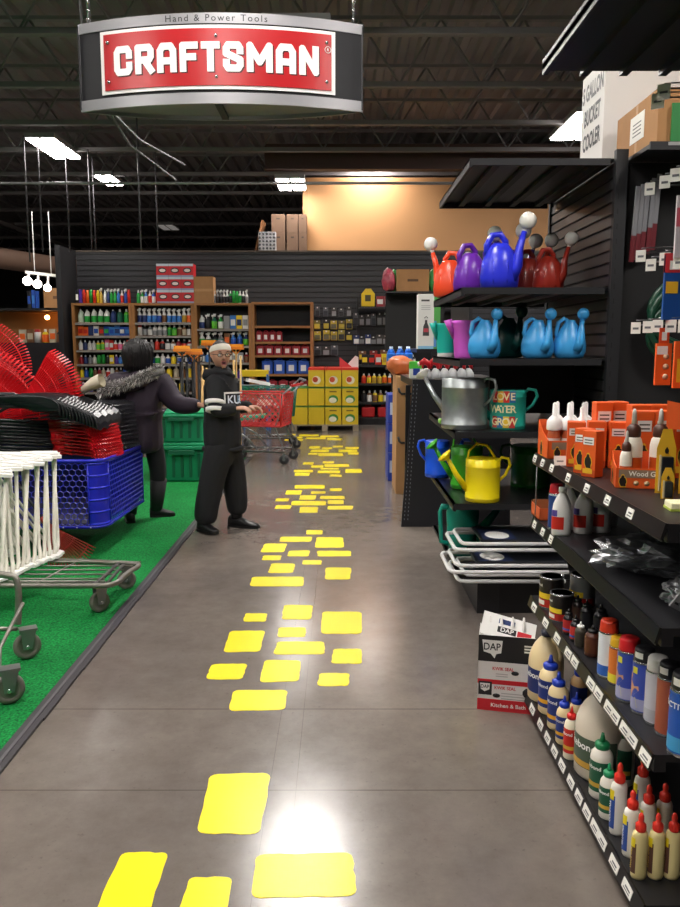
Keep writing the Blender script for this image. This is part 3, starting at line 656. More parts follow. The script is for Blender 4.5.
for k in range(6):
    dup(gp, (.89+.058*k, 2.86, Z), 0, 'white-nozzled glue bottle, %s from the aisle standing behind the orange pouches' % ORD[k])
# upright orange cartons / pouches
def pouch(loc, rz, w, h, d, label, group, badge=True):
    t = thing('glue_pack', label, 'pack', loc, rz, group); mb = MB(); mb.box((-w/2, 0, 0), (w/2, d, h), ORG, None, .003)
    mb.box((-w/2+.001, -.0008, h*.03), (w/2-.001, 0, h*.16), ORD_); obj('carton', mb, t)
    mb = MB(); gorilla(mb, -w*.02, h*.2, w*.36, TR(0, -.0014, 0)); mb.box((-w*.38, -.0012, h*.08), (w*.3, -.0009, h*.18), YL)
    if badge: mb.box((-w*.4, -.0016, h*.70), (w*.35, -.0012, h*.86), WHT, TR(0,0,0)); [mb.box((-w*.3, -.002, h*(.73+.06*q)), (w*.25, -.0016, h*(.75+.06*q)), DKB) for q in range(2)]
    obj('front_print', mb, t)
    mb = MB(); gorilla(mb, 0, h*.25, d*.3, TR(-w/2-.0014, d*.4, 0) @ RZ(-PI/2)); obj('side_print', mb, t)
    return t
pk = pouch((.855, 2.72, Z), -.25, .062, .162, .055, 'x', 'orange glue packs on the top glue shelf')
for i, (x, y, s, lab) in enumerate(((.842,2.76,1.0,'orange ape-printed glue pack nearest the aisle, front row'), (.91,2.74,1.02,'orange ape-printed glue pack, second from the aisle, front row'), (.98,2.72,1.02,'orange ape-printed glue pack, third from the aisle, front row'))):
    if i == 0: pk.location = (x, y, Z); pk['label'] = lab
    else: dup(pk, (x, y, Z), -.2, lab, scale=s)
for k in range(7):
    dup(pk, (.905+.062*k, 2.66 if k > 1 else 2.87+.0*k, Z) if k > 1 else (.95+.062*k, 2.79+.02*k, Z), 0, 'tall orange glue pack in the back rows, %s from the aisle' % ORD[k], scale=(1, 1, 1.42))
for k in range(3):
    dup(pk, (.815+.004*k, 2.62-.075*k, Z), -.9, 'orange glue pack turned sideways at the shelf edge, %s from the far tray' % ORD[k], scale=(.85, .85, .95)) if k < 2 else None
# wood glue tray with bottles
tray((.842, 2.35, Z), -.22, .17, .12, .10, .062, 'orange and brown display tray of wood glue at the near end of top shelf', 'Wood Glue')
wg = thing('wood_glue_bottle', 'x', 'bottle', (0,0,0), 0, 'brown-capped wood glue bottles in the near tray')
b = MB(); b.lathe([(.024,0), (.026,.008), (.026,.085), (.022,.098), (.014,.106)], M('#e9e2d4', .35), 18); patch(b, .026, .012, .06, -PI, .4, M('#c9541c', .4), 12); obj('bottle_body', b, wg)
c = MB(); c.lathe([(.018,.102), (.02,.106), (.019,.122), (.012,.128), (.0075,.13)], M('#4b2a20', .4), 16); c.lathe([(.0075,.128), (.006,.155), (.003,.162)], M('#cfcac2', .3), 10); obj('nozzle_cap', c, wg)
wl = ['tall wood glue bottle with brown cap standing in the near orange tray', 'wood glue bottle with brown cap behind the tape cards', 'small white wood glue bottle with brown cap at the tray front']
wg.location = (.905, 2.39, Z+.004); wg.scale = (1.1,1.1,1.45); wg['label'] = wl[0]
dup(wg, (.985, 2.385, Z+.004), 0, wl[1]); dup(wg, (.875, 2.362, Z+.004), 0, wl[2], scale=(.7, .7, 1.05))
def card(loc, rz, w, h, label, kind):
    t = thing('adhesive_card', label, 'card pack', loc, rz, 'adhesive blister cards in the near tray'); mb = MB(); mb.prism([(-w/2,0),(w/2,0),(w/2,h*.7),(w*.22,h),(-w*.22,h),(-w/2,h*.7)], -.0015, 0, YL if kind else ORG, FACE); obj('backing_card', mb, t)
    mb = MB(); mb.box((-w*.3, -.02, h*.08), (w*.3, -.0005, h*.58), M('#1b1d22', .3), None, .003); mb.box((-w*.36, -.012, h*.04), (-w*.3, -.0005, h*.6), M('#c7b48c', .5)); obj('blister', mb, t)
    mb = MB(); gorilla(mb, 0, h*.62, w*.16, TR(0, -.002, 0)); obj('emblem', mb, t); return t
card((.955, 2.26, Z), -.1, .055, .19, 'black tape card pack with yellow top, left one in the near tray', 1)
card((1.02, 2.25, Z), -.1, .055, .19, 'black tape card pack with yellow top, right one in the near tray', 1)
card((.925, 2.17, Z), -.15, .035, .09, 'small loose ape-printed card pack standing before the near tray', 1)
for k in range(5): dup(pk, (.99+.064*k, 2.52, Z), 0, 'tall orange glue pack right behind the wood glue tray, %s from the aisle' % ORD[k], scale=(1, 1, 1.36))
mb = MB(); mb.prism([(0,0),(.2,.0),(.2,.05),(0,.09)], -.002, 0, ORG, FACE); o = obj('display_sign', mb, loc=(1.03, 2.45, 1.29), rot=(-.1, 0, -.3)); tag(o, 'slanted orange header card behind the glue packs', 'sign')
mb = MB(); mb.box((-.045, -.03, 0), (.045, .03, .022), M('#f0ecc0', .6), None, .004); mb.box((-.046, -.031, 0), (.046, .031, .006), M('#b9c84e', .6)); tag(obj('sponge_block', mb, loc=(.915, 2.03, Z), rot=(0,0,-.1)), 'pale yellow block pack lying at the near corner of top shelf', 'pack')
price_tag(None, (0,0,0)) if False else None
mb = MB(); mb.box((-.022, -.001, 0), (.022, .001, .035), PAPER, RX(-.3)); mb.box((-.012,-.0015,.012), (.012,-.001,.018), M('#888',.5), RX(-.3)); tag(obj('price_card', mb, loc=(.80, 2.93-.13, Z)), 'white price card leaning against the far orange tray', 'price card')
# ---------------------------------------------------------------- watering can gondola
WX, WK, WN, WF = .675, 1.50, 4.42, 5.72
t = thing('shelving_unit', 'tall black shelving unit displaying plastic and metal watering cans', 'shelving', (WX, (WN+WF)/2, 0)); wl_ = t; o = W(t)
mb = MB(); mb.box((WK+o.x+.01, WN+o.y, 0), (WK+.06+o.x, WF+o.y, 2.56), M('#151517', .6)); z = 0
while z < 2.5:
    mb.box((WK+o.x, WN+o.y, z), (WK+.01+o.x, WF+o.y, z+.05), M('#2b2a2d', .35)); z += .065
obj('slatted_back_panel', mb, t)
for y in (WN-.04, WF):
    mb = MB(); mb.box((WK-.01+o.x, y+o.y, 0), (WK+.055+o.x, y+.04+o.y, 2.6), BLKM)
    for k in range(30): mb.box((WK+.005+o.x, y-.001+o.y, .1+k*.08), (WK+.012+o.x, y+o.y, .13+k*.08), M('#000', .6))
    obj('upright', mb, t)
def wshelf(z, x0=WX, lip=.045, ribs=True, name='shelf'):
    mb = MB(); mb.box((x0+o.x, WN+o.y, z-.012), (WK+o.x, WF+o.y, z), M('#141416', .3)); mb.box((x0+o.x, WN-.004+o.y, z-lip), (x0+.015+o.x, WF+o.y, z), BLKM); mb.box((x0+o.x, WN-.006+o.y, z-lip*.8), (WK-.03+o.x, WN+.01+o.y, z), BLKM)
    mb.box((x0+o.x, WF-.012+o.y, z-lip), (WK-.03+o.x, WF+o.y, z), BLKM)
    if ribs:
        for k in range(4): mb.box((x0+.13+k*.18+o.x, WN+.01+o.y, z-.035), (x0+.17+k*.18+o.x, WF-.012+o.y, z-.012), BLKM)
    obj(name, mb, wl_)
for z, x0 in ((2.56, WX+.03), (1.872, WX), (1.478, WX), (1.065, WX-.02), (.648, WX-.02)): wshelf(z, x0)
wshelf(.22, .70, .03, False, 'base_deck')
mb = MB(); mb.box((.80+o.x, WN-.02+o.y, 0), (WK+o.x, WF+o.y, .2), M('#0f0f11', .5)); mb.box((.80+o.x, WN-.026+o.y, 0), (.93+o.x, WN-.02+o.y, .2), M('#1d1d20', .4)); obj('kick_plate', mb, t)
mb = MB(); mb.box((.96+o.x, WN+.6+o.y, 1.12), (WK+o.x, WN+.63+o.y, 1.47), M('#1b1b1e', .5)); obj('divider', mb, t)
# rear side of the gondola, facing the viewer (pegboard, top shelf)
t = thing('end_display', 'black pegboard end display with long hooks, hose and boxes on top', 'shelving', (1.57, 4.2, 0)); o = W(t); ed = t
mb = MB(); mb.box((0, 4.43+o.y, 0), (1.3, 4.46+o.y, 2.53), M('#0b0b0d', .7)); obj('pegboard', mb, t)
mb = MB(); mb.box((.0, 4.13+o.y, 2.545), (1.3, 4.46+o.y, 2.565), BLK); mb.box((.0, 4.12+o.y, 2.535), (1.3, 4.135+o.y, 2.575), BLKM); mb.box((.09, 4.117+o.y, 2.556), (.6, 4.12+o.y, 2.572), M('#9a9a9a', .4)); obj('shelf', mb, t); mb = MB(); mb.box((.01, 4.47+o.y, 2.53), (1.3, 5.76+o.y, 2.56), BLK); obj('top_board', mb, t)
# ------------------------------------------------ hooks with price tags in the glue unit (parts of the unit)
def hook_on(px, py, Y, L_=.26, size=.036, par=None):
    p = P(px, py, Y); o = W(gl); q = p+o
    mb = MB(); mb.tube([(q.x, q.y, q.z+.01), (q.x+.02, q.y, q.z+.012), (GB+o.x, q.y, q.z+.02)], .0032, M('#8a8a8c', .3, .8), 6)
    mb.tube([(q.x, q.y, q.z+.028), (q.x+.02, q.y, q.z+.03), (GB+o.x, q.y, q.z+.04)], .0025, M('#8a8a8c', .3, .8), 6)
    h = obj('hook', mb, gl); tg = MB(); tg.box((-.004, -size*.5, -size*.6), (-.001, size*.5, size*.6), PAPER, RZ(.95)); tg.box((-.0046, -size*.3, -.006), (-.0038, size*.3, .002), M('#66666c', .6), RZ(.95)); obj('price_tag', tg, h, q)
for px, py, y in ((650,189,2.95),(665,182,2.82),(676,175,2.72),(641,256,3.02),(651,265,2.94),(665,259,2.8),(679,262,2.66),(636,328,3.05),(648,327,2.95),(658,326,2.85),(671,326,2.74),(684,326,2.62)): hook_on(px, py, y)
for px, py, y in ((664,92,2.9),(658,101,2.98)): hook_on(px, py, y, size=.045)
# ------------------------------------------------ plastic watering cans
def plastic_can(loc, rz, col, label, group, ball=True, s=1.0, ballcol=None):
    """bulbous one-piece can; spout leans to local +X and runs up past the body"""
    t = thing('watering_can', label, 'watering can', loc, rz, group); m = M(col, .32); t.scale = (s, s, s)
    b = MB(); b.lathe([(.06,0), (.085,.006), (.1,.04), (.102,.08), (.094,.12), (.075,.16), (.052,.195), (.036,.22), (.03,.235), (.001,.238)], m, 26, sy=.78)
    obj('body', b, t)
    sp = MB(); sp.tube([(.02,-.055,.05), (.045,-.068,.10), (.05,-.062,.15), (.055,-.05,.20), (.062,-.035,.245)], [.034,.032,.024,.017,.013], m, 12); sp_ = obj('spout', sp, t)
    rs = MB(); rc = M(ballcol or col, .35); rs.ball((.066, -.04, .272), .037, rc, 18, (1, .8, 1)); obj('rose', rs, t)
    h = MB(); h.tube([(-.07,.0,.10), (-.085,.0,.16), (-.075,.0,.22), (-.04,.0,.245), (-.01,.0,.225), (.0,.0,.2)], .014, m, 10); obj('handle', h, t)
    return t
G1 = 'one-piece plastic watering cans'
Z = 1.4785
bl = '#3d9fe0'
def at(px, py, D, z): 
    p = P(px, py, D); return (p.x, D, z)
plastic_can(at(484, 357, 4.56, Z), 0, bl, 'sky blue plastic watering can, leftmost of the three blue ones', G1, s=.93)
plastic_can(at(537, 357, 4.56, Z), 0, bl, 'sky blue plastic watering can, middle of the three blue ones', G1, s=.93)
plastic_can(at(569, 357, 4.56, Z), 0, bl, 'sky blue plastic watering can, rightmost of the three blue ones', G1, s=.93)
plastic_can(at(508, 352, 4.85, Z), 0, '#0f4a45', 'dark teal plastic watering can between the left and middle blue cans', G1, s=1.02)
# tapered buckets
def tub(loc, col, label, r=.08, h=.22, cols=None):
    t = thing('watering_can', label, 'watering can', loc, 0); b = MB(); m = M(col, .35)
    b.lathe([(r*.8,0), (r*.82,.002), (r*.85,h*.12), (r,h*.9), (r*1.05,h*.93), (r*1.05,h), (r*.95,h), (r*.82,h*.3), (.001,h*.28)], m, 28, bands=[cols or m, cols or m]+[m]*6); obj('body', b, t)
    s = MB(); s.tube([(-r*.8,0,h*.55), (-r*1.25,-.02,h*.85), (-r*1.35,-.02,h*1.02)], [.02,.017,.026], m, 10); obj('spout', s, t)
    hd = MB(); hd.tube([(r*.9,0,h*.3), (r*1.45,0,h*.5), (r*1.4,0,h*.85), (r*.95,0,h*.95)], .011, m, 8); obj('handle', hd, t); return t
tub(at(466, 357, 4.85, Z), '#d25fd0', 'magenta speckled tapered watering can on the shelf of blue cans', .088, .225)
tub(at(446, 357, 5.25, Z), '#22b3a6', 'turquoise watering can with white base at left end of its shelf', .07, .22, M('#e8e8e6', .4))
# upper shelf
Z = 1.8725
def jugcan(loc, rz, col, label, s=1.0, ballc='#e9e7df', lean=.0, group='ribbed plastic watering cans on the top display shelf'):
    t = thing('watering_can', label, 'watering can', loc, rz, group); t.scale = (s,)*3; m = M(col, .28)
    b = MB(); b.lathe([(.08,0), (.105,.012), (.11,.06), (.1,.15), (.08,.2), (.055,.235), (.04,.25), (.001,.25)], m, 24, sy=.75)
    for k in range(8): b.tube([(.1*math.cos(k*PI/4+.3), .077*math.sin(k*PI/4+.3), .03), (.098*math.cos(k*PI/4+.3), .075*math.sin(k*PI/4+.3), .15)], .006, m, 6)
    obj('body', b, t)
    h = MB(); h.tube([(-.07,0,.17), (-.075,0,.24), (-.045,0,.295), (.0,0,.3), (.03,0,.26), (.03,0,.21)], .018, m, 10); obj('handle', h, t)
    sp = MB(); sp.tube([(.06,-.03,.05), (.09,-.045,.13), (.1,-.04,.22), (.125,-.035,.31)], [.034,.03,.021,.015], m, 12); obj('spout', sp, t)
    nk = MB(); nk.tube([(.122,-.035,.305), (.135,-.032,.335)], .013, M(ballc, .4), 8); nk.ball((.142, -.04, .368), .048, M(ballc, .4), 20, (1, .85, 1)); obj('rose', nk, t)
    return t
jugcan(at(499, 287, 4.56, Z), 0, '#2c35d4', 'large royal blue plastic watering can with white round rose', 1.02)
jugcan(at(497, 287, 4.95, Z), 0, '#6b3cc0', 'violet plastic watering can standing behind the royal blue one', 1.02)
jugcan(at(470, 287, 4.95, Z), .15, '#6a2aa6', 'purple plastic watering can left of the royal blue one', .98)
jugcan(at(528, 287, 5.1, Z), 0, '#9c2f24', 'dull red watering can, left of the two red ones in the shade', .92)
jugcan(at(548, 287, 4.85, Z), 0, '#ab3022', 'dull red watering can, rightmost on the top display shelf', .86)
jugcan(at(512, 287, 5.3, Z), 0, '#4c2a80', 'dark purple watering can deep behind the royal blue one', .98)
jugcan(at(449, 287, 5.35, Z), PI-.35, '#f4502e', 'bright orange watering can at the left end, its rose pointing left', .98, '#f0efea')
jugcan(at(452, 287, 5.6, Z), .5, '#e8482a', 'orange watering can tucked behind the bright orange one', .8)
mb = MB(); mb.box((-.04, -.002, 0), (.04, .002, .2), M('#d9c93a', .5)); mb.box((-.03, -.003, .03), (.03, -.002, .15), M('#e8a08a', .5)); tag(obj('hang_card', mb, loc=at(462, 280, 5.5, Z)), 'yellow and pink hang card behind the orange watering can', 'card')
# metal cans
def metal_can(loc, rz, col, label, r=.1, h=.26, s=1.0, rose=True, arc=True, tint=None, group=None, side=1):
    t = thing('watering_can', label, 'watering can', loc, rz, group); t.scale = (s,)*3; m = tint or M(col, .3)
    b = MB(); b.lathe([(r*.96,0), (r,.004), (r,h*.08), (r*1.02,h*.09), (r,h*.1), (r,h*.8), (r*1.02,h*.81), (r,h*.82), (r,h*.97), (r*.96,h*.985)], m, 32)
    b.add([(r*.96*math.cos(a*PI/16), r*.96*math.sin(a*PI/16), h*.96) for a in range(32)], [tuple(range(16, 32))+(0,)], m)
    b.lathe([(r*.9,h*.5), (.001,h*.5)], M('#151515', .8), 20)
    obj('body', b, t)
    s_ = MB(); s_.tube([(-r*.9*side,0,h*.25), (-r*1.6*side,-.01,h*.62), (-r*2.1*side,-.015,h*.97)], [.02,.016,.012], m, 12)
    sp = obj('spout', s_, t)
    if rose:
        q = MB(); T = TR(-r*2.1*side, -.015, h*.97) @ RY(-.75*side); q.lathe([(.012,0), (.045,.03), (.048,.034), (.001,.042)], WHT if arc is False and r > .13 else m, 20, T); obj('rose', q, t)
    hd = MB(); hd.tube([(r*.95*side,0,h*.45), (r*1.35*side,0,h*.6), (r*1.6*side,0,h*.82), (r*1.5*side,0,h*.97), (r*1.1*side,0,h), (r*.96*side,0,h*.93)], .009, m, 8, flat=1); obj('side_handle', hd, t)
    if arc:
        a = MB(); a.tube([(-r*.92*side,0,h*.9), (-r*.85*side,0,h*1.15), (-r*.4*side,0,h*1.33), (r*.2*side,0,h*1.28), (r*.75*side,0,h*.98)], .007, m, 8); obj('top_handle', a, t)
    return t
galv = M('#9da3a4', .38, .75, var=.2, bscale=25)
Z = 1.0655
metal_can(at(464, 428, 4.64, Z), -.75, '#999', 'galvanized grey metal watering can with wide oval rose', .135, .30, tint=galv, arc=False)
t = metal_can(at(507, 430, 4.60, Z), -.15, '#2aa390', 'teal metal watering can with colourful LOVE WATER GROW block lettering', .105, .235, rose=False, arc=False)
mb = MB(); rows = [('LOVE', ['#d8342a','#f0b429','#d8342a','#2c6aa8']), ('WATER', ['#2b9a86']*5), ('GROW', ['#c8352c','#2c6aa8','#e8c32c','#c8352c'])]
for r_, (wd, cols) in enumerate(rows):
    n = len(wd); z0 = .16-.073*r_
    for k, ch in enumerate(wd):
        a0 = -2.55+1.35*k/n; a1 = a0+1.35/n
        patch(mb, .105, z0, z0+.066, a0+.01, a1-.01, M(cols[k], .4), 4, .0015)
        wrap_text(mb, ch, .06, M('#f2e4b0', .4), .1072, z0+.033, (a0+a1)/2, bold=.02)
obj('block_lettering', mb, t)
Z = .6485
metal_can(at(482, 502, 4.52, Z), .05, '#f2dc18', 'bright yellow metal watering can with yellow rose and two handles', .1, .255, s=1.0)
metal_can(at(466, 490, 4.95, Z), .1, '#3fae2a', 'bright green metal watering can behind the yellow one', .1, .27)
metal_can(at(437, 477, 5.38, Z), PI, '#1f58e0', 'bright blue metal watering can at the left end of its shelf', .085, .255, rose=True, arc=False, group=None)
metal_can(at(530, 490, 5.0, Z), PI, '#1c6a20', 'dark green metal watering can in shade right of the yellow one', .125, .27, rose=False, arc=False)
# teal plastic can over the base
t = thing('watering_can', 'dark teal plastic watering can lying low beneath the yellow can shelf', 'watering can', (.79, 4.95, .2205)); tm = M('#128a78', .35)
b = MB(); b.lathe([(.075,0), (.085,.01), (.1,.12), (.105,.2), (.09,.235), (.03,.25), (.001,.25)], tm, 26, sy=.8); obj('body', b, t)
b = MB(); b.tube([(.08,0,.08), (.14,0,.13), (.23,0,.22)], [.035,.028,.016], tm, 12); b.lathe([(.016,0), (.035,.02), (.001,.024)], tm, 16, TR(.23,0,.22) @ RY(.85)); obj('spout', b, t)
b = MB(); b.tube([(-.08,0,.05), (-.135,0,.06), (-.145,0,.2), (-.135,0,.225), (-.06,0,.225)], .014, tm, 10); obj('handle', b, t)
t.location = (at(462, 545, 4.9, .2205)); t.location.z = .36
t.location.z = .2205; t.scale = (1.0, 1.0, 1.38)
# folding tubular frames with boards (three, leaning flat on the deck and overhanging the aisle)
def fold_frame(loc, label, boardlab, w=.62, d=.42):
    t = thing('folding_stool', label, 'folding stool', loc, 0, 'flat folded white tubular stools'); m = M('#d5d6d6', .3)
    def loop(x0, x1, y0, y1, z, r): 
        c = .05; return [(x1,y0,z),(x0+c,y0,z),(x0+.012,y0+.012,z),(x0,y0+c,z),(x0,y1-c,z),(x0+.012,y1-.012,z),(x0+c,y1,z),(x1,y1,z)]
    b = MB(); b.tube(loop(0, w, 0, d, 0, 0), .011, m, 10); b.tube(loop(.04, w, .03, d-.03, .028, 0), .011, m, 10); obj('tube_frame', b, t)
    s = MB(); s.box((.15, .04, .035), (w, d-.04, .05), M('#16181d', .35), None, .006); obj('seat_board', s, t)
    q = MB(); q.box((.17, .05, .0502), (.36, d-.12, .0512), M('#1f2a4a', .4)); q.prism([(.2+.14*math.cos(a*PI/8)*.5+.06, .15+.09*math.sin(a*PI/8)) for a in range(16)], .0512, .0516, WHT); obj('paper_label', q, t)
    return t
fold_frame((.655, 4.30, .405), 'folded white tubular stool with black board, topmost of the stack', 1)
fold_frame((.615, 4.22, .30), 'folded white tubular stool with white oval label, middle of the stack', 1, .66)
fold_frame((.67, 4.26, .235), 'folded white tubular stool, lowest of the stack', 1, .60)
# big boxes on top of the gondola
t = thing('cooler_box', 'tall white carton printed 5 GALLON BUCKET COOLER on top of shelving', 'box', (1.565, 4.86, 2.5605)); mb = MB(); mb.box((0,0,0), (.6,.44,.68), M('#dedbd6', .6)); obj('carton', mb, t)
mb = MB(); LT = TR(-.002, .21, 0) @ RZ(-PI/2) @ FACE
for k, wd in enumerate(('5 GALLON', 'BUCKET', 'COOLER')): mb.text(wd, .135, M('#2a2a2c', .5), TR(-.002, .22, .56-.15*k) @ RZ(-PI/2) @ FACE, .035, .62)
obj('side_lettering', mb, t)
t = thing('cardboard_box', 'brown cardboard box with white paper label beside the white carton', 'box', (1.62, 4.17, 2.5655)); mb = MB(); mb.box((0,0,0), (.5,.6,.285), CARD); mb.box((-.001,.28,.0), (0,.31,.285), M('#b98c5c', .5)); obj('carton', mb, t)
mb = MB(); mb.box((-.003, .18, .09), (-.001, .38, .23), PAPER)
for k in range(4): mb.text(['ITEM', 'SHIP TO', '12-044', '--'][k] if False else '', .01, PAPER, TR(0,0,0)) if False else mb.box((-.0036, .22, .12+.02*k), (-.003, .34, .127+.02*k), M('#777', .6))
obj('shipping_label', mb, t)
t = thing('hose_nozzle', 'red hose trigger nozzle on green card standing on the box shelf', 'nozzle', (1.80, 4.14, 2.5765)); mb = MB(); mb.box((-.12,0,0), (.3,.012,.19), M('#1c7a36', .5)); obj('backing_card', mb, t)
mb = MB(); mb.tube([(0,-.03,.03), (.0,-.03,.12), (.02,-.03,.15), (.1,-.03,.16)], [.02,.022,.024,.02], M('#d12432', .35), 10); obj('trigger_nozzle', mb, t)
# hose coil and red-white tools; tool colours darkened to stand for the shade
t = thing('garden_hose', 'coiled dark green garden hose hanging on the dark end display', 'hose', (1.98, 4.33, 1.66)); 
for k in range(5):
    mb = MB(); n = 28; mb.tube([(.27*math.cos(a*2*PI/n)*1.05, -.02*(k%2), .20*math.sin(a*2*PI/n)*(1-.04*k)-.035*k+.08) for a in range(n)], .02, M('#0a3a28', .4), 8, closed=True); obj('hose_coil', mb, t)
rt = None
for k, (px, py) in enumerate(((631,262),(636,260),(641,258),(647,254),(652,250))):
    p = P(px, py, 4.38)
    if rt is None:
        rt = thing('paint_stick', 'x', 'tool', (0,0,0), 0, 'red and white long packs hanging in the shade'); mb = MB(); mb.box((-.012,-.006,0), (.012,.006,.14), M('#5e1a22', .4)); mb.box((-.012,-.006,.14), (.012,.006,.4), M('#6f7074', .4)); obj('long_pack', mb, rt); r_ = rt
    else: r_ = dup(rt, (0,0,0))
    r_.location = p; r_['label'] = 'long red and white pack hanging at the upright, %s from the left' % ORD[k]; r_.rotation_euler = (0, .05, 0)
# packages hung on the near hooks
t = thing('orange_pack', 'orange hole-punched blister pack hanging from the lowest hooks', 'pack', P(661, 385, 2.84)); mb = MB(); mb.box((-.028,-.012,0), (.028,.0,.15), ORG); mb.box((-.018,-.006,.15), (.018,-.003,.205), M('#d8491a', .5)); obj('carton', mb, t)
mb = MB(); [mb.lathe([(.011,0), (.0001,.0006)], M('#f3c9a6', .5), 12, TR(.008, -.0125, .03+.036*k) @ RX(PI/2)) for k in range(3)]; mb.box((-.026,-.0136,.11), (.012,-.0125,.14), WHT); mb.box((-.009,-.0066,.16), (.009,-.006,.19), WHT); obj('front_print', mb, t)
t = thing('orange_pack', 'orange and yellow blister pack hanging at the right edge', 'pack', P(680, 388, 2.7)); mb = MB(); mb.box((-.03,-.012,0), (.03,.0,.16), ORG); mb.box((-.02,-.013,.02), (.02,-.012,.1), YL); obj('carton', mb, t)
t = thing('blue_pack', 'long blue and red blister pack hanging from the middle hooks', 'pack', P(671, 320, 2.75)); mb = MB(); mb.box((-.035,-.012,0), (.035,.0,.22), M('#1f4f9a', .4)); mb.box((-.035,-.013,.16), (.035,.001,.225), M('#c2303a', .5)); obj('carton', mb, t); mb = MB(); mb.box((-.03,-.014,.09), (.012,-.013,.13), YL); mb.box((-.02,-.014,.17), (.02,-.0131,.2), WHT); obj('front_print', mb, t)
t = thing('clear_pack', 'white and pink pack hanging at the right edge above the blue one', 'pack', P(682, 258, 2.66)); mb = MB(); mb.box((-.03,-.01,0), (.03,.0,.2), M('#c9c2c6', .5)); mb.box((-.03,-.011,.1), (.03,-.01,.16), M('#c85a6a', .5)); obj('carton', mb, t)
# DAP carton on the floor
p = F(477, 709); t = thing('caulk_box', 'open carton printed DAP standing on the floor at end of glue shelves', 'box', (p.x, p.y, 0), -.22)
wd, dp, hh = .235, .16, .335
kb = M('#1b1a1c', .55); rd = M('#c8202c', .5); wt = M('#dfdcd8', .55)
mb = MB(); th = .004
for a, b in (((0,0,0),(wd,th,hh)), ((0,dp-th,0),(wd,dp,hh-.02)), ((0,0,0),(th,dp,hh-.005)), ((wd-th,0,0),(wd,dp,hh-.03)), ((0,0,0),(wd,dp,th))): mb.box(a, b, wt)
obj('carton', mb, t)
mb = MB(); e = -.0008
mb.box((0,e,hh-.115),(wd,0,hh), kb); mb.box((0,e,hh-.215),(wd,0,hh-.195), rd); mb.box((.004,e*1.5,hh-.265),(.06,e,hh-.205), kb); mb.box((0,e,0),(wd,0,.052), rd)
mb.prism([(.015,hh-.02),(.10,hh-.02),(.095,hh-.075),(.075,hh-.08),(.068,hh-.10),(.052,hh-.08),(.022,hh-.072)], .001, .0016, WHT, FACE)
mb.prism([(.01,hh-.213),(.052,hh-.213),(.05,hh-.24),(.03,hh-.25),(.014,hh-.24)], .0016, .002, WHT, FACE)
obj('front_print', mb, t)
mb = MB(); mb.text('DAP', .044, kb, TR(.056, -.0024, hh-.05) @ FACE, .014, .85); mb.text('DAP', .022, kb, TR(.031, -.0028, hh-.228) @ FACE, .014, .85)
mb.text('KWIK SEAL', .02, rd, TR(.105, -.0018, hh-.145) @ FACE, .02, .9); mb.text('KWIK SEAL', .02, rd, TR(.115, -.0018, hh-.23) @ FACE, .02, .9); mb.text('Kitchen & Bath', .024, WHT, TR(.13, -.0018, .026) @ FACE, .012)
mb.lathe([(.016,0),(.0001,.0004)], kb, 16, TR(.155, -.0012, hh-.16) @ RX(PI/2) @ Matrix.Diagonal((1,.6,1,1))); mb.lathe([(.016,0),(.0001,.0004)], kb, 16, TR(.08, -.0012, hh-.265) @ RX(PI/2) @ Matrix.Diagonal((1,.6,1,1)))
for k in range(3): mb.box((.19,-.0014,hh-.04-.013*k),(.225,-.0009,hh-.033-.013*k), WHT); mb.box((.10,-.0014,hh-.285-.012*k+.03),(.2,-.0009,hh-.281-.012*k+.03), M('#b5b0ac', .6))
for k in range(2): mb.box((.075,-.0014,hh-.17-.01*k),(.125,-.0009,hh-.166-.01*k), M('#b5b0ac', .6))
obj('carton_lettering', mb, t)
# tubes in the open carton
ct = None
for k in range(4):
    T_ = (p.x+.02+.045*k, p.y+.03+.005*k, 0)
    if ct is None:
        ct = thing('caulk_tube', 'x', 'tube', (0,0,0), 0, 'caulk tubes lying in the open carton'); mb = MB(); mb.lathe([(.024,0),(.025,.004),(.025,.2),(.02,.205)], M('#efedea', .4), 20, bands=[None, None, None]); patch(mb, .025, .05, .12, 0, PI, M('#c6222c', .4), 10, .0006); patch(mb, .025, .125, .16, 0, PI, M('#23355e', .4), 10, .0006); obj('tube_body', mb, ct); mb = MB(); mb.lathe([(.012,.2),(.01,.22),(.004,.28)], M('#eceae6', .4), 12); obj('nozzle', mb, ct); r_ = ct
    else: r_ = dup(ct, (0,0,0))
    r_['label'] = 'white caulk tube with red print in the open carton, %s from the left' % ORD[k]
    b = Matrix.Translation((p.x, p.y, 0)) @ RZ(-.22)
    q = b @ Vector((.045+.047*k, .08, .115)); r_.location = q; r_.rotation_euler = (.0, 0, -.22)
mb = MB(); T = TR(p.x, p.y, hh) @ RZ(-.22) @ TR(.002, .02, 0) @ RY(.22) @ RX(.6)
mb.box((0,0,0), (.23,.12,.003), WHT, T); mb.box((.07,.03,.003), (.15,.06,.0036), kb, T); mb.box((.155,.03,.003), (.215,.06,.0036), rd, T); mb.box((.07,.075,.003), (.14,.10,.0036), M('#24386a', .5), T); mb.text('DAP', .03, WHT, T @ TR(.11,.045,.004), .02)
fl = obj('carton_flap', mb); fl.parent = t; fl.matrix_parent_inverse = (TR(p.x, p.y, 0) @ RZ(-.22)).inverted()
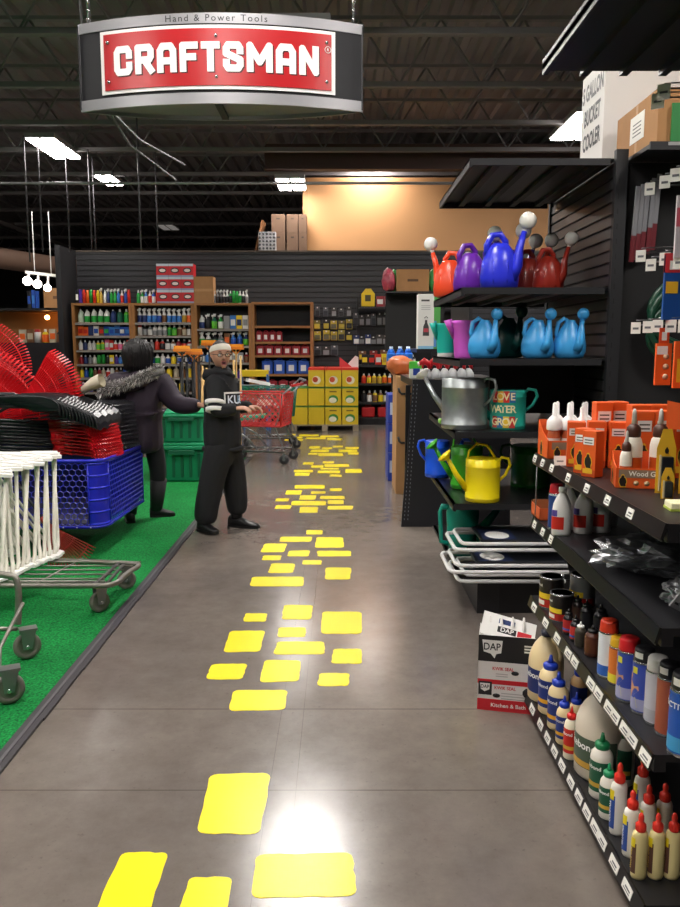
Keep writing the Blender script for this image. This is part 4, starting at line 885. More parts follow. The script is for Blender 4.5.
# ---------------------------------------------------------------- back wall bookcases
WOOD = M('#9c6a38', .55, var=.18, bscale=14); WOODD = M('#7e5429', .6)
BY = 15.28
_proto = {}
def small_item(kind, c1, c2, label, cat, loc, group, w=.09, h=.25):
    """one small product of the back shelves; mesh shared between equals"""
    key = (kind, c1, c2, round(w, 3), round(h, 3))
    if key not in _proto:
        A = M(c1, .4); B = M(c2, .4); mb = MB(); r = w/2
        if kind == 'spray bottle':
            mb.lathe([(r*.9,0),(r,.01),(r,h*.5),(r*.75,h*.62),(r*.3,h*.74),(r*.3,h*.82)], A, 12, bands=[None,B,None,None,None]); mb.box((-r*.95,-.012,h*.82),(r*.5,.012,h*.93), WHT); mb.box((-r*.6,-.008,h*.68),(-r*.42,.008,h*.84), WHT); mb.box((-r*.3,-.02,h*.9),(r*.6,.02,h), M('#e4e4e4', .4))
        elif kind == 'jug':
            mb.lathe([(r*.95,0),(r,.01),(r,h*.5),(r*.92,h*.62),(r*.5,h*.84),(r*.28,h*.9),(r*.28,h)], A, 12, bands=[None,B,None,None,None,M('#d8d8d8', .4)]); mb.tube([(r*.8,0,h*.6),(r*.95,0,h*.75),(r*.3,0,h*.9)], r*.14, A, 6)
        elif kind == 'bottle':
            mb.lathe([(r*.95,0),(r,.01),(r,h*.6),(r*.8,h*.72),(r*.4,h*.8),(r*.4,h*.9),(r*.3,h)], A, 12, bands=[None,B,None,None,M('#dcdcdc', .4),M('#dcdcdc', .4)])
        elif kind == 'can':
            mb.lathe([(r,0),(r,h*.78),(r*.8,h*.84),(r*.75,h),(.001,h)], A, 12, bands=[B,None,A,A]); 
        elif kind == 'tub':
            mb.box((-r,-r*.8,0),(r,r*.8,h*.82), A, None, .012); mb.box((-r*1.04,-r*.85,h*.82),(r*1.04,r*.85,h*.9), B, None, .006); mb.box((-r*.55,-r*.82,h*.2),(r*.45,-r*.8,h*.62), M('#e7e2e4', .5)); mb.tube([(-r*.6,0,h*.9),(-r*.3,0,h),(r*.3,0,h),(r*.6,0,h*.9)], .008, B, 5)
        else:
            mb.box((-r,-r*.5,0),(r,r*.5,h), A, None, .004); mb.box((-r*.8,-r*.51,h*.25),(r*.8,-r*.5,h*.7), B)
        _proto[key] = mb.mesh({'spray bottle':'spray_bottle','jug':'jug','bottle':'bottle','can':'can','tub':'tub','box':'carton'}[kind])
    me = _proto[key]
    o = bpy.data.objects.new(me.name.split('.')[0], me); C.objects.link(o); o.location = loc
    return tag(o, label, cat, group)
CN = {'#e9e9e6':'white','#c8dcc8':'pale green','#22366e':'navy','#1d4fb0':'blue','#3a7fd0':'light blue','#22a040':'green','#63c437':'lime','#d8301f':'red','#f06a22':'orange','#efd321':'yellow','#4b2c8f':'purple','#1b1b20':'black','#7b5436':'brown','#c9a23b':'gold','#e36aa0':'pink','#8d8f92':'grey','#11604c':'dark green','#9c1e2c':'dark red','#c4b9a0':'beige'}
KINDW = {'s':'spray bottle','j':'jug','b':'bottle','c':'can','t':'tub','x':'box'}
KC = {'w':'#e9e9e6','p':'#c8dcc8','n':'#22366e','u':'#1d4fb0','l':'#3a7fd0','g':'#22a040','i':'#63c437','r':'#d8301f','o':'#f06a22','y':'#efd321','v':'#4b2c8f','k':'#1b1b20','m':'#7b5436','a':'#c9a23b','q':'#e36aa0','e':'#8d8f92','d':'#11604c','f':'#9c1e2c','h':'#c4b9a0'}
def row(spec, x0, x1, z, y, where, h=.24, wmax=.11, fill=.9):
    """spec: words like sw>n = white spray bottle with navy label; spread over x0..x1"""
    it = spec.split(); n = len(it); step = (x1-x0)/n
    for k, s_ in enumerate(it):
        kd = KINDW[s_[0]]; c1 = KC[s_[1]]; c2 = KC[s_[2]] if len(s_) > 2 else c1; hh = h*(1.08 if kd == 'spray bottle' else .98)*R.uniform(.93, 1.0); wd = min(wmax if kd != 'jug' else .17, step*fill)
        wd = round(wd, 2)
        hh = round(hh, 2)
        if c1 == c2: nm = '%s %s' % (CN[c1], kd)
        else: nm = '%s %s with %s label' % (CN[c1], kd, CN[c2])
        small_item(kd, c1, c2, clean('%s, %s from left, %s' % (nm, ORD[k], where)), kd, (x0+step*(k+.5), y+R.uniform(0, .03), z), 'products on the back wall shelves', wd, hh)
def bookcase(x0, x1, shelves, label, ztop=2.37, d=.40):
    t = thing('wooden_bookcase', label, 'shelving', ((x0+x1)/2, BY+d/2, 0)); w = (x1-x0)/2; mb = None
    for sx in (-1, 1):
        mb = MB(); a = sx*w; mb.box((min(a, a-sx*.055), -d/2, 0), (max(a, a-sx*.055), d/2, ztop), WOOD); obj('side_panel', mb, t)
    mb = MB(); mb.box((-w+.056, -d/2, ztop-.045), (w-.056, d/2, ztop-.001), WOOD); obj('top_board', mb, t)
    mb = MB(); mb.box((-w+.056, d/2-.012, 0), (w-.056, d/2, ztop-.05), M('#141316', .7)); obj('back_board', mb, t)
    for z in shelves:
        mb = MB(); mb.box((-w+.056, -d/2+.01, z-.03), (w-.056, d/2-.013, z), WOODD); s = obj('shelf', mb, t)
        mb = MB(); mb.box((-w+.056, -d/2+.003, z-.045), (w-.056, -d/2+.0095, z-.005), M('#8a857e', .5, var=.5, bscale=9) if len(shelves) > 6 else WOOD); obj('price_strip', mb, s)
    return t
R.seed(11)
zs1 = [2.00, 1.75, 1.475, 1.205, .94, .66, .38, .10]
bx = [-5.18, -4.02, -2.82, -1.71, -.52]
bookcase(bx[0], bx[1]-.005, zs1, 'leftmost wooden bookcase on the back wall, crammed with cleaning bottles')
bookcase(bx[1], bx[2]-.005, zs1, 'second wooden bookcase from the left, below the red cartons')
bookcase(bx[2], bx[3]-.005, [1.88, 1.555, 1.235, .92, .60, .3, .10], 'third wooden bookcase, behind the woman with the white headband')
bookcase(bx[3], bx[4], [1.94, 1.635, 1.375, 1.01, .68, .3], 'rightmost wooden bookcase with red and blue tubs', 2.39)
yy = BY+.11
U = ['leftmost bookcase', 'second bookcase', 'third bookcase']
a, b = bx[0]+.07, bx[1]-.07
row('xkw xv cr co cg cr cy ya'.replace('ya','sa')+' jw sn sg sg sl bwr su cr', a-.02, b+.03, 2.37, yy, U[0]+' top', .27, .1)
row('jp jwg jwg jwg jwg jn bd big', a, b, 2.00, yy, U[0]+' top shelf', .27, .12)
row('xor xor xn xwu xmr xug xlu xln xuw xul', a, b, 1.75, yy, U[0]+' second shelf', .19, .13, .95)
row('bw bn bw bw byi byi xqw xrw bwr bwq bwr xr', a, b, 1.475, yy, U[0]+' third shelf', .2)
row('bf bn be bw cg cg bk xyw bv bl cw ck', a, b, 1.205, yy, U[0]+' fourth shelf', .18)
row('by bu cg bm bf bh bwr cw bm bk cu bg', a, b, .94, yy, U[0]+' fifth shelf', .2)
row('bv bu bk by bd bm bw bu', a, b, .66, yy, U[0]+' sixth shelf', .2)
a, b = bx[1]+.07, bx[2]-.07
row('bg sgw slw bwr suw cr', a, a+.45, 2.37, yy, U[1]+' top', .26, .1)
row('swn swn swl swl swu swm swl swl swl swa swo', a, b, 2.00, yy, U[1]+' top shelf', .26, .1, .95)
row('crw bke bew jwe jwe jwe big bgi bhm bmh bkw', a, b, 1.75, yy, U[1]+' second shelf', .22, .12, .95)
row('bd bg be br brk bkw bmw bf bkr bfw', a, b, 1.475, yy, U[1]+' third shelf', .22)
row('bwu bu bwu bwg bw bwu by bwu bw bu', a, b, 1.205, yy, U[1]+' fourth shelf', .2)
row('bk by bya bya by bh bm by', a, b, .94, yy, U[1]+' fifth shelf', .23)
row('bh bw bwh bh bw by bk', a, b, .66, yy, U[1]+' sixth shelf', .24)
row('xug bk be bw bu', a, b, .38, yy, U[1]+' seventh shelf', .2)
a, b = bx[2]+.07, bx[3]-.07
row('bwe sek sek swk swk bgk cg cg bwg bwk swe', a+.28, b, 2.37, yy, U[2]+' top', .25, .1)
row('jwn sk sdi sgw xee xlw xyn xwe', a, b, 1.88, yy, U[2]+' top shelf', .27, .13)
row('swg swd skd sed xmo slu slu sni', a, b, 1.555, yy, U[2]+' second shelf', .25, .11)
row('bnw bl bk bwu xew xmw xwe xew bfm', a, b, 1.235, yy, U[2]+' third shelf', .2)
row('bk bdi bk bew bdk bg bv bk', a, b, .92, yy, U[2]+' fourth shelf', .2)
row('bgi bv bvl bk bd bg', a, b, .60, yy, U[2]+' fifth shelf', .22)
a, b = bx[3]+.07, bx[4]-.07; W4 = 'rightmost bookcase'
row('tf tf tf tf', a, a+.52, 1.635, yy, W4+' upper tub shelf', .22, .13)
row('tf tf tf tf tf tf', a, b, 1.375, yy, W4+' second tub shelf', .21, .16)
row('tu tu tu tu', a+.1, b, 1.01, yy, W4+' blue tub shelf', .30, .24)
row('tf tf tf tf tf', a, b, .68, yy, W4+' shelf below the blue tubs', .22, .18)
row('tf tf tu tf', a, b, .3, yy, W4+' lowest shelf', .25, .2)
# nine red cartons and a brown one on the second bookcase
cx0 = P(157, 290, 15.3).x; cw = (P(194, 290, 15.3).x-cx0)/3
for r_ in range(3):
    for k in range(3):
        t = thing('red_carton', 'red drink-style carton, %s column from left, %s' % (ORD[k], ['bottom row','middle row','top row'][r_]), 'carton', (cx0+cw*k+cw/2, 15.42, 2.3705+.247*r_), 0, 'stacked red cartons above the second bookcase')
        if r_ == 0 and k == 0:
            mb = MB(); mb.box((-cw/2+.002,-.14,0),(cw/2-.002,.14,.245), M('#c3202a', .45)); mb.box((-cw/2+.002,-.1412,.2),(cw/2-.002,-.14,.245), M('#bfc6cf', .4)); mb.box((-cw/2+.002,-.1412,0),(cw/2-.002,-.14,.03), M('#8b98b8', .4)); rc1 = mb.mesh('carton')
            mb = MB(); mb.prism([(.08*math.cos(a*PI/8), .05*math.sin(a*PI/8)+.12) for a in range(16)], .1412, .1416, M('#1c1c24', .5), FACE); mb.prism([(.06*math.cos(a*PI/8), .03*math.sin(a*PI/8)+.12) for a in range(16)], .1416, .142, M('#e9d9d2', .5), FACE); rc2 = mb.mesh('logo')
        obj('carton', rc1, t); obj('logo', rc2, t)
mb = MB(); mb.box((-.2,-.15,0),(.2,.15,.5), CARD, None, .004); mb.box((-.2005,-.1515,.22),(.2,-.1505,.27), M('#b98c5c', .5)); tag(obj('cardboard_box', mb, loc=(P(203, 290, 15.3).x, 15.44, 2.3705)), 'plain brown cardboard box beside the stacked red cartons', 'box')
# things above the back wall, left of the tan bulkhead
t = thing('storage_carton', 'x', 'carton', (0,0,0), 0, 'brown cartons stored above the back wall'); mb = MB(); mb.box((-.19,-.2,0),(.19,.2,.36), M('#6d5442', .8), None, .006); mb.box((-.05,-.203,.26),(.05,-.2005,.29), M('#3a2c22', .7)); obj('carton', mb, t)
k = 0
for i, (px, n_) in enumerate(((279,2),(293,2),(303,2))):
    for j in range(n_):
        q = t if k == 0 else dup(t, (0,0,0)); q.location = (P(px, 240, 16.25).x, 16.24+.0*i, 3.4305+.362*j); q['label'] = 'brown storage carton above the wall, %s column, %s' % (ORD[i], ['lower','upper'][j]); k += 1
        q.scale = ((.72,.6,.4)[i], .9, 1)
mb = MB(); mb.box((-.17,-.1,0),(.17,.1,.36), M('#9a9a9c', .7)); 
for i in range(5):
    for j in range(5): mb.lathe([(.025,0),(.0001,.001)], M('#4c4c52', .7), 8, TR(-.14+.07*i, -.101, .04+.07*j) @ RX(PI/2))
tag(obj('patterned_box', mb, loc=(P(268, 240, 16.1).x, 15.98, 3.4305)), 'grey patterned box standing before the brown cartons above the wall', 'box')
mb = MB(); mb.box((-.02,-.25,0),(.02,.25,.62), M('#8a5a34', .7), RY(.25)); tag(obj('wooden_sheet', mb, loc=(P(260, 240, 16.2).x-.08, 16.28, 3.4355)), 'brown wooden panel leaning at the left of the stored cartons', 'panel')
# ---------------------------------------------------------------- black wall shelving, right part of the back wall
t = thing('wall_shelving', 'black steel wall shelving with jars, bottles and red cans below the pegs', 'shelving', (1.15, 15.55, 0)); sh5 = t
x0, x1 = -.78, 1.4
mb = MB(); mb.box((x0,.28,0),(x1,.3,2.2), M('#101012', .6)); obj('pegboard', mb, t)
for z in (2.31, 1.18, .82, .45, .15):
    mb = MB(); mb.box((x0,-.15,z-.03),(x1,.28,z), BLK); mb.box((x0,-.156,z-.04),(x1,-.15,z), M('#2a2a2c', .4)); obj('shelf', mb, t)
for x in (x0-.04, .3, x1): 
    mb = MB(); mb.box((x,.24,0),(x+.04,.32,2.5), BLKM); obj('upright', mb, t)
mb = MB(); mb.box((x0,-.12,0),(x1,.27,.12), BLK); obj('kick_plate', mb, t)
R.seed(5)
row('bor boy bya bya byo bwo bwh bo bwr', .42, 1.35, .82, 15.5, 'jar shelf of the black wall shelving', .2)
row('bk bmw bym bmy bkw bke bm bgk', .42, 1.3, .45, 15.5, 'dark bottle shelf of the black wall shelving', .24)
row('xky xkr xrw xya xyr xry cg bkw', .42, 1.5, 1.18, 15.5, 'upper shelf of the black wall shelving', .22, .12)
for k in range(3):
    t = thing('gas_can', 'red plastic can on the lowest black shelf, %s from the left' % ORD[k], 'can', (.56+.32*k, 15.5, .1505), 0, 'red plastic cans on the lowest shelf')
    if k == 0:
        mb = MB(); mb.box((-.13,-.08,0),(.13,.08,.2), M('#b3161c', .4), None, .02); g1 = mb.mesh('can_body'); mb = MB(); mb.tube([(-.06,0,.195),(-.05,0,.235),(.05,0,.235),(.06,0,.195)], .012, M('#8f1015', .4), 6); g2 = mb.mesh('handle')
    obj('can_body', g1, t); obj('handle', g2, t)
# yellow jug and red cartons on the top shelf
p = P(368, 304, 15.5); t = thing('yellow_jug', 'bright yellow jug with dark emblem on the top black shelf', 'jug', (p.x, 15.5, 2.3105)); mb = MB(); mb.box((-.13,-.09,0),(.13,.09,.26), M('#e8c414', .4), None, .02); mb.prism([(-.125,.25),(.125,.25),(.05,.34),(-.05,.34)], -.08, .08, M('#e8c414', .4), FACE); obj('jug_body', mb, t); mb = MB(); mb.box((-.06,-.092,.1),(.05,-.0905,.22), M('#4c4420', .5)); obj('emblem', mb, t)
mb = MB(); mb.box((-.035,-.03,.338),(.035,.03,.36), M('#1d1d1d', .5)); obj('cap', mb, t)
for k in range(5):
    x = P(380+8*k, 300, 15.5).x
    small_item('box', '#9c1e2c', '#e9e9e6', 'dark red carton on the top black shelf, %s right of the yellow jug' % ORD[k], 'carton', (x, 15.5, 2.3105), 'dark red cartons beside the yellow jug', .14, .2)
# pegged packs on the wall: rows of hanging cards
def pegs(xs, zs, y, cols, label, w, h, seed, name='hanging_pack'):
    R.seed(seed); n = 0
    for j, z in enumerate(zs):
        for i, x in enumerate(xs):
            c1, c2 = R.choice(cols); key = ('peg', c1, c2, w, h)
            if key not in _proto:
                mb = MB(); mb.box((-w/2,-.004,0),(w/2,.004,h), M(c2, .5)); mb.box((-w*.4,-.03,h*.08),(w*.4,-.004,h*.6), M(c1, .4)); mb.box((-w*.12,-.006,h*.82),(w*.12,-.004,h*.95), WHT); _proto[key] = mb.mesh(name)
            o = bpy.data.objects.new(name, _proto[key]); C.objects.link(o); o.location = (x+R.uniform(-.01,.01), y, z); o.scale = (1, 1, R.uniform(.8, 1.05))
            tag(o, ('%s, %s row, %s from left' % (label, ['upper','lower'][j], ORD[i])) if len(zs) > 1 else '%s, %s from left' % (label, ORD[i]), 'pack', label+'s')
    # peg hooks are part of the wall shelving
ylw = [('#d8c23a','#7b6f2a'),('#c9b530','#26231c'),('#6c6a4c','#d0b93a'),('#2a2a26','#b7a63c')]
drk = [('#2c2f38','#55585e'),('#1b1b20','#4d4f52'),('#7a7d80','#2a2a2c'),('#8d8f92','#3d3a38')]
xs = [P(px, 340, 15.8).x for px in (317.5,326,334,341.5,349)]
pegs(xs, (2.13,), 15.78, drk+[('#b5352a','#c9a23b')], 'small dark pack hung beside the wooden bookcases', .10, .2, 1)
pegs(xs, (1.88, 1.66), 15.78, ylw, 'yellow carded pack hung beside the wooden bookcases', .13, .2, 2)
pegs(xs[:3], (1.36,), 15.78, drk, 'grey carded pack hung below the yellow cards', .15, .22, 3)
xs2 = [P(px, 340, 15.8).x for px in (356,362,368,373.5,379,385,391,397,403,409)]
pegs(xs2, (1.95,), 15.78, drk, 'long dark tool pack hung under the top black shelf', .10, .26, 4)
pegs(xs2, (1.58,), 15.78, drk+[('#e9e9e6','#22366e'),('#c9352a','#d8c23a')], 'small carded pack hung in the middle of the black shelving', .12, .2, 6)
pegs([P(px, 340, 15.8).x for px in (362,374,384,394)], (1.27,), 15.78, [('#d8301f','#8d2a22'),('#efd321','#7b5436'),('#a8884c','#55585e')], 'bright carded pack hung above the jar shelf', .15, .2, 7)
mb = MB(); mb.prism([(-.18,0),(.18,0),(.18,.02),(-.18,.3)], -.004, .004, M('#c2353a', .5), FACE); mb.prism([(-.18,0),(.18,0),(.18,.3),(.12,.33)], -.002, .0, WHT, FACE); tag(obj('display_card', mb, loc=P(349, 373, 15.0)), 'red and white slanted display card above the yellow cartons', 'card')
# high shelf with carton and coloured bags
t = thing('wall_shelf', 'short black high shelf carrying a brown carton between bags', 'shelf', (P(411, 292, 13.5).x, 13.5, HZ(292, 13.5))); mb = MB(); mb.box((-.42,-.2,-.03),(.6,.25,0), BLK); obj('shelf_board', mb, t)
mb = MB(); mb.box((-.42,.22,-1.0),(.6,.25,-.03), M('#0d0d0f', .6)); obj('back_panel', mb, t)
z0 = HZ(292, 13.5); bx_ = P(412, 280, 13.5).x
mb = MB(); mb.box((-.27,-.15,0),(.27,.15,.36), CARD); mb.box((-.09,-.1515,.16),(.09,-.1502,.2), M('#5a3f28', .6)); tag(obj('cardboard_box', mb, loc=(bx_, 13.48, z0+.001)), 'brown cardboard carton on the high black shelf between coloured bags', 'box')
def bag(loc, s, col, label, seed=1):
    R.seed(seed); bm = bmesh.new(); bmesh.ops.create_icosphere(bm, subdivisions=3, radius=1)
    from mathutils import noise
    for v in bm.verts:
        n = noise.noise(v.co*2.5+Vector((seed*3, 0, 0)))*.25
        v.co = Vector((v.co.x*s[0]*(1+n), v.co.y*s[1]*(1+n), max(0, .5+v.co.z*.55*(1+n))*s[2]))
    mb = MB(); bm.verts.index_update(); mb.add([v.co.copy() for v in bm.verts], [[v.index for v in f.verts] for f in bm.faces], M(col, .35, var=.3, bscale=12), True); bm.free()
    return tag(obj('plastic_bag', mb, loc=loc), label, 'bag')
bag((bx_-.40, 13.42, z0+.001), (.11,.12,.36), '#b84a5c', 'pink and white bag left of the brown carton on the high shelf', 2)
bag((bx_-.30, 13.56, z0+.001), (.07,.1,.35), '#58b86a', 'green striped bag squeezed left of the brown carton', 3)
bag((bx_+.36, 13.5, z0+.001), (.10,.12,.36), '#2f8f4c', 'green bag right of the brown carton on the high shelf', 4)
# ---------------------------------------------------------------- gondola end panel and the aisle behind it
PY = 6.62
t = thing('end_panel_unit', 'low black steel shelving end with perforated edge, watering cans beside it', 'shelving', (1.0, PY, 0)); mb = MB()
prof = [(-.47,0),(.47,0),(.44,1.27),(-.385,1.27)]
mb.prism(prof, -.02, .02, M('#1a1b20', .5), FACE); obj('end_panel', mb, t)
mb = MB()
for k in range(34):
    x = -.447+.0020*k; mb.box((x,-.0212,.06+k*.035),(x+.006,-.0201,.075+k*.035), M('#7d8088', .5)); mb.box((x+.03,-.0212,.06+k*.035),(x+.036,-.0201,.075+k*.035), M('#7d8088', .5))
obj('perforation_strip', mb, t)
mb = MB(); mb.box((-.38,.021,1.2),(.44,1.4,1.262), BLK); mb.box((-.44,.021,0),(-.40,.06,1.22), BLK); mb.box((-.2,.021,0),(.2,1.4,.15), BLK); mb.box((.0,.021,.15),(.03,1.4,1.2), BLK); obj('shelf_frame', mb, t)
# red trigger spray bottles on its top
for k, px in enumerate((427,436,445,453,462,469)):
    t = thing('spray_bottle', 'clear spray bottle with red trigger, %s from the left above the end panel' % ORD[k], 'spray bottle', (P(px, 378, 6.75).x, 6.78, 1.2705 if px > 9 else 0), R.uniform(-.3,.3), 'red-trigger spray bottles above the end panel'); t.scale = (1.15,1.15,1.5)
    if k == 0:
        mb = MB(); mb.lathe([(.035,0),(.04,.01),(.04,.03),(.02,.055),(.014,.06)], M('#c9ccce', .3), 14); s1 = mb.mesh('bottle_body'); mb = MB(); mb.tube([(.02,0,.055),(.015,0,.085),(-.02,0,.1),(-.055,0,.085)], [.013,.018,.02,.012], M('#d0202c', .35), 8); mb.tube([(-.02,0,.09),(-.035,-.005,.06)], .008, M('#d0202c', .35), 6); mb.tube([(-.055,0,.086),(-.068,0,.08)], .012, WHT, 8); s2 = mb.mesh('trigger_head')
    obj('bottle_body', s1, t); obj('trigger_head', s2, t)
t = thing('wipes_pack', 'green and white pack left of the red-trigger spray bottles', 'pack', (P(416, 375, 7.0).x, 7.0, 1.2625)); mb = MB(); mb.box((-.06,-.04,0),(.06,.04,.15), M('#e2e8e0', .5), None, .01); mb.box((-.061,-.041,.08),(.061,.041,.152), M('#4cc23c', .5), None, .01); mb.box((-.03,-.042,.03),(.03,-.0405,.09), M('#1d3f9a', .5)); obj('pack', mb, t)
mb = MB(); mb.box((-.04,-.03,0),(.04,.03,.03), M('#8fd05a', .5), None, .01); tag(obj('glove_pack', mb, loc=(.66, 4.9, 1.0655)), 'pale green pack lying at the left end behind the galvanized can', 'pack')
# tall white carton with sprayer picture, green edge; on a tall black stand
zc = 1.52; p = P(429, 343, 8.6)
t = thing('stock_shelving', 'tall black aisle shelving holding the white sprayer carton and blue jugs', 'shelving', (1.2, 9.2, 0)); mb = MB(); mb.box((-.36,-.6,zc-.04),(.6,.8,zc-.001), BLK); obj('shelf', mb, t)
mb = MB(); mb.box((.2,-.6,0),(.24,.8,2.3), M('#101012', .6)); mb.box((-.2,-.6,0),(.24,-.55,zc-.04), M('#101012', .6)); obj('back_panel', mb, t)
mb = MB(); mb.box((-.36,-.5,0),(.2,.8,.14), BLK); obj('base_deck', mb, t)
t = thing('sprayer_carton', 'tall white carton with green edge and sprayer drawing', 'box', (P(418, 343, 8.62).x, 8.62, zc)); mb = MB(); mb.box((0,0,0),(.17,.2,.59), M('#d9dbd6', .5)); mb.box((.17,0,0),(.24,.2,.59), M('#4fa04c', .5)); mb.box((0,-.0008,0),(.17,0,.03), M('#7fb8d8', .5)); mb.box((.172,-.0008,.02),(.2,0,.3), M('#4c8ad0', .5)); obj('carton', mb, t)
mb = MB(); dg = M('#3c3c3e', .5); mb.prism([(.05,.14),(.12,.14),(.115,.24),(.098,.28),(.098,.31),(.072,.31),(.072,.28),(.055,.24)], .0012, .002, dg, FACE); mb.prism([(.058,.18),(.112,.18),(.11,.22),(.06,.22)], .002, .0025, M('#b8404c', .5), FACE); mb.tube([(.065,-.003,.33),(.085,-.003,.35),(.105,-.003,.33)], .004, dg, 6); mb.box((.03,-.0015,.51),(.12,-.001,.53), dg)
for k in range(3): mb.box((.03,-.0015,.42+.02*k),(.13,-.001,.428+.02*k), M('#aaa', .5))
obj('front_print', mb, t)
# cartons with hooks (brown) and blue cases in front of end panel
t = thing('tall_carton', 'tall brown carton with black hooks, standing left of the black end panel', 'box', (P(394, 450, 8.4).x, 8.1, 0)); mb = MB(); mb.box((0,0,0),(.30,.6,1.24), M('#b98d5e', .8, var=.1, bscale=9), None, .004); obj('carton', mb, t)
for z in (1.06, .55):
    mb = MB(); mb.tube([(.02,-.01,z+.06),(.03,-.02,z+.02),(.05,-.03,z),(.15,-.03,z)], .012, M('#151515', .4), 6); obj('black_hook', mb, t)
for k, z in enumerate((.0005, .335, .67)):
    mb = MB(); mb.box((0,0,0),(.10,.5,.33), M('#2440a8', .45), None, .01); mb.box((.02,-.0015,.1),(.08,-.0005,.24), M('#c9d2e8', .5)); tag(obj('blue_case', mb, loc=(P(388, 450, 8.9).x, 8.9, z)), 'blue case stacked beside the brown carton, %s from the floor' % ORD[k], 'box', 'blue cases beside the brown carton')
bag((P(400, 380, 8.4).x, 8.4, 1.2415), (.15,.16,.20), '#b8643c', 'orange-brown bag sitting on the tall brown carton', 6)
t0 = None
for k, px in enumerate((391, 400, 408)):
    loc = (P(px, 366, 9.3).x, 9.3, 1.3085)
    if t0 is None:
        t0 = thing('blue_jug', 'x', 'jug', loc, 0, 'blue jugs with white labels'); mb = MB(); mb.box((-.05,-.08,0),(.05,.08,.16), M('#2b6fd0', .3), None, .015); mb.lathe([(.05,.155),(.03,.2),(.02,.21)], M('#2b6fd0', .3), 12); obj('jug_body', mb, t0); mb = MB(); mb.box((-.035,-.082,.03),(.035,-.0805,.1), M('#d9e4ee', .5)); obj('label_patch', mb, t0); mb = MB(); mb.lathe([(.022,.205),(.022,.235),(.001,.235)], M('#cfe0ee', .4), 12); obj('cap', mb, t0); r_ = t0
    else: r_ = dup(t0, loc)
    r_['label'] = 'bright blue jug with white label, %s from the left above the brown cartons' % ORD[k]
t = thing('jug_stand', 'narrow black shelf under the blue jugs', 'shelf', (.82, 9.3, 0)); mb = MB(); mb.box((-.27,-.12,1.27),(.01,.2,1.308), BLK); obj('shelf_board', mb, t); mb = MB(); mb.box((-.2,.16,0),(-.1,.2,1.27), BLK); obj('post', mb, t)
# ---------------------------------------------------------------- pallet with wrapped yellow cartons
pa = F(294, 431); D0 = 14.3
t = thing('pallet', 'wooden pallet under the shrink-wrapped yellow cartons', 'pallet', ((P(325,430,D0).x), D0+.45, 0)); pw = (P(358,430,D0).x-P(291,430,D0).x)/2
pm = M('#a3937c', .8)
for k in range(5):
    mb = MB(); mb.box((-pw,-.5+.22*k,.1),(pw,-.5+.22*k+.12,.12), pm); obj('deck_board', mb, t)
for x in (-pw, -.05, pw-.1):
    mb = MB(); mb.box((x,-.5,0.0),(x+.1,.5,.1), pm); obj('runner', mb, t)
cw = 2*pw/4; chh = .345; cp = None
for r_ in range(3):
    for k in range(4):
        if r_ == 2 and k == 0: continue
        x = P(325,430,D0).x-pw+cw*(k+.5)+(0 if r_ < 2 else 0); z = .1205+chh*r_*1.005
        if cp is None:
            mb = MB(); mb.box((-cw/2+.008,-.15,0),(cw/2-.008,.15,chh-.02), M('#d9bb22', .4), None, .006); bd = mb.mesh('carton')
            gr = MB(); gr.prism([(.09*math.cos(a*PI/8), .075*math.sin(a*PI/8)+.12) for a in range(16)], .1505, .1515, M('#3c8a3a', .5), FACE); gr.prism([(.07*math.cos(a*PI/8)-.01, .05*math.sin(a*PI/8)+.10) for a in range(16)], .1515, .152, M('#e9e6d0', .5), FACE); gr.box((-.07,-.152,.245),(.06,-.1505,.27), M('#7a6418', .5)); gl_ = gr.mesh('front_print')
            ld = MB(); ld.box((-cw/2+.006,-.152,chh-.045),(cw/2-.006,.152,chh-.005), M('#d2301f', .4)); lr = ld.mesh('lid')
            ld = MB(); ld.box((-cw/2+.006,-.152,chh-.03),(cw/2-.006,.152,chh-.015), M('#5aa24a', .4)); lg = ld.mesh('lid'); pr2 = MB(); pr2.prism([(.08*math.cos(a*PI/8), .075*math.sin(a*PI/8)+.12) for a in range(16)], .1505, .1515, M('#e6ddc8', .5), FACE); pr2.prism([(.05*math.cos(a*PI/8)-.02, .05*math.sin(a*PI/8)+.13) for a in range(16)], .1515, .152, M('#d0502a', .5), FACE); l2 = pr2.mesh('front_print'); cp = 1
        for dd, y in enumerate((D0+.11, D0+.43, D0+.75)):
            if dd and r_ < 2: continue
            q = thing('yellow_carton', 'yellow pallet carton, %s from left, %s row from the top%s' % (ORD[k if r_ < 2 else k-1], ORD[2-r_], ['', ', behind the front one', ', rearmost'][dd]), 'carton', (x, y, z), 0, 'yellow cartons stacked on the pallet')
            obj('carton', bd, q)
            obj('lid', lr if r_ == 2 else lg, q)
            if k > 1 or r_ == 2: obj('front_print', gl_ if r_ < 2 else l2, q)
for r_ in range(2):
    for k in range(4):
        q = thing('yellow_carton', 'yellow carton filling the pallet behind, %s from left, %s layer' % (ORD[k], ['lowest', 'middle'][r_]), 'carton', (P(325,430,D0).x-pw+cw*(k+.5), D0+.46, .1205+chh*r_*1.005), 0, 'yellow cartons stacked on the pallet'); obj('carton', bd, q); obj('lid', lg, q)
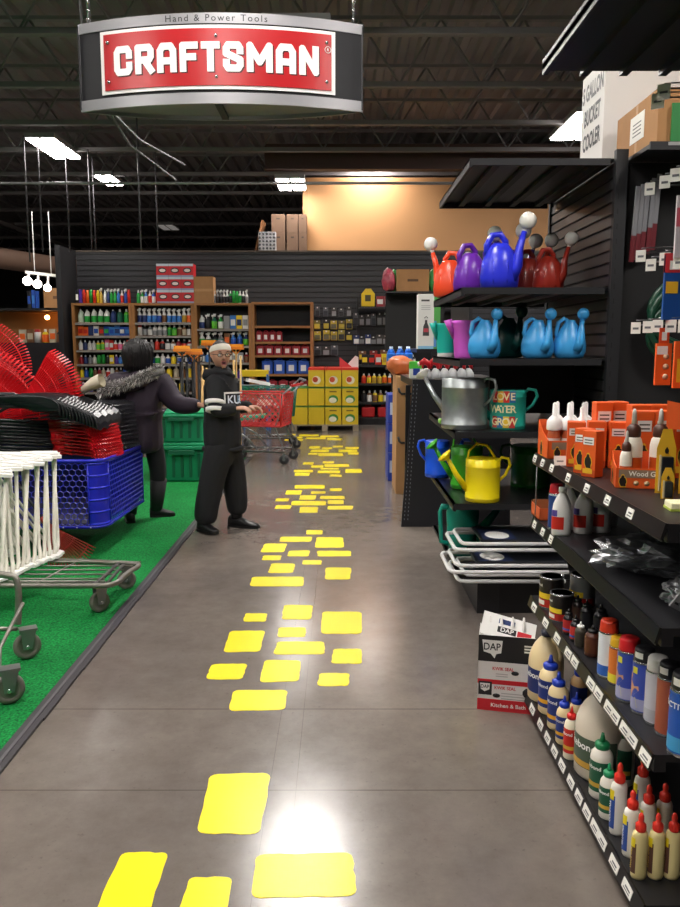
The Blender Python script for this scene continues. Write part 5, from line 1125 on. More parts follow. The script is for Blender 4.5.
# ---------------------------------------------------------------- shopping carts
def lattice(mb, o, u, v, w, h, nu, nv, mat, t_=.0055, taper=0.0):
    """diagonal basket lattice on a panel with origin o, axes u, v"""
    def pt(a, b): 
        s = 1-taper*(1-b/h); return o+u*(w/2+(a-w/2)*s)+v*b
    for k in range(-nv, nu+1):
        for dr in (1, -1):
            st = []
            for j in range(nv+1):
                a = (k+j) if dr == 1 else (k+nv-j); 
                if 0 <= a <= nu: st.append(pt(w*a/nu, h*j/nv))
            if len(st) > 1: mb.tube(st, t_, mat, 4, smooth=False)
    for b in (0, h): mb.tube([pt(0, b), pt(w, b)], t_*2, mat, 5)
    for a in (0, w): mb.tube([pt(a, 0), pt(a, h)], t_*1.6, mat, 5)
def shopping_cart(loc, rz, col, label, handle):
    """x = forward"""
    t = thing('shopping_cart', label, 'shopping cart', loc, rz); m = M(col, .4); st = STEEL; V = Vector
    mb = MB(); L_, w = .82, .5; zb, zt = .50, .93
    lattice(mb, V((-.38,-w/2,zb)), V((1,0,0)), V((0,0,1)), L_, zt-zb, 10, 5, m); lattice(mb, V((-.38,w/2,zb)), V((1,0,0)), V((0,0,1)), L_, zt-zb, 10, 5, m)
    lattice(mb, V((-.38+L_,-w/2,zb)), V((0,1,0)), V((.08,0,1)).normalized(), w, zt-zb, 6, 5, m); lattice(mb, V((-.38,-w/2,zb)), V((0,1,0)), V((-.1,0,1)).normalized(), w, zt-zb, 6, 5, m); lattice(mb, V((-.38,-w/2,zb)), V((1,0,0)), V((0,1,0)), L_, w, 10, 6, m); obj('basket', mb, t)
    for s in (-1, 1):
        mb = MB(); y = s*.24; mb.tube([(-.55,y,1.04),(-.42,y,.93),(-.34,y,.6),(-.3,y,.48),(-.38,y,.3),(-.42,y,.16),(.3,y*.8,.16)], .013, st, 8); mb.tube([(.4,y*.9,.5),(.1,y*.9,.35),(-.05,y*.85,.17)], .012, st, 8); obj('side_frame', mb, t)
    mb = MB(); [mb.tube([(-.4+.1*k,-.23,.17),(-.4+.1*k,.23,.17)], .006, st, 5) for k in range(7)]; obj('lower_rack', mb, t)
    mb = MB(); mb.tube([(-.55,-.27,1.04),(-.55,.27,1.04)], .018, M(handle, .4), 10); obj('handle_bar', mb, t)
    mb = MB(); mb.box((-.12,-.262,.74),(.1,-.256,.82), M('#d9d4c8', .5)); mb.box((-.10,-.2635,.76),(-.01,-.262,.80), M('#d0602a', .5)); obj('sign_plate', mb, t)
    for x, y in ((-.42,-.24),(-.42,.24),(.3,-.19),(.3,.19)):
        mb = MB(); mb.lathe([(.02,-.018),(.062,-.016),(.065,0),(.062,.016),(.02,.018)], M('#2a2a2c', .5), 16, TR(x,y,.066) @ RX(PI/2)); mb.lathe([(.022,-.02),(.022,.02)], STEEL, 10, TR(x,y,.066) @ RX(PI/2)); wv = obj('wheel', mb, t)
        mb = MB(); mb.box((x-.012,y-.03,.07),(x+.012,y-.024,.15), st); mb.box((x-.012,y+.024,.07),(x+.012,y+.03,.15), st); mb.box((x-.012,y-.03,.14),(x+.012,y+.03,.15), st); obj('fork', mb, wv)
    return t
F1 = F(272, 462)
rc_ = shopping_cart((-1.1, 10.5, 0), PI-.2, '#c02628', 'red plastic shopping cart pushed by the woman in the black hoodie', '#c02628')
shopping_cart((-1.12, 12.0, 0), PI+.2, '#0f6b58', 'dark green shopping cart standing behind the red cart', '#8d9296')
mb = MB(); R.seed(2)
mb.box((-.25,-.15,0),(.1,.0,.05), WHT, RZ(.3) @ RY(.2)); tag(obj('white_board', mb, loc=(-1.2, 11.95, .97)), 'white and green slats lying in the green shopping cart', 'board')
mb = MB(); mb.box((-.18,-.12,0),(.15,.1,.05), M('#3aa886', .5), RY(-.1), .01); tag(obj('teal_pack', mb, loc=(-1.15, 10.5, .58)), 'teal and white packs lying in the red shopping cart', 'pack')
# ---------------------------------------------------------------- green totes
p = F(168, 483); X0, X1 = F(165, 483).x, F(207, 483).x
t = None
gm = M('#12855a', .45); gd = M('#0c5c3f', .5)
for k, (z, h_) in enumerate(((.009, .45), (.462, .35))):
    t = thing('green_tote', ['lower green plastic tote on the carpet between the two women', 'upper green plastic tote with folded lid, stacked on the lower'][k], 'tote', ((X0+X1)/2-.04, 9.1, z), 0); w = (X1-X0)/2+.03; mb = MB()
    mb.box((-w*.93,-.28,0),(w*.93,.28,h_*.82), gm, None, .02)
    for i in range(5): mb.box((-w*.8+i*w*.36,-.292,.05),(-w*.8+i*w*.36+.03,-.279,h_*.78), gd)
    obj('tote_body', mb, t)
    mb = MB(); mb.box((-w,-.32,h_*.82),(w,.32,h_*.92), gm, None, .012); mb.box((-w*.97,-.3,h_*.92),(w*.97,.3,h_), M('#169a68', .4), None, .012); obj('lid', mb, t)
    mb = MB(); mb.box((-w*.55,-.335,h_*.70),(w*.55,-.3205,h_*.82), gd, None, .006); obj('grip', mb, t)
# ---------------------------------------------------------------- yellow stepladder
t = thing('step_ladder', 'blue step ladder with yellow top standing before the wooden bookcases', 'ladder', (P(255, 390, 14.2).x, 14.2, 0)); bl_ = M('#2a5fa0', .4)
mb = MB(); mb.box((-.25,-.1,1.0),(.25,.12,1.12), M('#e8c81c', .4), None, .015); obj('top_cap', mb, t)
for s in (-1, 1):
    mb = MB(); mb.box((-.02,-.012,0),(.02,.012,1.06), bl_, TR(s*.24,-.28,0) @ RX(-.17)); obj('front_rail', mb, t); mb = MB(); mb.box((-.015,-.01,0),(.015,.01,1.06), bl_, TR(s*.24,.3,0) @ RX(.2)); obj('rear_rail', mb, t)
for z in (.3, .6, .85):
    mb = MB(); mb.box((-.23,-.28+.17*z,z-.012),(.23,-.2+.17*z,z+.012), M('#8c9298', .4)); obj('step', mb, t)
# ---------------------------------------------------------------- brooms and shovels in a rack (orange heads)
def broom(px, py, D, lab, pole='#17171a', w=.18, orient=0, grp='orange-headed push brooms in the floor rack'):
    p = P(px, py, D); t = thing('push_broom', lab, 'broom', (p.x, D, .02), orient, grp)
    mb = MB(); mb.tube([(0,0,0),(0,0,p.z-.03)], .014, M(pole, .5), 8); obj('pole', mb, t)
    mb = MB(); mb.box((-w,-.03,p.z-.03),(w,.03,p.z+.01), M('#e07c1c', .45), None, .008); mb.box((-w*.9,-.035,p.z+.01),(w*.9,.035,p.z+.055), M('#f0951f', .7)); mb.tube([(0,0,p.z-.1),(-w*.6,0,p.z-.03)], .01, M('#e07c1c', .45), 6); mb.tube([(0,0,p.z-.1),(w*.6,0,p.z-.03)], .01, M('#e07c1c', .45), 6); obj('head', mb, t)
    return t
for k, (px, py, D) in enumerate(((182,351,11.2),(194,354,11.4),(209,345,12.2),(236,349,12.0))):
    broom(px, py, D, 'upturned push broom with orange head, %s from the left' % ORD[k], ['#17171a','#222226','#1b1b1e','#b08a4c'][k], .125, R.uniform(-.3, .3))
for k, (px, py) in enumerate(((199,366),(201,372),(204,368),(234,360),(239,356))):
    p = P(px, py, 11.0); t = thing('wooden_pole', 'pale wooden pole leaning in the rack, %s from the left' % ORD[k], 'pole', (p.x, 11.0, .02), 0, 'pale wooden poles in the rack')
    mb = MB(); mb.tube([(0,0,0),(R.uniform(-.05,.05),.1,p.z-.02)], .014, M('#c9a468', .6), 8); obj('shaft', mb, t); mb = MB(); mb.lathe([(.016,0),(.018,.03),(.001,.045)], M('#b08a4c', .6), 8, TR(0,.1,p.z-.03)); mb = None
for k, px in enumerate((178,184,190,196)):
    t = thing('shovel', 'black long-handled shovel standing upright in the rack, %s from the left' % ORD[k], 'shovel', (P(px, 360, 11.3).x, 11.5, .02), 0, 'black long-handled shovels'); mb = MB(); mb.tube([(0,0,0),(0,0,1.3)], .022, M('#1a1c20', .5), 8); obj('shaft', mb, t); mb = MB(); mb.tube([(-.06,0,1.38),(-.05,0,1.31),(0,0,1.29),(.05,0,1.31),(.06,0,1.38),(-.06,0,1.38)], .012, M('#1a1c20', .5), 6); obj('grip', mb, t)
t = thing('tool_rack', 'low black rack holding upright brooms and shovels', 'rack', (P(205, 440, 11.3).x, 11.5, 0)); mb = MB()
for z in (.12, .6): mb.tube([(-.5,-.9,z),(.35,-.9,z),(.35,.8,z),(-.5,.8,z)], .012, BLK, 6, closed=True)
for x, y in ((-.5,-.9),(.35,-.9),(.35,.8),(-.5,.8)): mb.tube([(x,y,0),(x,y,.62)], .012, BLK, 6)
obj('frame', mb, t)
# ---------------------------------------------------------------- far left background
t = thing('partition_panel', 'dark free-standing partition at far left behind the red rakes', 'partition', (-6.7, 13.25, 0)); mb = MB(); mb.box((-.6,-.07,0),(.45,.07,3.0), M('#1c1716', .7)); obj('panel', mb, t); mb = MB(); mb.box((.5,-.03,2.3),(.72,.0,3.0), M('#a87b58', .8)); mb.box((.45,-.03,2.3),(.5,.0,2.34), M('#a87b58', .8)); obj('brown_board', mb, t)
t = thing('counter_shelving', 'dark high shelving with lit opening beyond the wall corner', 'shelving', (-6.3, 16.6, 0)); mb = MB(); mb.box((-1.1,-.2,2.28),(1.0,.6,2.33), BLK); obj('top_shelf', mb, t)
mb = MB(); mb.box((-1.1,-.2,0),(1.0,.6,1.62), M('#17141a', .6)); obj('counter', mb, t); mb = MB(); mb.box((-1.1,.55,1.62),(1.0,.6,2.28), M('#b07a44', .7)); obj('lit_back', mb, t)
R.seed(31)
row('xho xmh cfw byo xho bkm xmo bwh', -6.75, -5.5, 1.6205, 16.6, 'lit opening at far left', .3, .16)
row('xku xul xuu', -6.5, -6.25, 2.3305, 16.5, 'high dark shelf at far left', .38, .11)
mb = MB(); mb.box((-.25,-.15,0),(.25,.15,.4), CARD); mb.box((-.06,-.1515,.18),(.08,-.1502,.24), M('#6b4b30', .6)); tag(obj('cardboard_box', mb, loc=(-5.85, 16.5, 2.3305)), 'brown carton on the high dark shelf under the track light', 'box')
t = thing('warm_lamp', 'small warm hanging lamp inside the lit opening at far left', 'lamp', (-6.2, 16.75, 2.15)); mb = MB(); mb.ball((0,0,0), .05, M('#ffb060', .5, emit=25), 12); obj('bulb', mb, t); mb = MB(); mb.tube([(0,0,.04),(0,0,.12)], .006, BLK, 6); obj('cord', mb, t)
mb = MB(); mb.tube([(-9.5, 14.0, 3.6), (-5.6, 19, 3.25)], .22, M('#6a5244', .7), 16); tag(obj('air_duct', mb), 'brown round air duct running across the far left', 'duct')
# dark low displays behind the rakes
t = thing('merchandise_display', 'dark low display of assorted packs behind the red rakes', 'display', (-5.6, 12.7, 0)); mb = MB(); mb.box((-1.6,-.3,0),(.2,.3,1.2), M('#141216', .6)); obj('display_base', mb, t)
row('xf bk xfk xk xmk xkf xew xf xek', -7.0, -5.45, 1.2005, 12.65, 'dark display behind the rakes', .26, .16)
# ---------------------------------------------------------------- leaf rakes
def rake_meshes(col, n=22, Lr=.46, spread=1.15, hand=.9, drop=.035):
    m = M(col, .3); mb = MB(); V = Vector
    for i in range(n):
        a = -spread/2+spread*i/(n-1); d = V((math.cos(a), math.sin(a), 0)); s = V((-d.y, d.x, 0)); 
        r0, r1 = .10, Lr*(1-.06*abs(a))
        for k, (ra, rb, za, zb) in enumerate(((r0, r1-.05, 0, .012), (r1-.05, r1, .012, .004), (r1, r1+.012, .004, .004-drop))):
            w = .0042; q = [d*ra-s*w+V((0,0,za)), d*ra+s*w+V((0,0,za)), d*rb+s*w+V((0,0,zb)), d*rb-s*w+V((0,0,zb))]; T = [p+V((0,0,.005)) for p in q]
            mb.add(q+T, [(0,3,2,1),(4,5,6,7),(0,1,5,4),(1,2,6,5),(2,3,7,6),(3,0,4,7)], m)
    for rr in (.2, .3, Lr-.06):
        mb.tube([(rr*math.cos(-spread/2+spread*i/14), rr*math.sin(-spread/2+spread*i/14), .008) for i in range(15)], .006, m, 5)
    mb.prism([(.0,-.02),(.12,-.075),(.12,.075),(.0,.02)], -.004, .01, m)
    head = mb.mesh('rake_head')
    mb = MB(); mb.tube([(.03,0,0),(-.06,0,0)], .022, m, 10); sock = mb.mesh('socket')
    mb = MB(); mb.tube([(-.06,0,0),(-hand,0,0)], .013, M('#1a1a1c', .4), 8); pole = mb.mesh('handle')
    return head, sock, pole
RKR = rake_meshes('#d8141f'); RKB = rake_meshes('#1b1b1f'); RKR2 = rake_meshes('#c4121c', 22, .46, 1.1, .9, .008); RKB2 = rake_meshes('#26262c', 22, .46, 1.1, .9, .008); RKD = rake_meshes('#8f2a22', 18, .5, .95, .5)
def rake(ms, T, label, group=None, sc=1.0):
    t = thing('leaf_rake', label, 'rake', (0,0,0), 0, group); t.matrix_world = T @ Matrix.Scale(sc, 4)
    for nm, me in zip(('rake_head','socket','handle'), ms): obj(nm, me, t)
    return t
R.seed(21)
# nested black snow shovels: blade flat on top, curling down at the right-hand edge
def shovel_meshes():
    m = M('#1a1b1f', .38); mb = MB(); pr = [(-.30,.012),(-.1,.02),(.06,.016),(.13,.0),(.17,-.03),(.185,-.075),(.185,-.12)]; vs = []
    for x, z in pr:
        for k in range(9): y = -.23+.46*k/8; vs.append((x+.012*(1-(y/.23)**2), y, z+.01*math.cos(k*PI)))
    n = len(pr); vs2 = [(a-.004, b, c-.006) for a, b, c in vs]
    f = [(i*9+k, i*9+k+1, (i+1)*9+k+1, (i+1)*9+k) for i in range(n-1) for k in range(8)]; N_ = len(vs)
    mb.add(vs+vs2, f+[tuple(N_+q for q in g[::-1]) for g in f]+[(i*9, (i+1)*9, N_+(i+1)*9, N_+i*9) for i in range(n-1)]+[((n-1)*9+k, (n-1)*9+k+1, N_+(n-1)*9+k+1, N_+(n-1)*9+k) for k in range(8)], m)
    mb.tube([(x, -.232, z) for x, z in pr], .008, m, 6); mb.tube([(x, .232, z) for x, z in pr], .008, m, 6)
    b = mb.mesh('blade'); mb = MB(); mb.tube([(-.28,0,.02),(-1.0,0,.03)], .015, M('#121214', .4), 8); h = mb.mesh('handle'); return b, h
SB, SH = shovel_meshes()
for k in range(12):
    t = thing('snow_shovel', 'glossy black plastic shovel nested above the blue basket, %s from the left' % ORD[k], 'shovel', (-2.20+.024*k, 5.92, 1.165-.009*k), -.10+R.uniform(-.012,.012), 'glossy black shovels nested over the blue basket'); obj('blade', SB, t); obj('handle', SH, t)
for k in range(10):
    rake(RKR2, TR(-2.19+.004*k, 6.0+R.uniform(-.01,.01), .965-.026*k) @ RZ(-.15+R.uniform(-.02,.02)) @ RY(.02), 'red leaf rake lying flat in the basket, %s from the top of the red stack' % ORD[k], 'red leaf rakes nested flat in the blue basket')
for k in range(11):
    rake(RKB2, TR(-2.17+.003*k, 6.42, 1.10-.034*k) @ RZ(-.05+R.uniform(-.02,.02)) @ RY(.05), 'black leaf rake in the rear stack beside the purple coat, %s from the top' % ORD[k], 'black leaf rakes nested in the rear stack')
# red fans standing up on top
def fan(px, py, D, ang, label, yaw=0.0, sc=1.0, tilt=.0): 
    p = P(px, py, D); return rake(RKR, TR(*p) @ RZ(yaw) @ RX(PI/2+tilt) @ RZ(ang), label, None, sc)
for k in range(3):
    fan(-30-2*k, 424-4*k, 6.25+.035*k, .62, 'large red leaf rake fanned up at the left edge, %s of three nested' % ['front','middle','rear'][k], .25, 1.32)
for k in range(3):
    fan(23+2*k, 400-1*k, 6.1+.035*k, .42, 'red leaf rake fanned up right of the large ones, %s of three nested' % ['front','middle','rear'][k], -.15, 1.0)
fan(-26, 372, 6.8, .5, 'red leaf rake peeking out above the large fanned rakes at left edge', .1, 1.05)
# the rake lying on the carpet
rake(RKD, TR(*P(45, 523, 5.48)) @ RX(PI/2-.35) @ RZ(-.92), 'dull red leaf rake propped low on the green carpet under the blue basket', None, .82)
# ---------------------------------------------------------------- blue basket of hexagon mesh
BLU = M('#1a22b0', .3)
def hexpanel(mb, o, u, v, w, h, c, t_, mat):
    o = Vector(o); u = Vector(u).normalized(); v = Vector(v).normalized(); s3 = math.sqrt(3); seen = set()
    ny = int(h/(c*1.5))+2; nx = int(w/(c*s3))+2
    for j in range(ny):
        for i in range(nx):
            cx = c*s3*(i+(.5 if j % 2 else 0)); cy = c*1.5*j
            pts = [(cx+c*math.sin(k*PI/3), cy+c*math.cos(k*PI/3)) for k in range(6)]
            for k in range(3 if 0 else 6):
                p, q = pts[k], pts[(k+1) % 6]; key = (round((p[0]+q[0])/2, 3), round((p[1]+q[1])/2, 3))
                if key in seen: continue
                seen.add(key)
                if not (0 <= key[0] <= w and 0 <= key[1] <= h): continue
                p = (min(max(p[0], 0), w), min(max(p[1], 0), h)); q = (min(max(q[0], 0), w), min(max(q[1], 0), h))
                mb.tube([o+u*p[0]+v*p[1], o+u*q[0]+v*q[1]], t_, mat, 4, smooth=False)
    for a, b in (((0,0),(w,0)), ((0,h),(w,h)), ((0,0),(0,h)), ((w,0),(w,h))): mb.tube([o+u*a[0]+v*a[1], o+u*b[0]+v*b[1]], t_*1.8, mat, 6)
t = thing('plastic_basket', 'large deep blue plastic basket with hexagon mesh sides holding the stacked rakes', 'basket', (-2.4, 6.1, 0)); o = W(t)
zb, zt = .235, .725
mb = MB(); hexpanel(mb, Vector((-3.25, 5.58, zb))+o, (1,0,0), (0,0,1), 1.42, zt-zb, .027, .0034, BLU); obj('front_mesh', mb, t)
mb = MB(); hexpanel(mb, Vector((-1.715, 5.70, zb))+o, (0,1,-.02), (0,0,1), .98, zt-zb-.02, .025, .0042, BLU); obj('side_mesh', mb, t)
mb = MB(); mb.box((-3.25+o.x, 6.69+o.y, zb), (-1.72+o.x, 6.7+o.y, zt-.02), M('#12165c', .5)); obj('dark_rear_sheet', mb, t)  # solid dark sheet in place of mesh, standing for the shaded interior
mb = MB(); pr = []
for k in range(7):
    a = -PI/2+k*PI/12; pr.append((-1.83+.115*math.cos(a), 5.695+.115*math.sin(a)))
vs = [Vector((x, y, z))+o for z in (zb, zt) for x, y in pr]; mb.add(vs, [(i, i+1, i+8, i+7) for i in range(6)], BLU, True)
for k in range(6): mb.tube([Vector((x, y, zb+.02+k*(zt-zb-.04)/5))+o for x, y in pr], .008, M('#2a34d0', .25), 6)
obj('ribbed_corner', mb, t)
mb = MB(); mb.tube([Vector(q)+o for q in [(-3.25,5.575,zt)]+[(x, y, zt) for x, y in pr]+[(-1.715,6.68,zt-.03)]], .014, BLU, 8); mb.tube([Vector(q)+o for q in [(-3.25,5.575,zb)]+[(x, y, zb) for x, y in pr]+[(-1.715,6.68,zb-.02)]], .012, BLU, 8)
obj('rim', mb, t)
mb = MB(); mb.box((-3.2+o.x, 5.62+o.y, zb), (-1.76+o.x, 6.62+o.y, zb+.02), M('#0e1144', .6)); obj('bottom', mb, t)  # bottom coloured near black, the basket's inner shade put into the blue
for k in range(4):
    mb = MB(); mb.ball(Vector((-2.12+.1*k, 5.568, zb))+o, .006, M('#c9ccd8', .3), 8); obj('rivet', mb, t)
# dark steel stand under the basket
mb = MB()
for x, y in ((-3.1, 5.75), (-2.5, 5.75), (-3.1, 6.5), (-2.35, 6.5)): mb.tube([Vector((x, y, 0.008))+o, Vector((x, y, zb))+o], .014, BLKM, 6)
for y in (5.75, 6.5): mb.tube([Vector((-3.15, y, zb-.015))+o, Vector((-1.8, y, zb-.015))+o], .012, BLKM, 6)
obj('stand', mb, t)
# dark wall of stacked rake handles filling the left of the stack
mb = MB()
t = thing('cream_scoop', 'cream plastic scoop lying on the black rakes before the purple coat', 'scoop', P(72, 397, 6.15)); V = Vector
cr = M('#cfc8b2', .4); T = RY(-.30)
n = 10; vs = []
for i, (x, w_, h_) in enumerate(((0,.02,.012),(.1,.05,.05),(.2,.085,.09),(.27,.09,.10))):
    for k in range(n): 
        a = 2*PI*k/n; vs.append(T @ V((x, w_*math.cos(a), h_*.55+h_*.55*math.sin(a))))
mb = MB(); mb.add(vs, [(i*n+k, i*n+(k+1) % n, (i+1)*n+(k+1) % n, (i+1)*n+k) for i in range(3) for k in range(n)]+[tuple(range(n))[::-1]], cr, True); obj('bowl', mb, t)
mb = MB(); mb.tube([T @ V((.01,0,.012)), T @ V((-.14,.0,.0))], .014, cr, 8); obj('grip', mb, t)
# ---------------------------------------------------------------- casters
def caster(par, x, y, r=.062, rz=0.0, ztop=.2, z0=.009):
    mb = MB(); T = TR(x, y, r+z0) @ RZ(rz) @ RX(PI/2)
    mb.lathe([(r*.62,-.014),(r*.68,-.017),(r*.95,-.016),(r,-.008),(r,.008),(r*.95,.016),(r*.68,.017),(r*.62,.014)], M('#77726a', .6), 24, T)
    mb.lathe([(.001,-.010),(r*.3,-.012),(r*.64,-.006),(r*.64,.006),(r*.3,.012),(.001,.010)], M('#3a3836', .5), 24, T); wv = obj('wheel', mb, par)
    f = MB(); T2 = TR(x, y, z0) @ RZ(rz)
    for s in (-1, 1): f.add([T2 @ Vector(p) for p in [(-.02,s*.024,r-.01),(.02,s*.024,r-.01),(.045,s*.024,ztop-.02-z0),(-.03,s*.024,ztop-.02-z0),(-.02,s*.028,r-.01),(.02,s*.028,r-.01),(.045,s*.028,ztop-.02-z0),(-.03,s*.028,ztop-.02-z0)]], [(0,3,2,1),(4,5,6,7),(0,1,5,4),(1,2,6,5),(2,3,7,6),(3,0,4,7)], STEEL)
    f.box((-.035,-.03,ztop-.03-z0),(.05,.03,ztop-.018-z0), STEEL, T2); obj('fork', f, wv)
    b = MB(); b.lathe([(.009,-.034),(.009,.034)], CHR, 8, T); obj('axle', b, wv)
# ---------------------------------------------------------------- flatbed cart
t = thing('flatbed_cart', 'low grey steel flatbed cart with wire deck on the green carpet', 'cart', (-1.9, 4.7, 0)); o = W(t)
zd = .20; A = F(141,563,zd); B = F(115,586,zd); Cc = F(0,590,zd); Dd = F(53,556,zd); tubec = M('#85827a', .4, .6, var=.25, bscale=30)
nx, ny = B.x, B.y
pts = [Vector((-2.7, ny+.02, zd)), Vector((nx-.12, ny, zd)), Vector((nx+.0, ny+.02, zd)), Vector((A.x-.03, (A.y+ny)/2+.02, zd)), Vector((A.x+.01, A.y-.06, zd)), Vector((A.x-.03, A.y+.0, zd)), Vector((-2.7, A.y+.16, zd))]
def smooth_path(pts, it=2):
    for _ in range(it):
        q = [pts[0]]
        for a, b in zip(pts[:-1], pts[1:]): q += [a.lerp(b, .25), a.lerp(b, .75)]
        q.append(pts[-1]); pts = q
    return pts
mb = MB(); mb.tube([p+o for p in smooth_path(pts)], .016, tubec, 10); obj('deck_rail', mb, t)
mb = MB(); mb.tube([Vector((-2.7, ny+.09, zd))+o, Vector((nx-.08, ny+.08, zd))+o], .009, tubec, 6)
for k in range(5): y = ny+.14+k*.09; mb.tube([Vector((-2.7, y, zd))+o, Vector((nx-.10+k*.03, y, zd))+o], .005, tubec, 6)
for x in (-2.45, -2.05, -1.75): mb.tube([Vector((x, ny, zd))+o, Vector((x+.1, A.y+.1, zd))+o], .006, tubec, 6)
mb.tube([Vector((nx-.12, ny+.02, zd))+o, Vector((A.x-.14, A.y, zd))+o], .012, M('#4a4846', .5), 6); mb.tube([Vector((nx-.06, ny+.05, zd))+o, Vector((A.x-.1, A.y-.03, zd))+o], .010, M('#4a4846', .5), 6)
obj('wire_deck', mb, t)
w1 = F(100, 613); w2 = F(130, 590)
caster(t, w1.x+o.x, w1.y+o.y, .060, .75, zd-.005); caster(t, w2.x+o.x-.02, w2.y+o.y, .060, .35, zd-.005); caster(t, -2.5+o.x, w1.y+o.y+.05, .06, .3, zd-.005); caster(t, -2.5+o.x, w2.y+o.y+.1, .06, .3, zd-.005)
# ---------------------------------------------------------------- near cart entering from the left
t = thing('steel_cart', 'grey steel cart frame with two worn swivel wheels entering from the left edge', 'cart', (-1.6, 3.6, 0)); o = W(t)
q1 = P(0, 573, 3.75); q2 = P(12, 573, 3.75); q3 = P(19, 583, 3.74); q4 = P(18, 624, 3.72)
mb = MB(); mb.tube([p+o for p in smooth_path([Vector((-2.4, 3.78, q1.z)), q2, q3, q4])], .017, tubec, 10); obj('upright_tube', mb, t)
mb = MB(); mb.tube([P(23, 603, 3.7)+o, P(0, 648, 3.45)+o, P(-2, 700, 3.25)+o], .009, tubec, 8); obj('brace', mb, t)
mb = MB(); mb.tube([P(-60, 629, 3.72)+o, P(17, 629, 3.72)+o], .011, tubec, 8); mb.tube([P(-20, 668, 3.3)+o, P(10, 668, 3.3)+o], .012, tubec, 8); obj('lower_tube', mb, t)
w1 = F(28, 660); w2 = F(10, 705)
caster(t, w1.x+o.x, w1.y+o.y, .066, .5, .185); caster(t, w2.x+o.x, w2.y+o.y, .066, .45, .19)
# ---------------------------------------------------------------- white metal frames standing on the flatbed
wm = M('#dcd9cc', .45)
mt = thing('metal_frame', 'x', 'frame', (0,0,0), 0, 'white metal frames packed upright on the flatbed cart'); Hh = .60
mb = MB()
for x in (-.50, -.30, 0): mb.tube([(x, 0, Hh), (x, 0, .10), (x+.015, -.03, .05), (x+.03, -.09, .025)], .0125, wm, 8)
mb.tube([(-.46, .01, Hh-.05), (-.06, .0, .08)], .009, wm, 6)
obj('tube_legs', mb, mt)
mb = MB(); mb.prism([(-.56,-.05),(-.1,-.045),(-.02,-.06),(.05,-.03),(.035,.015),(-.03,.04),(-.12,.03),(-.56,.04)], Hh-.006, Hh+.012, M('#efeeea', .45)); mb.tube([(-.2,-.03,Hh+.018),(.03,-.0,Hh+.02)], .007, M('#efeeea', .45), 6); obj('top_plate', mb, mt)
mb = MB(); mb.prism([(-.03,-.15),(.06,-.13),(.07,-.06),(.02,-.03),(-.04,-.05)], .004, .022, M('#efeeea', .45)); obj('foot_plate', mb, mt); mb = MB(); mb.prism([(-.33,-.14),(-.24,-.13),(-.24,-.06),(-.33,-.05)], .004, .022, M('#efeeea', .45)); obj('foot_plate', mb, mt)
R.seed(8)
for k in range(12):
    y = 4.42+.05*k; x = -1.98+.0125*k
    q = mt if k == 0 else dup(mt, (0,0,0))
    q.location = (x, y, zd+.017); q.rotation_euler = (R.uniform(-.05,.05), R.uniform(-.02,.10), R.uniform(-.12,.12)); q.scale = (1, 1, 1.0+.006*k)
    q['label'] = 'white metal frame standing on the flatbed cart, %s from the front' % ORD[k]
# ---------------------------------------------------------------- people
def apply_mods(me, mods):
    o = bpy.data.objects.new('tmp', me); C.objects.link(o); bpy.context.view_layer.update()
    for m_ in mods: m_(o)
    bpy.context.view_layer.update(); dg = bpy.context.evaluated_depsgraph_get()
    r = bpy.data.meshes.new_from_object(o.evaluated_get(dg)); bpy.data.objects.remove(o); return r
def skin(nodes, edges, root, sub=2):
    """nodes: name -> (x, y, z, rx[, ry]); grown into one smooth surface"""
    names = list(nodes); idx = {n: i for i, n in enumerate(names)}
    me = bpy.data.meshes.new('sk'); me.from_pydata([nodes[n][:3] for n in names], [(idx[a], idx[b]) for a, b in edges], [])
    o = bpy.data.objects.new('tmp', me); C.objects.link(o)
    o.modifiers.new('s', 'SKIN'); sv = me.skin_vertices[0].data
    for n in names:
        v = nodes[n]; sv[idx[n]].radius = (v[3], v[4] if len(v) > 4 else v[3]); sv[idx[n]].use_root = (n == root)
    ss = o.modifiers.new('ss', 'SUBSURF'); ss.levels = sub; ss.render_levels = sub
    bpy.context.view_layer.update(); dg = bpy.context.evaluated_depsgraph_get()
    r = bpy.data.meshes.new_from_object(o.evaluated_get(dg)); bpy.data.objects.remove(o); return r
def me_geo(me): return [v.co.copy() for v in me.vertices], [tuple(p.vertices) for p in me.polygons]
def chain(*ns): return [(a, b) for a, b in zip(ns[:-1], ns[1:])]
def remesh(mb, vox, smooth=4):
    me = mb.mesh('r'); o = bpy.data.objects.new('tmp', me); C.objects.link(o)
    r = o.modifiers.new('r', 'REMESH'); r.mode = 'VOXEL'; r.voxel_size = vox; r.use_smooth_shade = True
    s = o.modifiers.new('s', 'SMOOTH'); s.factor = .5; s.iterations = smooth
    bpy.context.view_layer.update(); dg = bpy.context.evaluated_depsgraph_get()
    q = bpy.data.meshes.new_from_object(o.evaluated_get(dg)); bpy.data.objects.remove(o)
    q.materials.clear()
    return q
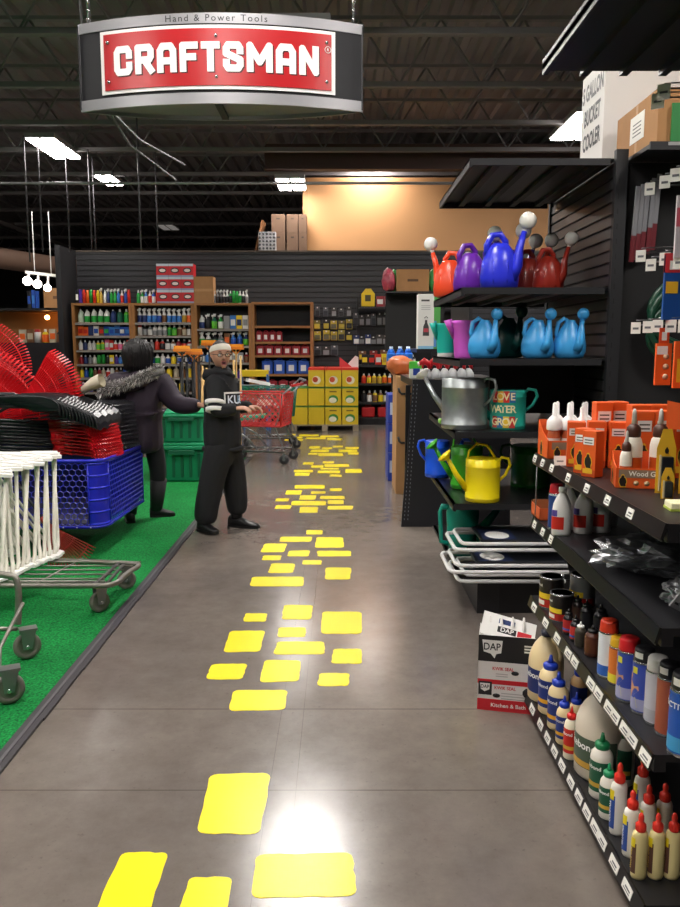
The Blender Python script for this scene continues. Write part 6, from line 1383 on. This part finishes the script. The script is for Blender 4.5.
def head_geo(T, mat):
    """face towards local -Y, centre of the skull at the origin"""
    bm = bmesh.new(); bmesh.ops.create_uvsphere(bm, u_segments=32, v_segments=24, radius=1)
    for v in bm.verts:
        x, y, z = v.co; f = max(0, -y)
        jaw = max(0, -z); wd = .077*(1-.22*jaw**1.6); dp = .094*(1-.10*jaw)
        X = x*wd; Y = y*dp; Z = z*(.112 if z > 0 else .118)
        if z < -.2 and f > 0: Y -= .012*jaw*f
        if z < -.3 and y > 0: Y *= 1-.45*jaw
        # eye hollows, brow, cheeks
        for sx in (-1, 1):
            d2 = ((X-sx*.031)**2+(Z-.006)**2)/.016**2
            if f > 0: Y += .010*math.exp(-d2)
            d3 = ((X-sx*.04)**2+(Z+.032)**2)/.022**2
            if f > 0: Y -= .005*math.exp(-d3)
        if f > 0: Y -= .004*math.exp(-((Z-.028)/.012)**2)*min(1, f*1.5)
        v.co = (X, Y, Z)
    bm.verts.index_update(); mb = MB(); mb.add([v.co.copy() for v in bm.verts], [[v.index for v in f.verts] for f in bm.faces], mat, True, T); bm.free()
    # nose, lips, ears, chin
    V = Vector
    mb.tube([V((0,-.090,.018)), V((0,-.099,-.004)), V((0,-.112,-.026)), V((0,-.100,-.034))], [.006,.009,.0125,.007], mat, 10, T)
    for s in (-1, 1): mb.ball(T @ V((s*.010,-.098,-.029)), .0075, mat, 8)
    mb.ball(T @ V((0,-.088,-.088)), .02, mat, 10, (1.1, .8, .8))
    for s in (-1, 1):
        mb.tube([V((s*.070,.004,-.02)), V((s*.079,.008,-.005)), V((s*.082,.014,.018)), V((s*.074,.010,.024))], [.008,.010,.010,.006], mat, 8, T)
    return mb
def face_parts(T, par, skin_c, lips='#a4555a', open_=0.0):
    V = Vector
    for s in (-1, 1):
        mb = MB(); mb.ball(T @ V((s*.031,-.0765,.006)), .0125, M('#ece8e4', .3), 14); mb.ball(T @ V((s*.031,-.0862,.006)), .0058, M('#2c1a12', .2), 12, (1,.6,1)); obj('eye', mb, par)
        mb = MB(); mb.tube([V((s*.017,-.092,.027)), V((s*.031,-.0945,.032)), V((s*.047,-.085,.028))], [.0025,.0032,.002], M('#231712', .7), 6, T); obj('eyebrow', mb, par)
    mb = MB(); mb.ball(T @ V((0,-.0925,-.060)), .016, M('#4a1c1e', .6), 12, (1.0,.35,.35+open_)); 
    mb.tube([V((-.022,-.088,-.059)), V((-.010,-.0985,-.053+open_*.01)), V((0,-.100,-.0545+open_*.01)), V((.010,-.0985,-.053+open_*.01)), V((.022,-.088,-.059))], [.002,.004,.0035,.004,.002], M(lips, .4), 6, T)
    mb.tube([V((-.022,-.088,-.060)), V((-.008,-.099,-.068-open_*.012)), V((.008,-.099,-.068-open_*.012)), V((.022,-.088,-.060))], [.002,.0045,.0045,.002], M(lips, .4), 6, T); obj('mouth', mb, par)
def hand_geo(mb, T, mat, s=1, curl=.5):
    """palm from wrist at origin towards +X, back of hand +Z; s=1: thumb on +Y side"""
    V = Vector
    mb.tube([V((-.02,0,0)), V((.02,0,0)), V((.06,0,0)), V((.088,0,-.002))], [.022,.030,.036,.032], mat, 12, T @ Matrix.Diagonal((1,1,.45,1)))
    for k, (y, L_) in enumerate(((.027,.068),(.009,.076),(-.009,.071),(-.026,.056))):
        y *= s; a = curl*.55; p = V((.082,y,0)); pts = [p-V((.02,0,0)), p]; ang = 0
        for q in (.42, .32, .26):
            ang += a; p = p+V((math.cos(ang)*L_*q, y*.05, -math.sin(ang)*L_*q)); pts.append(p)
        mb.tube(pts, [.0085,.009,.0085,.0078,.006], mat, 8, T)
    mb.tube([V((.012,s*.02,-.004)), V((.036,s*.044,-.012)), V((.060,s*.056,-.02)), V((.080,s*.056,-.03))], [.012,.012,.010,.007], mat, 8, T)
def frame(o, x, z):
    """matrix with origin o, local X along x and local Z near z"""
    X = Vector(x).normalized(); Z = Vector(z); Y = Z.cross(X).normalized(); Z = X.cross(Y).normalized()
    m_ = Matrix((X, Y, Z)).transposed().to_4x4(); m_.translation = Vector(o); return m_
def shoe(foot, toe, mat, h=.07, w=.042, sole='#0c0c0c', shaft=.0):
    """boot from heel point foot (ankle ground point) to toe"""
    a = Vector(foot); b = Vector(toe); d = (b-a).normalized(); L_ = (b-a).length; s = Vector((-d.y, d.x, 0)); up = Vector((0,0,1)); mb = MB()
    prof = [(-.07,.030,.085),(-.045,.038,.11),(.0,.040,.11),(.05,.041,.085),(.10,.046,.062),(.15,.046,.05),(.185,.036,.040),(.205,.018,.026)]
    n = 14; vs = []
    for x, hw, hh in prof:
        for k in range(n):
            t_ = 2*PI*k/n; yy = math.cos(t_)*hw; zz = .014+(hh-.014)*(.5+.5*math.sin(t_)) if math.sin(t_) > -.3 else .014
            vs.append(a+d*x*(L_/.2)+s*yy+up*zz)
    mb.add(vs, [(i*n+k, i*n+(k+1) % n, (i+1)*n+(k+1) % n, (i+1)*n+k) for i in range(len(prof)-1) for k in range(n)]+[tuple(range(n))[::-1], tuple((len(prof)-1)*n+k for k in range(n))], mat, True)
    # sole
    vs = []; 
    for x, hw, hh in prof:
        for sd in (-1, 1): vs.append(a+d*x*(L_/.2)+s*(hw+.003)*sd)
    m_ = len(prof); top = [v+up*.018 for v in vs]; N_ = len(vs)
    fs = [(2*i, 2*i+2, 2*i+3, 2*i+1) for i in range(m_-1)]+[(N_+2*i, N_+2*i+1, N_+2*i+3, N_+2*i+2) for i in range(m_-1)]+[(2*i, N_+2*i, N_+2*i+2, 2*i+2) for i in range(m_-1)]+[(2*i+1, 2*i+3, N_+2*i+3, N_+2*i+1) for i in range(m_-1)]+[(0,1,N_+1,N_), (N_-2, 2*N_-2, 2*N_-1, N_-1)]
    mb.add(vs+top, fs, M(sole, .6)); return mb
def cloth(me, mat, name, par, vox=None):
    if vox:
        mb = MB(); v, f = me_geo(me); mb.add(v, f, mat, True); me = remesh(mb, vox, 3)
    me.materials.clear(); me.materials.append(mat)
    me.polygons.foreach_set('use_smooth', [True]*len(me.polygons)); return obj(name, me, par)
SK1 = M('#c4947a', .5); BLKC = M('#15161a', .85, bump=.35, bscale=14); SWT = M('#101115', .85, bump=.5, bscale=9)
# ======== woman in black hoodie: faces +X, head turned back to the viewer
Z0 = 0.0
t = thing('person', 'woman in black hoodie with white stripes, white headband and glasses, looking back', 'person', (-1.0, 6.47, 0)); O = Vector((-1.0, 6.47, 0)); per = t
hx, hy, hz = -.985, 6.49, 1.475
nod = {'pel': (-.985, 6.50, .86, .10, .09), 'wai': (-.985, 6.50, 1.0, .11, .10), 'che': (-.99, 6.50, 1.14, .11, .10), 'up': (-.985, 6.50, 1.24, .08, .08), 'nk': (-.98, 6.495, 1.345, .05), 'nk2': (-.982, 6.492, 1.42, .048),
       'shN': (-1.0, 6.37, 1.24, .045), 'elN': (-1.0, 6.27, 1.03, .045), 'wrN': (-.86, 6.30, 1.05, .030), 'shF': (-.96, 6.63, 1.24, .045), 'elF': (-.90, 6.70, 1.03, .048), 'wrF': (-.78, 6.61, 1.042, .030),
       'hiN': (-1.01, 6.42, .76, .075), 'knN': (-1.07, 6.41, .44, .07), 'anN': (-1.13, 6.41, .10, .045), 'hiF': (-.95, 6.58, .76, .075), 'knF': (-.90, 6.60, .44, .07), 'anF': (-.895, 6.61, .10, .045)}
ed = chain('pel','wai','che','up','nk','nk2')+chain('up','shN','elN','wrN')+chain('up','shF','elF','wrF')+chain('pel','hiN','knN','anN')+chain('pel','hiF','knF','anF')
bm_ = skin(nod, ed, 'pel', 2); body = MB(); v, f = me_geo(bm_); body.add(v, f, SK1, True)
HT = TR(hx, hy, hz) @ RZ(.42) @ RX(.02)
hg = head_geo(HT, SK1); body.add(hg.v, hg.f, SK1, True)
hand_geo(body, frame((-.855, 6.30, 1.05), (1,-.1,.05), (0,-.25,1)), SK1, 1, .75); hand_geo(body, frame((-.775, 6.61, 1.042), (1,-.1,-.1), (0,.1,1)), SK1, -1, .9)
bme = remesh(body, .0055, 3); bme.materials.append(SK1)
for v in bme.vertices: v.co -= O
obj('body', bme, t)
class Off:                                       # parts are written in world space, stored relative to the person
    pass
def wobj(name, mb, par, O):
    for i in range(len(mb.v)): mb.v[i] = mb.v[i]-O
    return obj(name, mb, par)
def facep(T, O, par, open_):
    face_parts(TR(*(-O)) @ T, par, None, open_=open_)
facep(HT, O, t, .55)
# hoodie
nod = {'h0': (-.985, 6.50, .66, .17, .16), 'hem': (-.985, 6.50, .76, .195, .175), 'wai': (-.985, 6.50, .92, .195, .175), 'che': (-.99, 6.50, 1.12, .190, .165), 'up': (-.985, 6.50, 1.25, .145, .135), 'nk': (-.98, 6.497, 1.34, .092), 'n2': (-.98, 6.495, 1.40, .072), 
       'shN': (-1.005, 6.355, 1.245, .085), 'uaN': (-1.01, 6.30, 1.14, .078), 'elN': (-1.005, 6.255, 1.02, .068), 'w1N': (-.87, 6.298, 1.045, .056), 'wrN': (-.83, 6.300, 1.05, .050), 'shF': (-.955, 6.645, 1.245, .085), 'elF': (-.90, 6.70, 1.02, .068), 'w1F': (-.79, 6.62, 1.04, .056), 'wrF': (-.75, 6.605, 1.042, .050)}
h_ = skin(nod, chain('h0','hem','wai','che','up','nk','n2')+chain('up','shN','uaN','elN','w1N','wrN')+chain('up','shF','elF','w1F','wrF'), 'che', 2)
for v in h_.vertices: v.co -= O
cloth(h_, BLKC, 'hoodie', t, .010)
mb = MB(); mb.tube([Vector((-.985+.155*math.cos(a*PI/12), 6.50+.145*math.sin(a*PI/12), .70)) for a in range(24)], .022, BLKC, 8, closed=True); wobj('hoodie_hem', mb, t, O)
mb = MB()       # hood lying on the back
mb.tube([(-1.045, 6.56, 1.30), (-1.105, 6.50, 1.305), (-1.085, 6.42, 1.32), (-1.0, 6.395, 1.335), (-.92, 6.43, 1.325), (-.885, 6.50, 1.30)], [.03,.045,.045,.036,.028,.02], BLKC, 10); wobj('hood', mb, t, O)
# white stripes round the near elbow
def ringband(c0, c1, r, O, name, par, mat=WHT):
    mb = MB(); c0 = Vector(c0); c1 = Vector(c1); T = frame(c0, (1,0,0), (c1-c0)); L_ = (c1-c0).length; mb.lathe([(r*.96,0),(r,.003),(r,L_-.003),(r*.96,L_)], mat, 24, T, sx=1, sy=1); wobj(name, mb, par, O)
ringband((-1.01, 6.290, 1.115), (-1.008, 6.280, 1.083), .079, O, 'sleeve_stripe', t); ringband((-1.006, 6.272, 1.058), (-1.003, 6.262, 1.026), .076, O, 'sleeve_stripe', t)
# printed chest letters in a white outline, on the front of the hoodie turned toward the viewer
mb = MB(); T = TR(-.862, 6.335, 1.115) @ RZ(.55) @ RX(-.05) @ FACE; mb.text('KU', .095, M('#dfe6ee', .6), T @ TR(.0,0,.002), .02, .9); mb.text('K', .095, M('#8fb8d8', .6), T @ TR(.045,0,.003), .0, .5)
for (x0, y0, x1, y1) in ((-.085,.052,.075,.066), (-.085,-.03,-.073,.066)): mb.box((x0,y0,0), (x1,y1,.002), WHT, T)
wobj('chest_print', mb, t, O)
# trousers
nod = {'w0': (-.985, 6.50, .90, .13, .12), 'w': (-.985, 6.50, .84, .165, .145), 'pel': (-.985, 6.50, .75, .180, .155), 'hiN': (-1.01, 6.43, .66, .135), 'knN': (-1.07, 6.41, .42, .115), 'cN': (-1.12, 6.41, .20, .108), 'anN': (-1.135, 6.41, .05, .105),
       'hiF': (-.95, 6.57, .66, .135), 'knF': (-.905, 6.60, .42, .115), 'cF': (-.89, 6.61, .22, .10), 'anF': (-.885, 6.61, .09, .092)}
tr_ = skin(nod, chain('w0','w','pel','hiN','knN','cN','anN')+chain('pel','hiF','knF','cF','anF'), 'pel', 2)
for v in tr_.vertices: v.co -= O
cloth(tr_, SWT, 'trousers', t, .010)
bt = M('#121214', .45)
for (a, b) in (((-1.145, 6.40, 0.009), (-1.02, 6.30, 0.009)), ((-.895, 6.61, .0005), (-.70, 6.54, .0005))):
    mb = shoe(a, b, bt); mb.tube([Vector(a)+Vector((0,0,.08)), Vector(a)+Vector((0,0,.17))], [.05,.048], bt, 14); wobj('boot', mb, t, O)
# hair, headband, glasses
HR = M('#1a1412', .6, bump=.6, bscale=40)
mb = MB(); bm = bmesh.new(); bmesh.ops.create_uvsphere(bm, u_segments=24, v_segments=16, radius=1)
vs = []
for v in bm.verts:
    x, y, z = v.co; vs.append(Vector((x*.083, y*.100+.012, z*.113+.012)))
bm.verts.index_update(); fs = [[v.index for v in f.verts] for f in bm.faces if not (f.calc_center_median().y < -.10 and f.calc_center_median().z < .62) and f.calc_center_median().z > -.75]; bm.free()
mb.add(vs, fs, HR, True, HT); mb.ball(HT @ Vector((.0, .105, .02)), .045, HR, 14, (1.1,.8,1.1)); wobj('hair', mb, t, O)
mb = MB(); n = 32; vs = []
for i in range(n+1):
    a = 2*PI*i/n; cx_, cy_ = math.sin(a), -math.cos(a)
    zf = .052*(.5-.5*cy_)-.005   # higher at the front
    for dz in (-.020, -.004, .014, .030):
        rr = 1.04 if abs(dz-.005) < .012 else 1.0
        k_ = math.sqrt(max(.2, 1-((zf+dz)/.125)**2))
        vs.append((cx_*.086*k_*rr, cy_*.107*k_*rr+.006, zf+dz+.022))
mb.add(vs, [(i*4+k, i*4+k+1, (i+1)*4+k+1, (i+1)*4+k) for i in range(n) for k in range(3)], M('#ece7da', .8), True, HT); hb_ = wobj('headband', mb, t, O)
mb = MB(); gm_ = M('#160e0c', .35)
for s in (-1, 1):
    mb.tube([Vector((s*.031+.021*math.cos(a*PI/8), -.103, .003+.014*math.sin(a*PI/8))) for a in range(16)], .0028, gm_, 5, HT, closed=True); mb.tube([(s*.052,-.101,.006),(s*.078,-.06,.008),(s*.082,.01,.01)], .0028, gm_, 5, HT)
mb.tube([(-.011,-.104,.006),(0,-.107,.009),(.011,-.104,.006)], .0018, gm_, 5, HT); wobj('glasses', mb, t, O)
# ======== woman in purple coat, seen from behind, reaching right
t = thing('person', 'woman in purple coat with grey fur-trimmed hood, seen from behind, reaching right', 'person', (-1.75, 6.86, 0)); O = Vector((-1.75, 6.86, 0)); SK2 = M('#b08066', .5)
nod = {'pel': (-1.74, 6.86, .86, .10, .09), 'wai': (-1.74, 6.86, .98, .10, .09), 'che': (-1.74, 6.86, 1.12, .11, .10), 'up': (-1.74, 6.86, 1.25, .09, .08), 'nk': (-1.755, 6.86, 1.34, .05), 'nk2': (-1.762, 6.86, 1.41, .048),
       'shR': (-1.55, 6.86, 1.25, .062), 'elR': (-1.42, 6.78, 1.04, .046), 'wrR': (-1.19, 6.66, 1.05, .03), 'shL': (-1.88, 6.86, 1.25, .062), 'elL': (-2.0, 6.93, 1.02, .046), 'wrL': (-1.91, 7.12, 1.02, .03),
       'hiL': (-1.80, 6.83, .76, .075), 'knL': (-1.84, 6.79, .43, .068), 'anL': (-1.85, 6.74, .10, .045), 'hiR': (-1.66, 6.88, .76, .075), 'knR': (-1.63, 6.92, .43, .068), 'anR': (-1.68, 6.98, .10, .045)}
ed = chain('pel','wai','che','up','nk','nk2')+chain('up','shR','elR','wrR')+chain('up','shL','elL','wrL')+chain('pel','hiL','knL','anL')+chain('pel','hiR','knR','anR')
bm_ = skin(nod, ed, 'pel', 2); body = MB(); v, f = me_geo(bm_); body.add(v, f, SK2, True)
HT = TR(-1.765, 6.865, 1.475) @ RZ(PI+.25) @ RX(-.05)
hg = head_geo(HT, SK2); body.add(hg.v, hg.f, SK2, True)
hand_geo(body, frame((-1.185, 6.655, 1.05), (1,-.35,.0), (0,-.8,.6)), SK2, 1, .7); hand_geo(body, frame((-1.91, 7.13, 1.02), (.2,1,0), (0,0,1)), SK2, 1, .8)
bme = remesh(body, .0055, 3); bme.materials.append(SK2)
for v in bme.vertices: v.co -= O
obj('body', bme, t)
face_parts(TR(*(-O)) @ HT, t, None, open_=.1)
COAT = M('#2c2030', .75, bump=.5, bscale=7)
nod = {'h0': (-1.75, 6.86, .60, .24, .18), 'hem': (-1.75, 6.86, .70, .275, .20), 'hip': (-1.75, 6.86, .82, .25, .19), 'wai': (-1.75, 6.86, .98, .23, .18), 'che': (-1.755, 6.86, 1.14, .235, .18), 'up': (-1.755, 6.86, 1.26, .19, .15), 'nk': (-1.755, 6.86, 1.35, .11),
       'shR': (-1.56, 6.855, 1.235, .11), 'uaR': (-1.495, 6.82, 1.13, .105), 'elR': (-1.41, 6.775, 1.035, .092), 'faR': (-1.30, 6.72, 1.04, .078), 'wrR': (-1.19, 6.665, 1.047, .066), 'shL': (-1.96, 6.86, 1.235, .11), 'elL': (-2.03, 6.93, 1.02, .095), 'wrL': (-1.94, 7.09, 1.02, .07)}
h_ = skin(nod, chain('h0','hem','hip','wai','che','up','nk')+chain('up','shR','uaR','elR','faR','wrR')+chain('up','shL','elL','wrL'), 'che', 2)
for v in h_.vertices: v.co -= O
cloth(h_, COAT, 'coat', t, .011)
# seams at waist and the hood with its fur edge
mb = MB(); mb.tube([(-1.95, 6.79, 1.27), (-1.88, 6.71, 1.23), (-1.78, 6.68, 1.24), (-1.68, 6.69, 1.28), (-1.60, 6.78, 1.33)], [.05,.075,.08,.07,.045], COAT, 12); wobj('hood', mb, t, O)
FUR = M('#8c8a88', .95, var=.6, bscale=45); mb = MB(); R.seed(77)
path = [Vector(p) for p in [(-2.06, 6.74, 1.22), (-2.01, 6.67, 1.20), (-1.93, 6.625, 1.20), (-1.84, 6.60, 1.225), (-1.74, 6.595, 1.265), (-1.65, 6.61, 1.305), (-1.58, 6.66, 1.335), (-1.54, 6.75, 1.34)]]
sp_ = smooth_path(path, 2)
mb.tube(sp_, [.042*(1.4 if i < 6 else 1) for i in range(len(sp_))], FUR, 10)
GF_ = [M('#f0eeec', .9), M('#b5b2b0', .9), M('#5b585a', .9)]
for i in range(3000):
    q = R.random()*(len(sp_)-1); k = int(q); p = sp_[k].lerp(sp_[min(k+1, len(sp_)-1)], q-k); a = R.uniform(0, 2*PI); big = 1.6 if k < 6 else 1.15
    d = Vector((math.cos(a)*.35, -abs(math.sin(a))-.1 if R.random() < .6 else math.sin(a), math.cos(a))).normalized(); s = d.cross(Vector((R.uniform(-1,1),R.uniform(-1,1),R.uniform(-1,1)))).normalized()*.0055
    b = p+d*.026*big; e = b+d*R.uniform(.02,.05)*big+Vector((R.uniform(-.012,.012), 0, R.uniform(-.02,.004)))
    mb.add([b-s, b+s, e], [(0,1,2)], GF_[i % 3])
wobj('fur_trim', mb, t, O)
LEG = M('#17171c', .8)
nod = {'pel': (-1.73, 6.86, .80, .11, .10), 'hiL': (-1.80, 6.83, .70, .09), 'knL': (-1.84, 6.79, .43, .078), 'anL': (-1.85, 6.745, .17, .062), 'hiR': (-1.66, 6.88, .70, .095), 'knR': (-1.63, 6.92, .43, .080), 'anR': (-1.675, 6.97, .2, .062)}
tr_ = skin(nod, chain('pel','hiL','knL','anL')+chain('pel','hiR','knR','anR'), 'pel', 2)
for v in tr_.vertices: v.co -= O
cloth(tr_, LEG, 'trousers', t)
for (a, b, kn) in (((-1.85, 6.745, .009), (-1.90, 6.90, .009), (-1.843, 6.77, .34)), ((-1.675, 6.97, .009), (-1.52, 7.02, .009), (-1.635, 6.93, .36))):
    mb = shoe(a, b, M('#17161a', .6)); mb.tube([Vector(a)+Vector((0,0,.07)), Vector(a).lerp(Vector(kn), .5)+Vector((0,0,.02)), Vector(kn)], [.055,.066,.078], M('#1b1a1f', .7), 14); wobj('boot', mb, t, O)
HR2 = M('#120e10', .5, bump=.7, bscale=35)
mb = MB(); bm = bmesh.new(); bmesh.ops.create_uvsphere(bm, u_segments=28, v_segments=20, radius=1); vs = []
from mathutils import noise as _n
for v in bm.verts:
    x, y, z = v.co; k_ = 1+.06*_n.noise(v.co*3)
    low = max(0, -z); vs.append(Vector((x*.118*(1+.12*low)*k_, y*.122*k_+.018, z*(.128 if z > 0 else .175)*k_+.01)))
bm.verts.index_update(); fs = [[v.index for v in f.verts] for f in bm.faces if not (f.calc_center_median().y < -.55 and f.calc_center_median().z < .45)]; bm.free()
mb.add(vs, fs, HR2, True, HT); R.seed(14)
for i in range(150):
    a = R.uniform(-.15*PI, 1.15*PI); pts = []; e = R.uniform(.95, 1.06); top = R.uniform(0, .5)
    for k in range(7):
        ph = top+(2.45-top)*k/6; rr = math.sin(min(ph, PI*.62))*(1.03 if ph < 2 else 1.0); zz = math.cos(ph)
        aa = a+.05*math.sin(k+i)
        pts.append((math.cos(aa)*.122*rr*e, math.sin(aa)*.124*rr*e+.018, zz*(.132 if zz > 0 else .185)+.01))
    mb.tube(pts, [.004,.007,.008,.008,.008,.007,.003], HR2, 5, HT)
wobj('hair', mb, t, O)
bpy.context.view_layer.update()
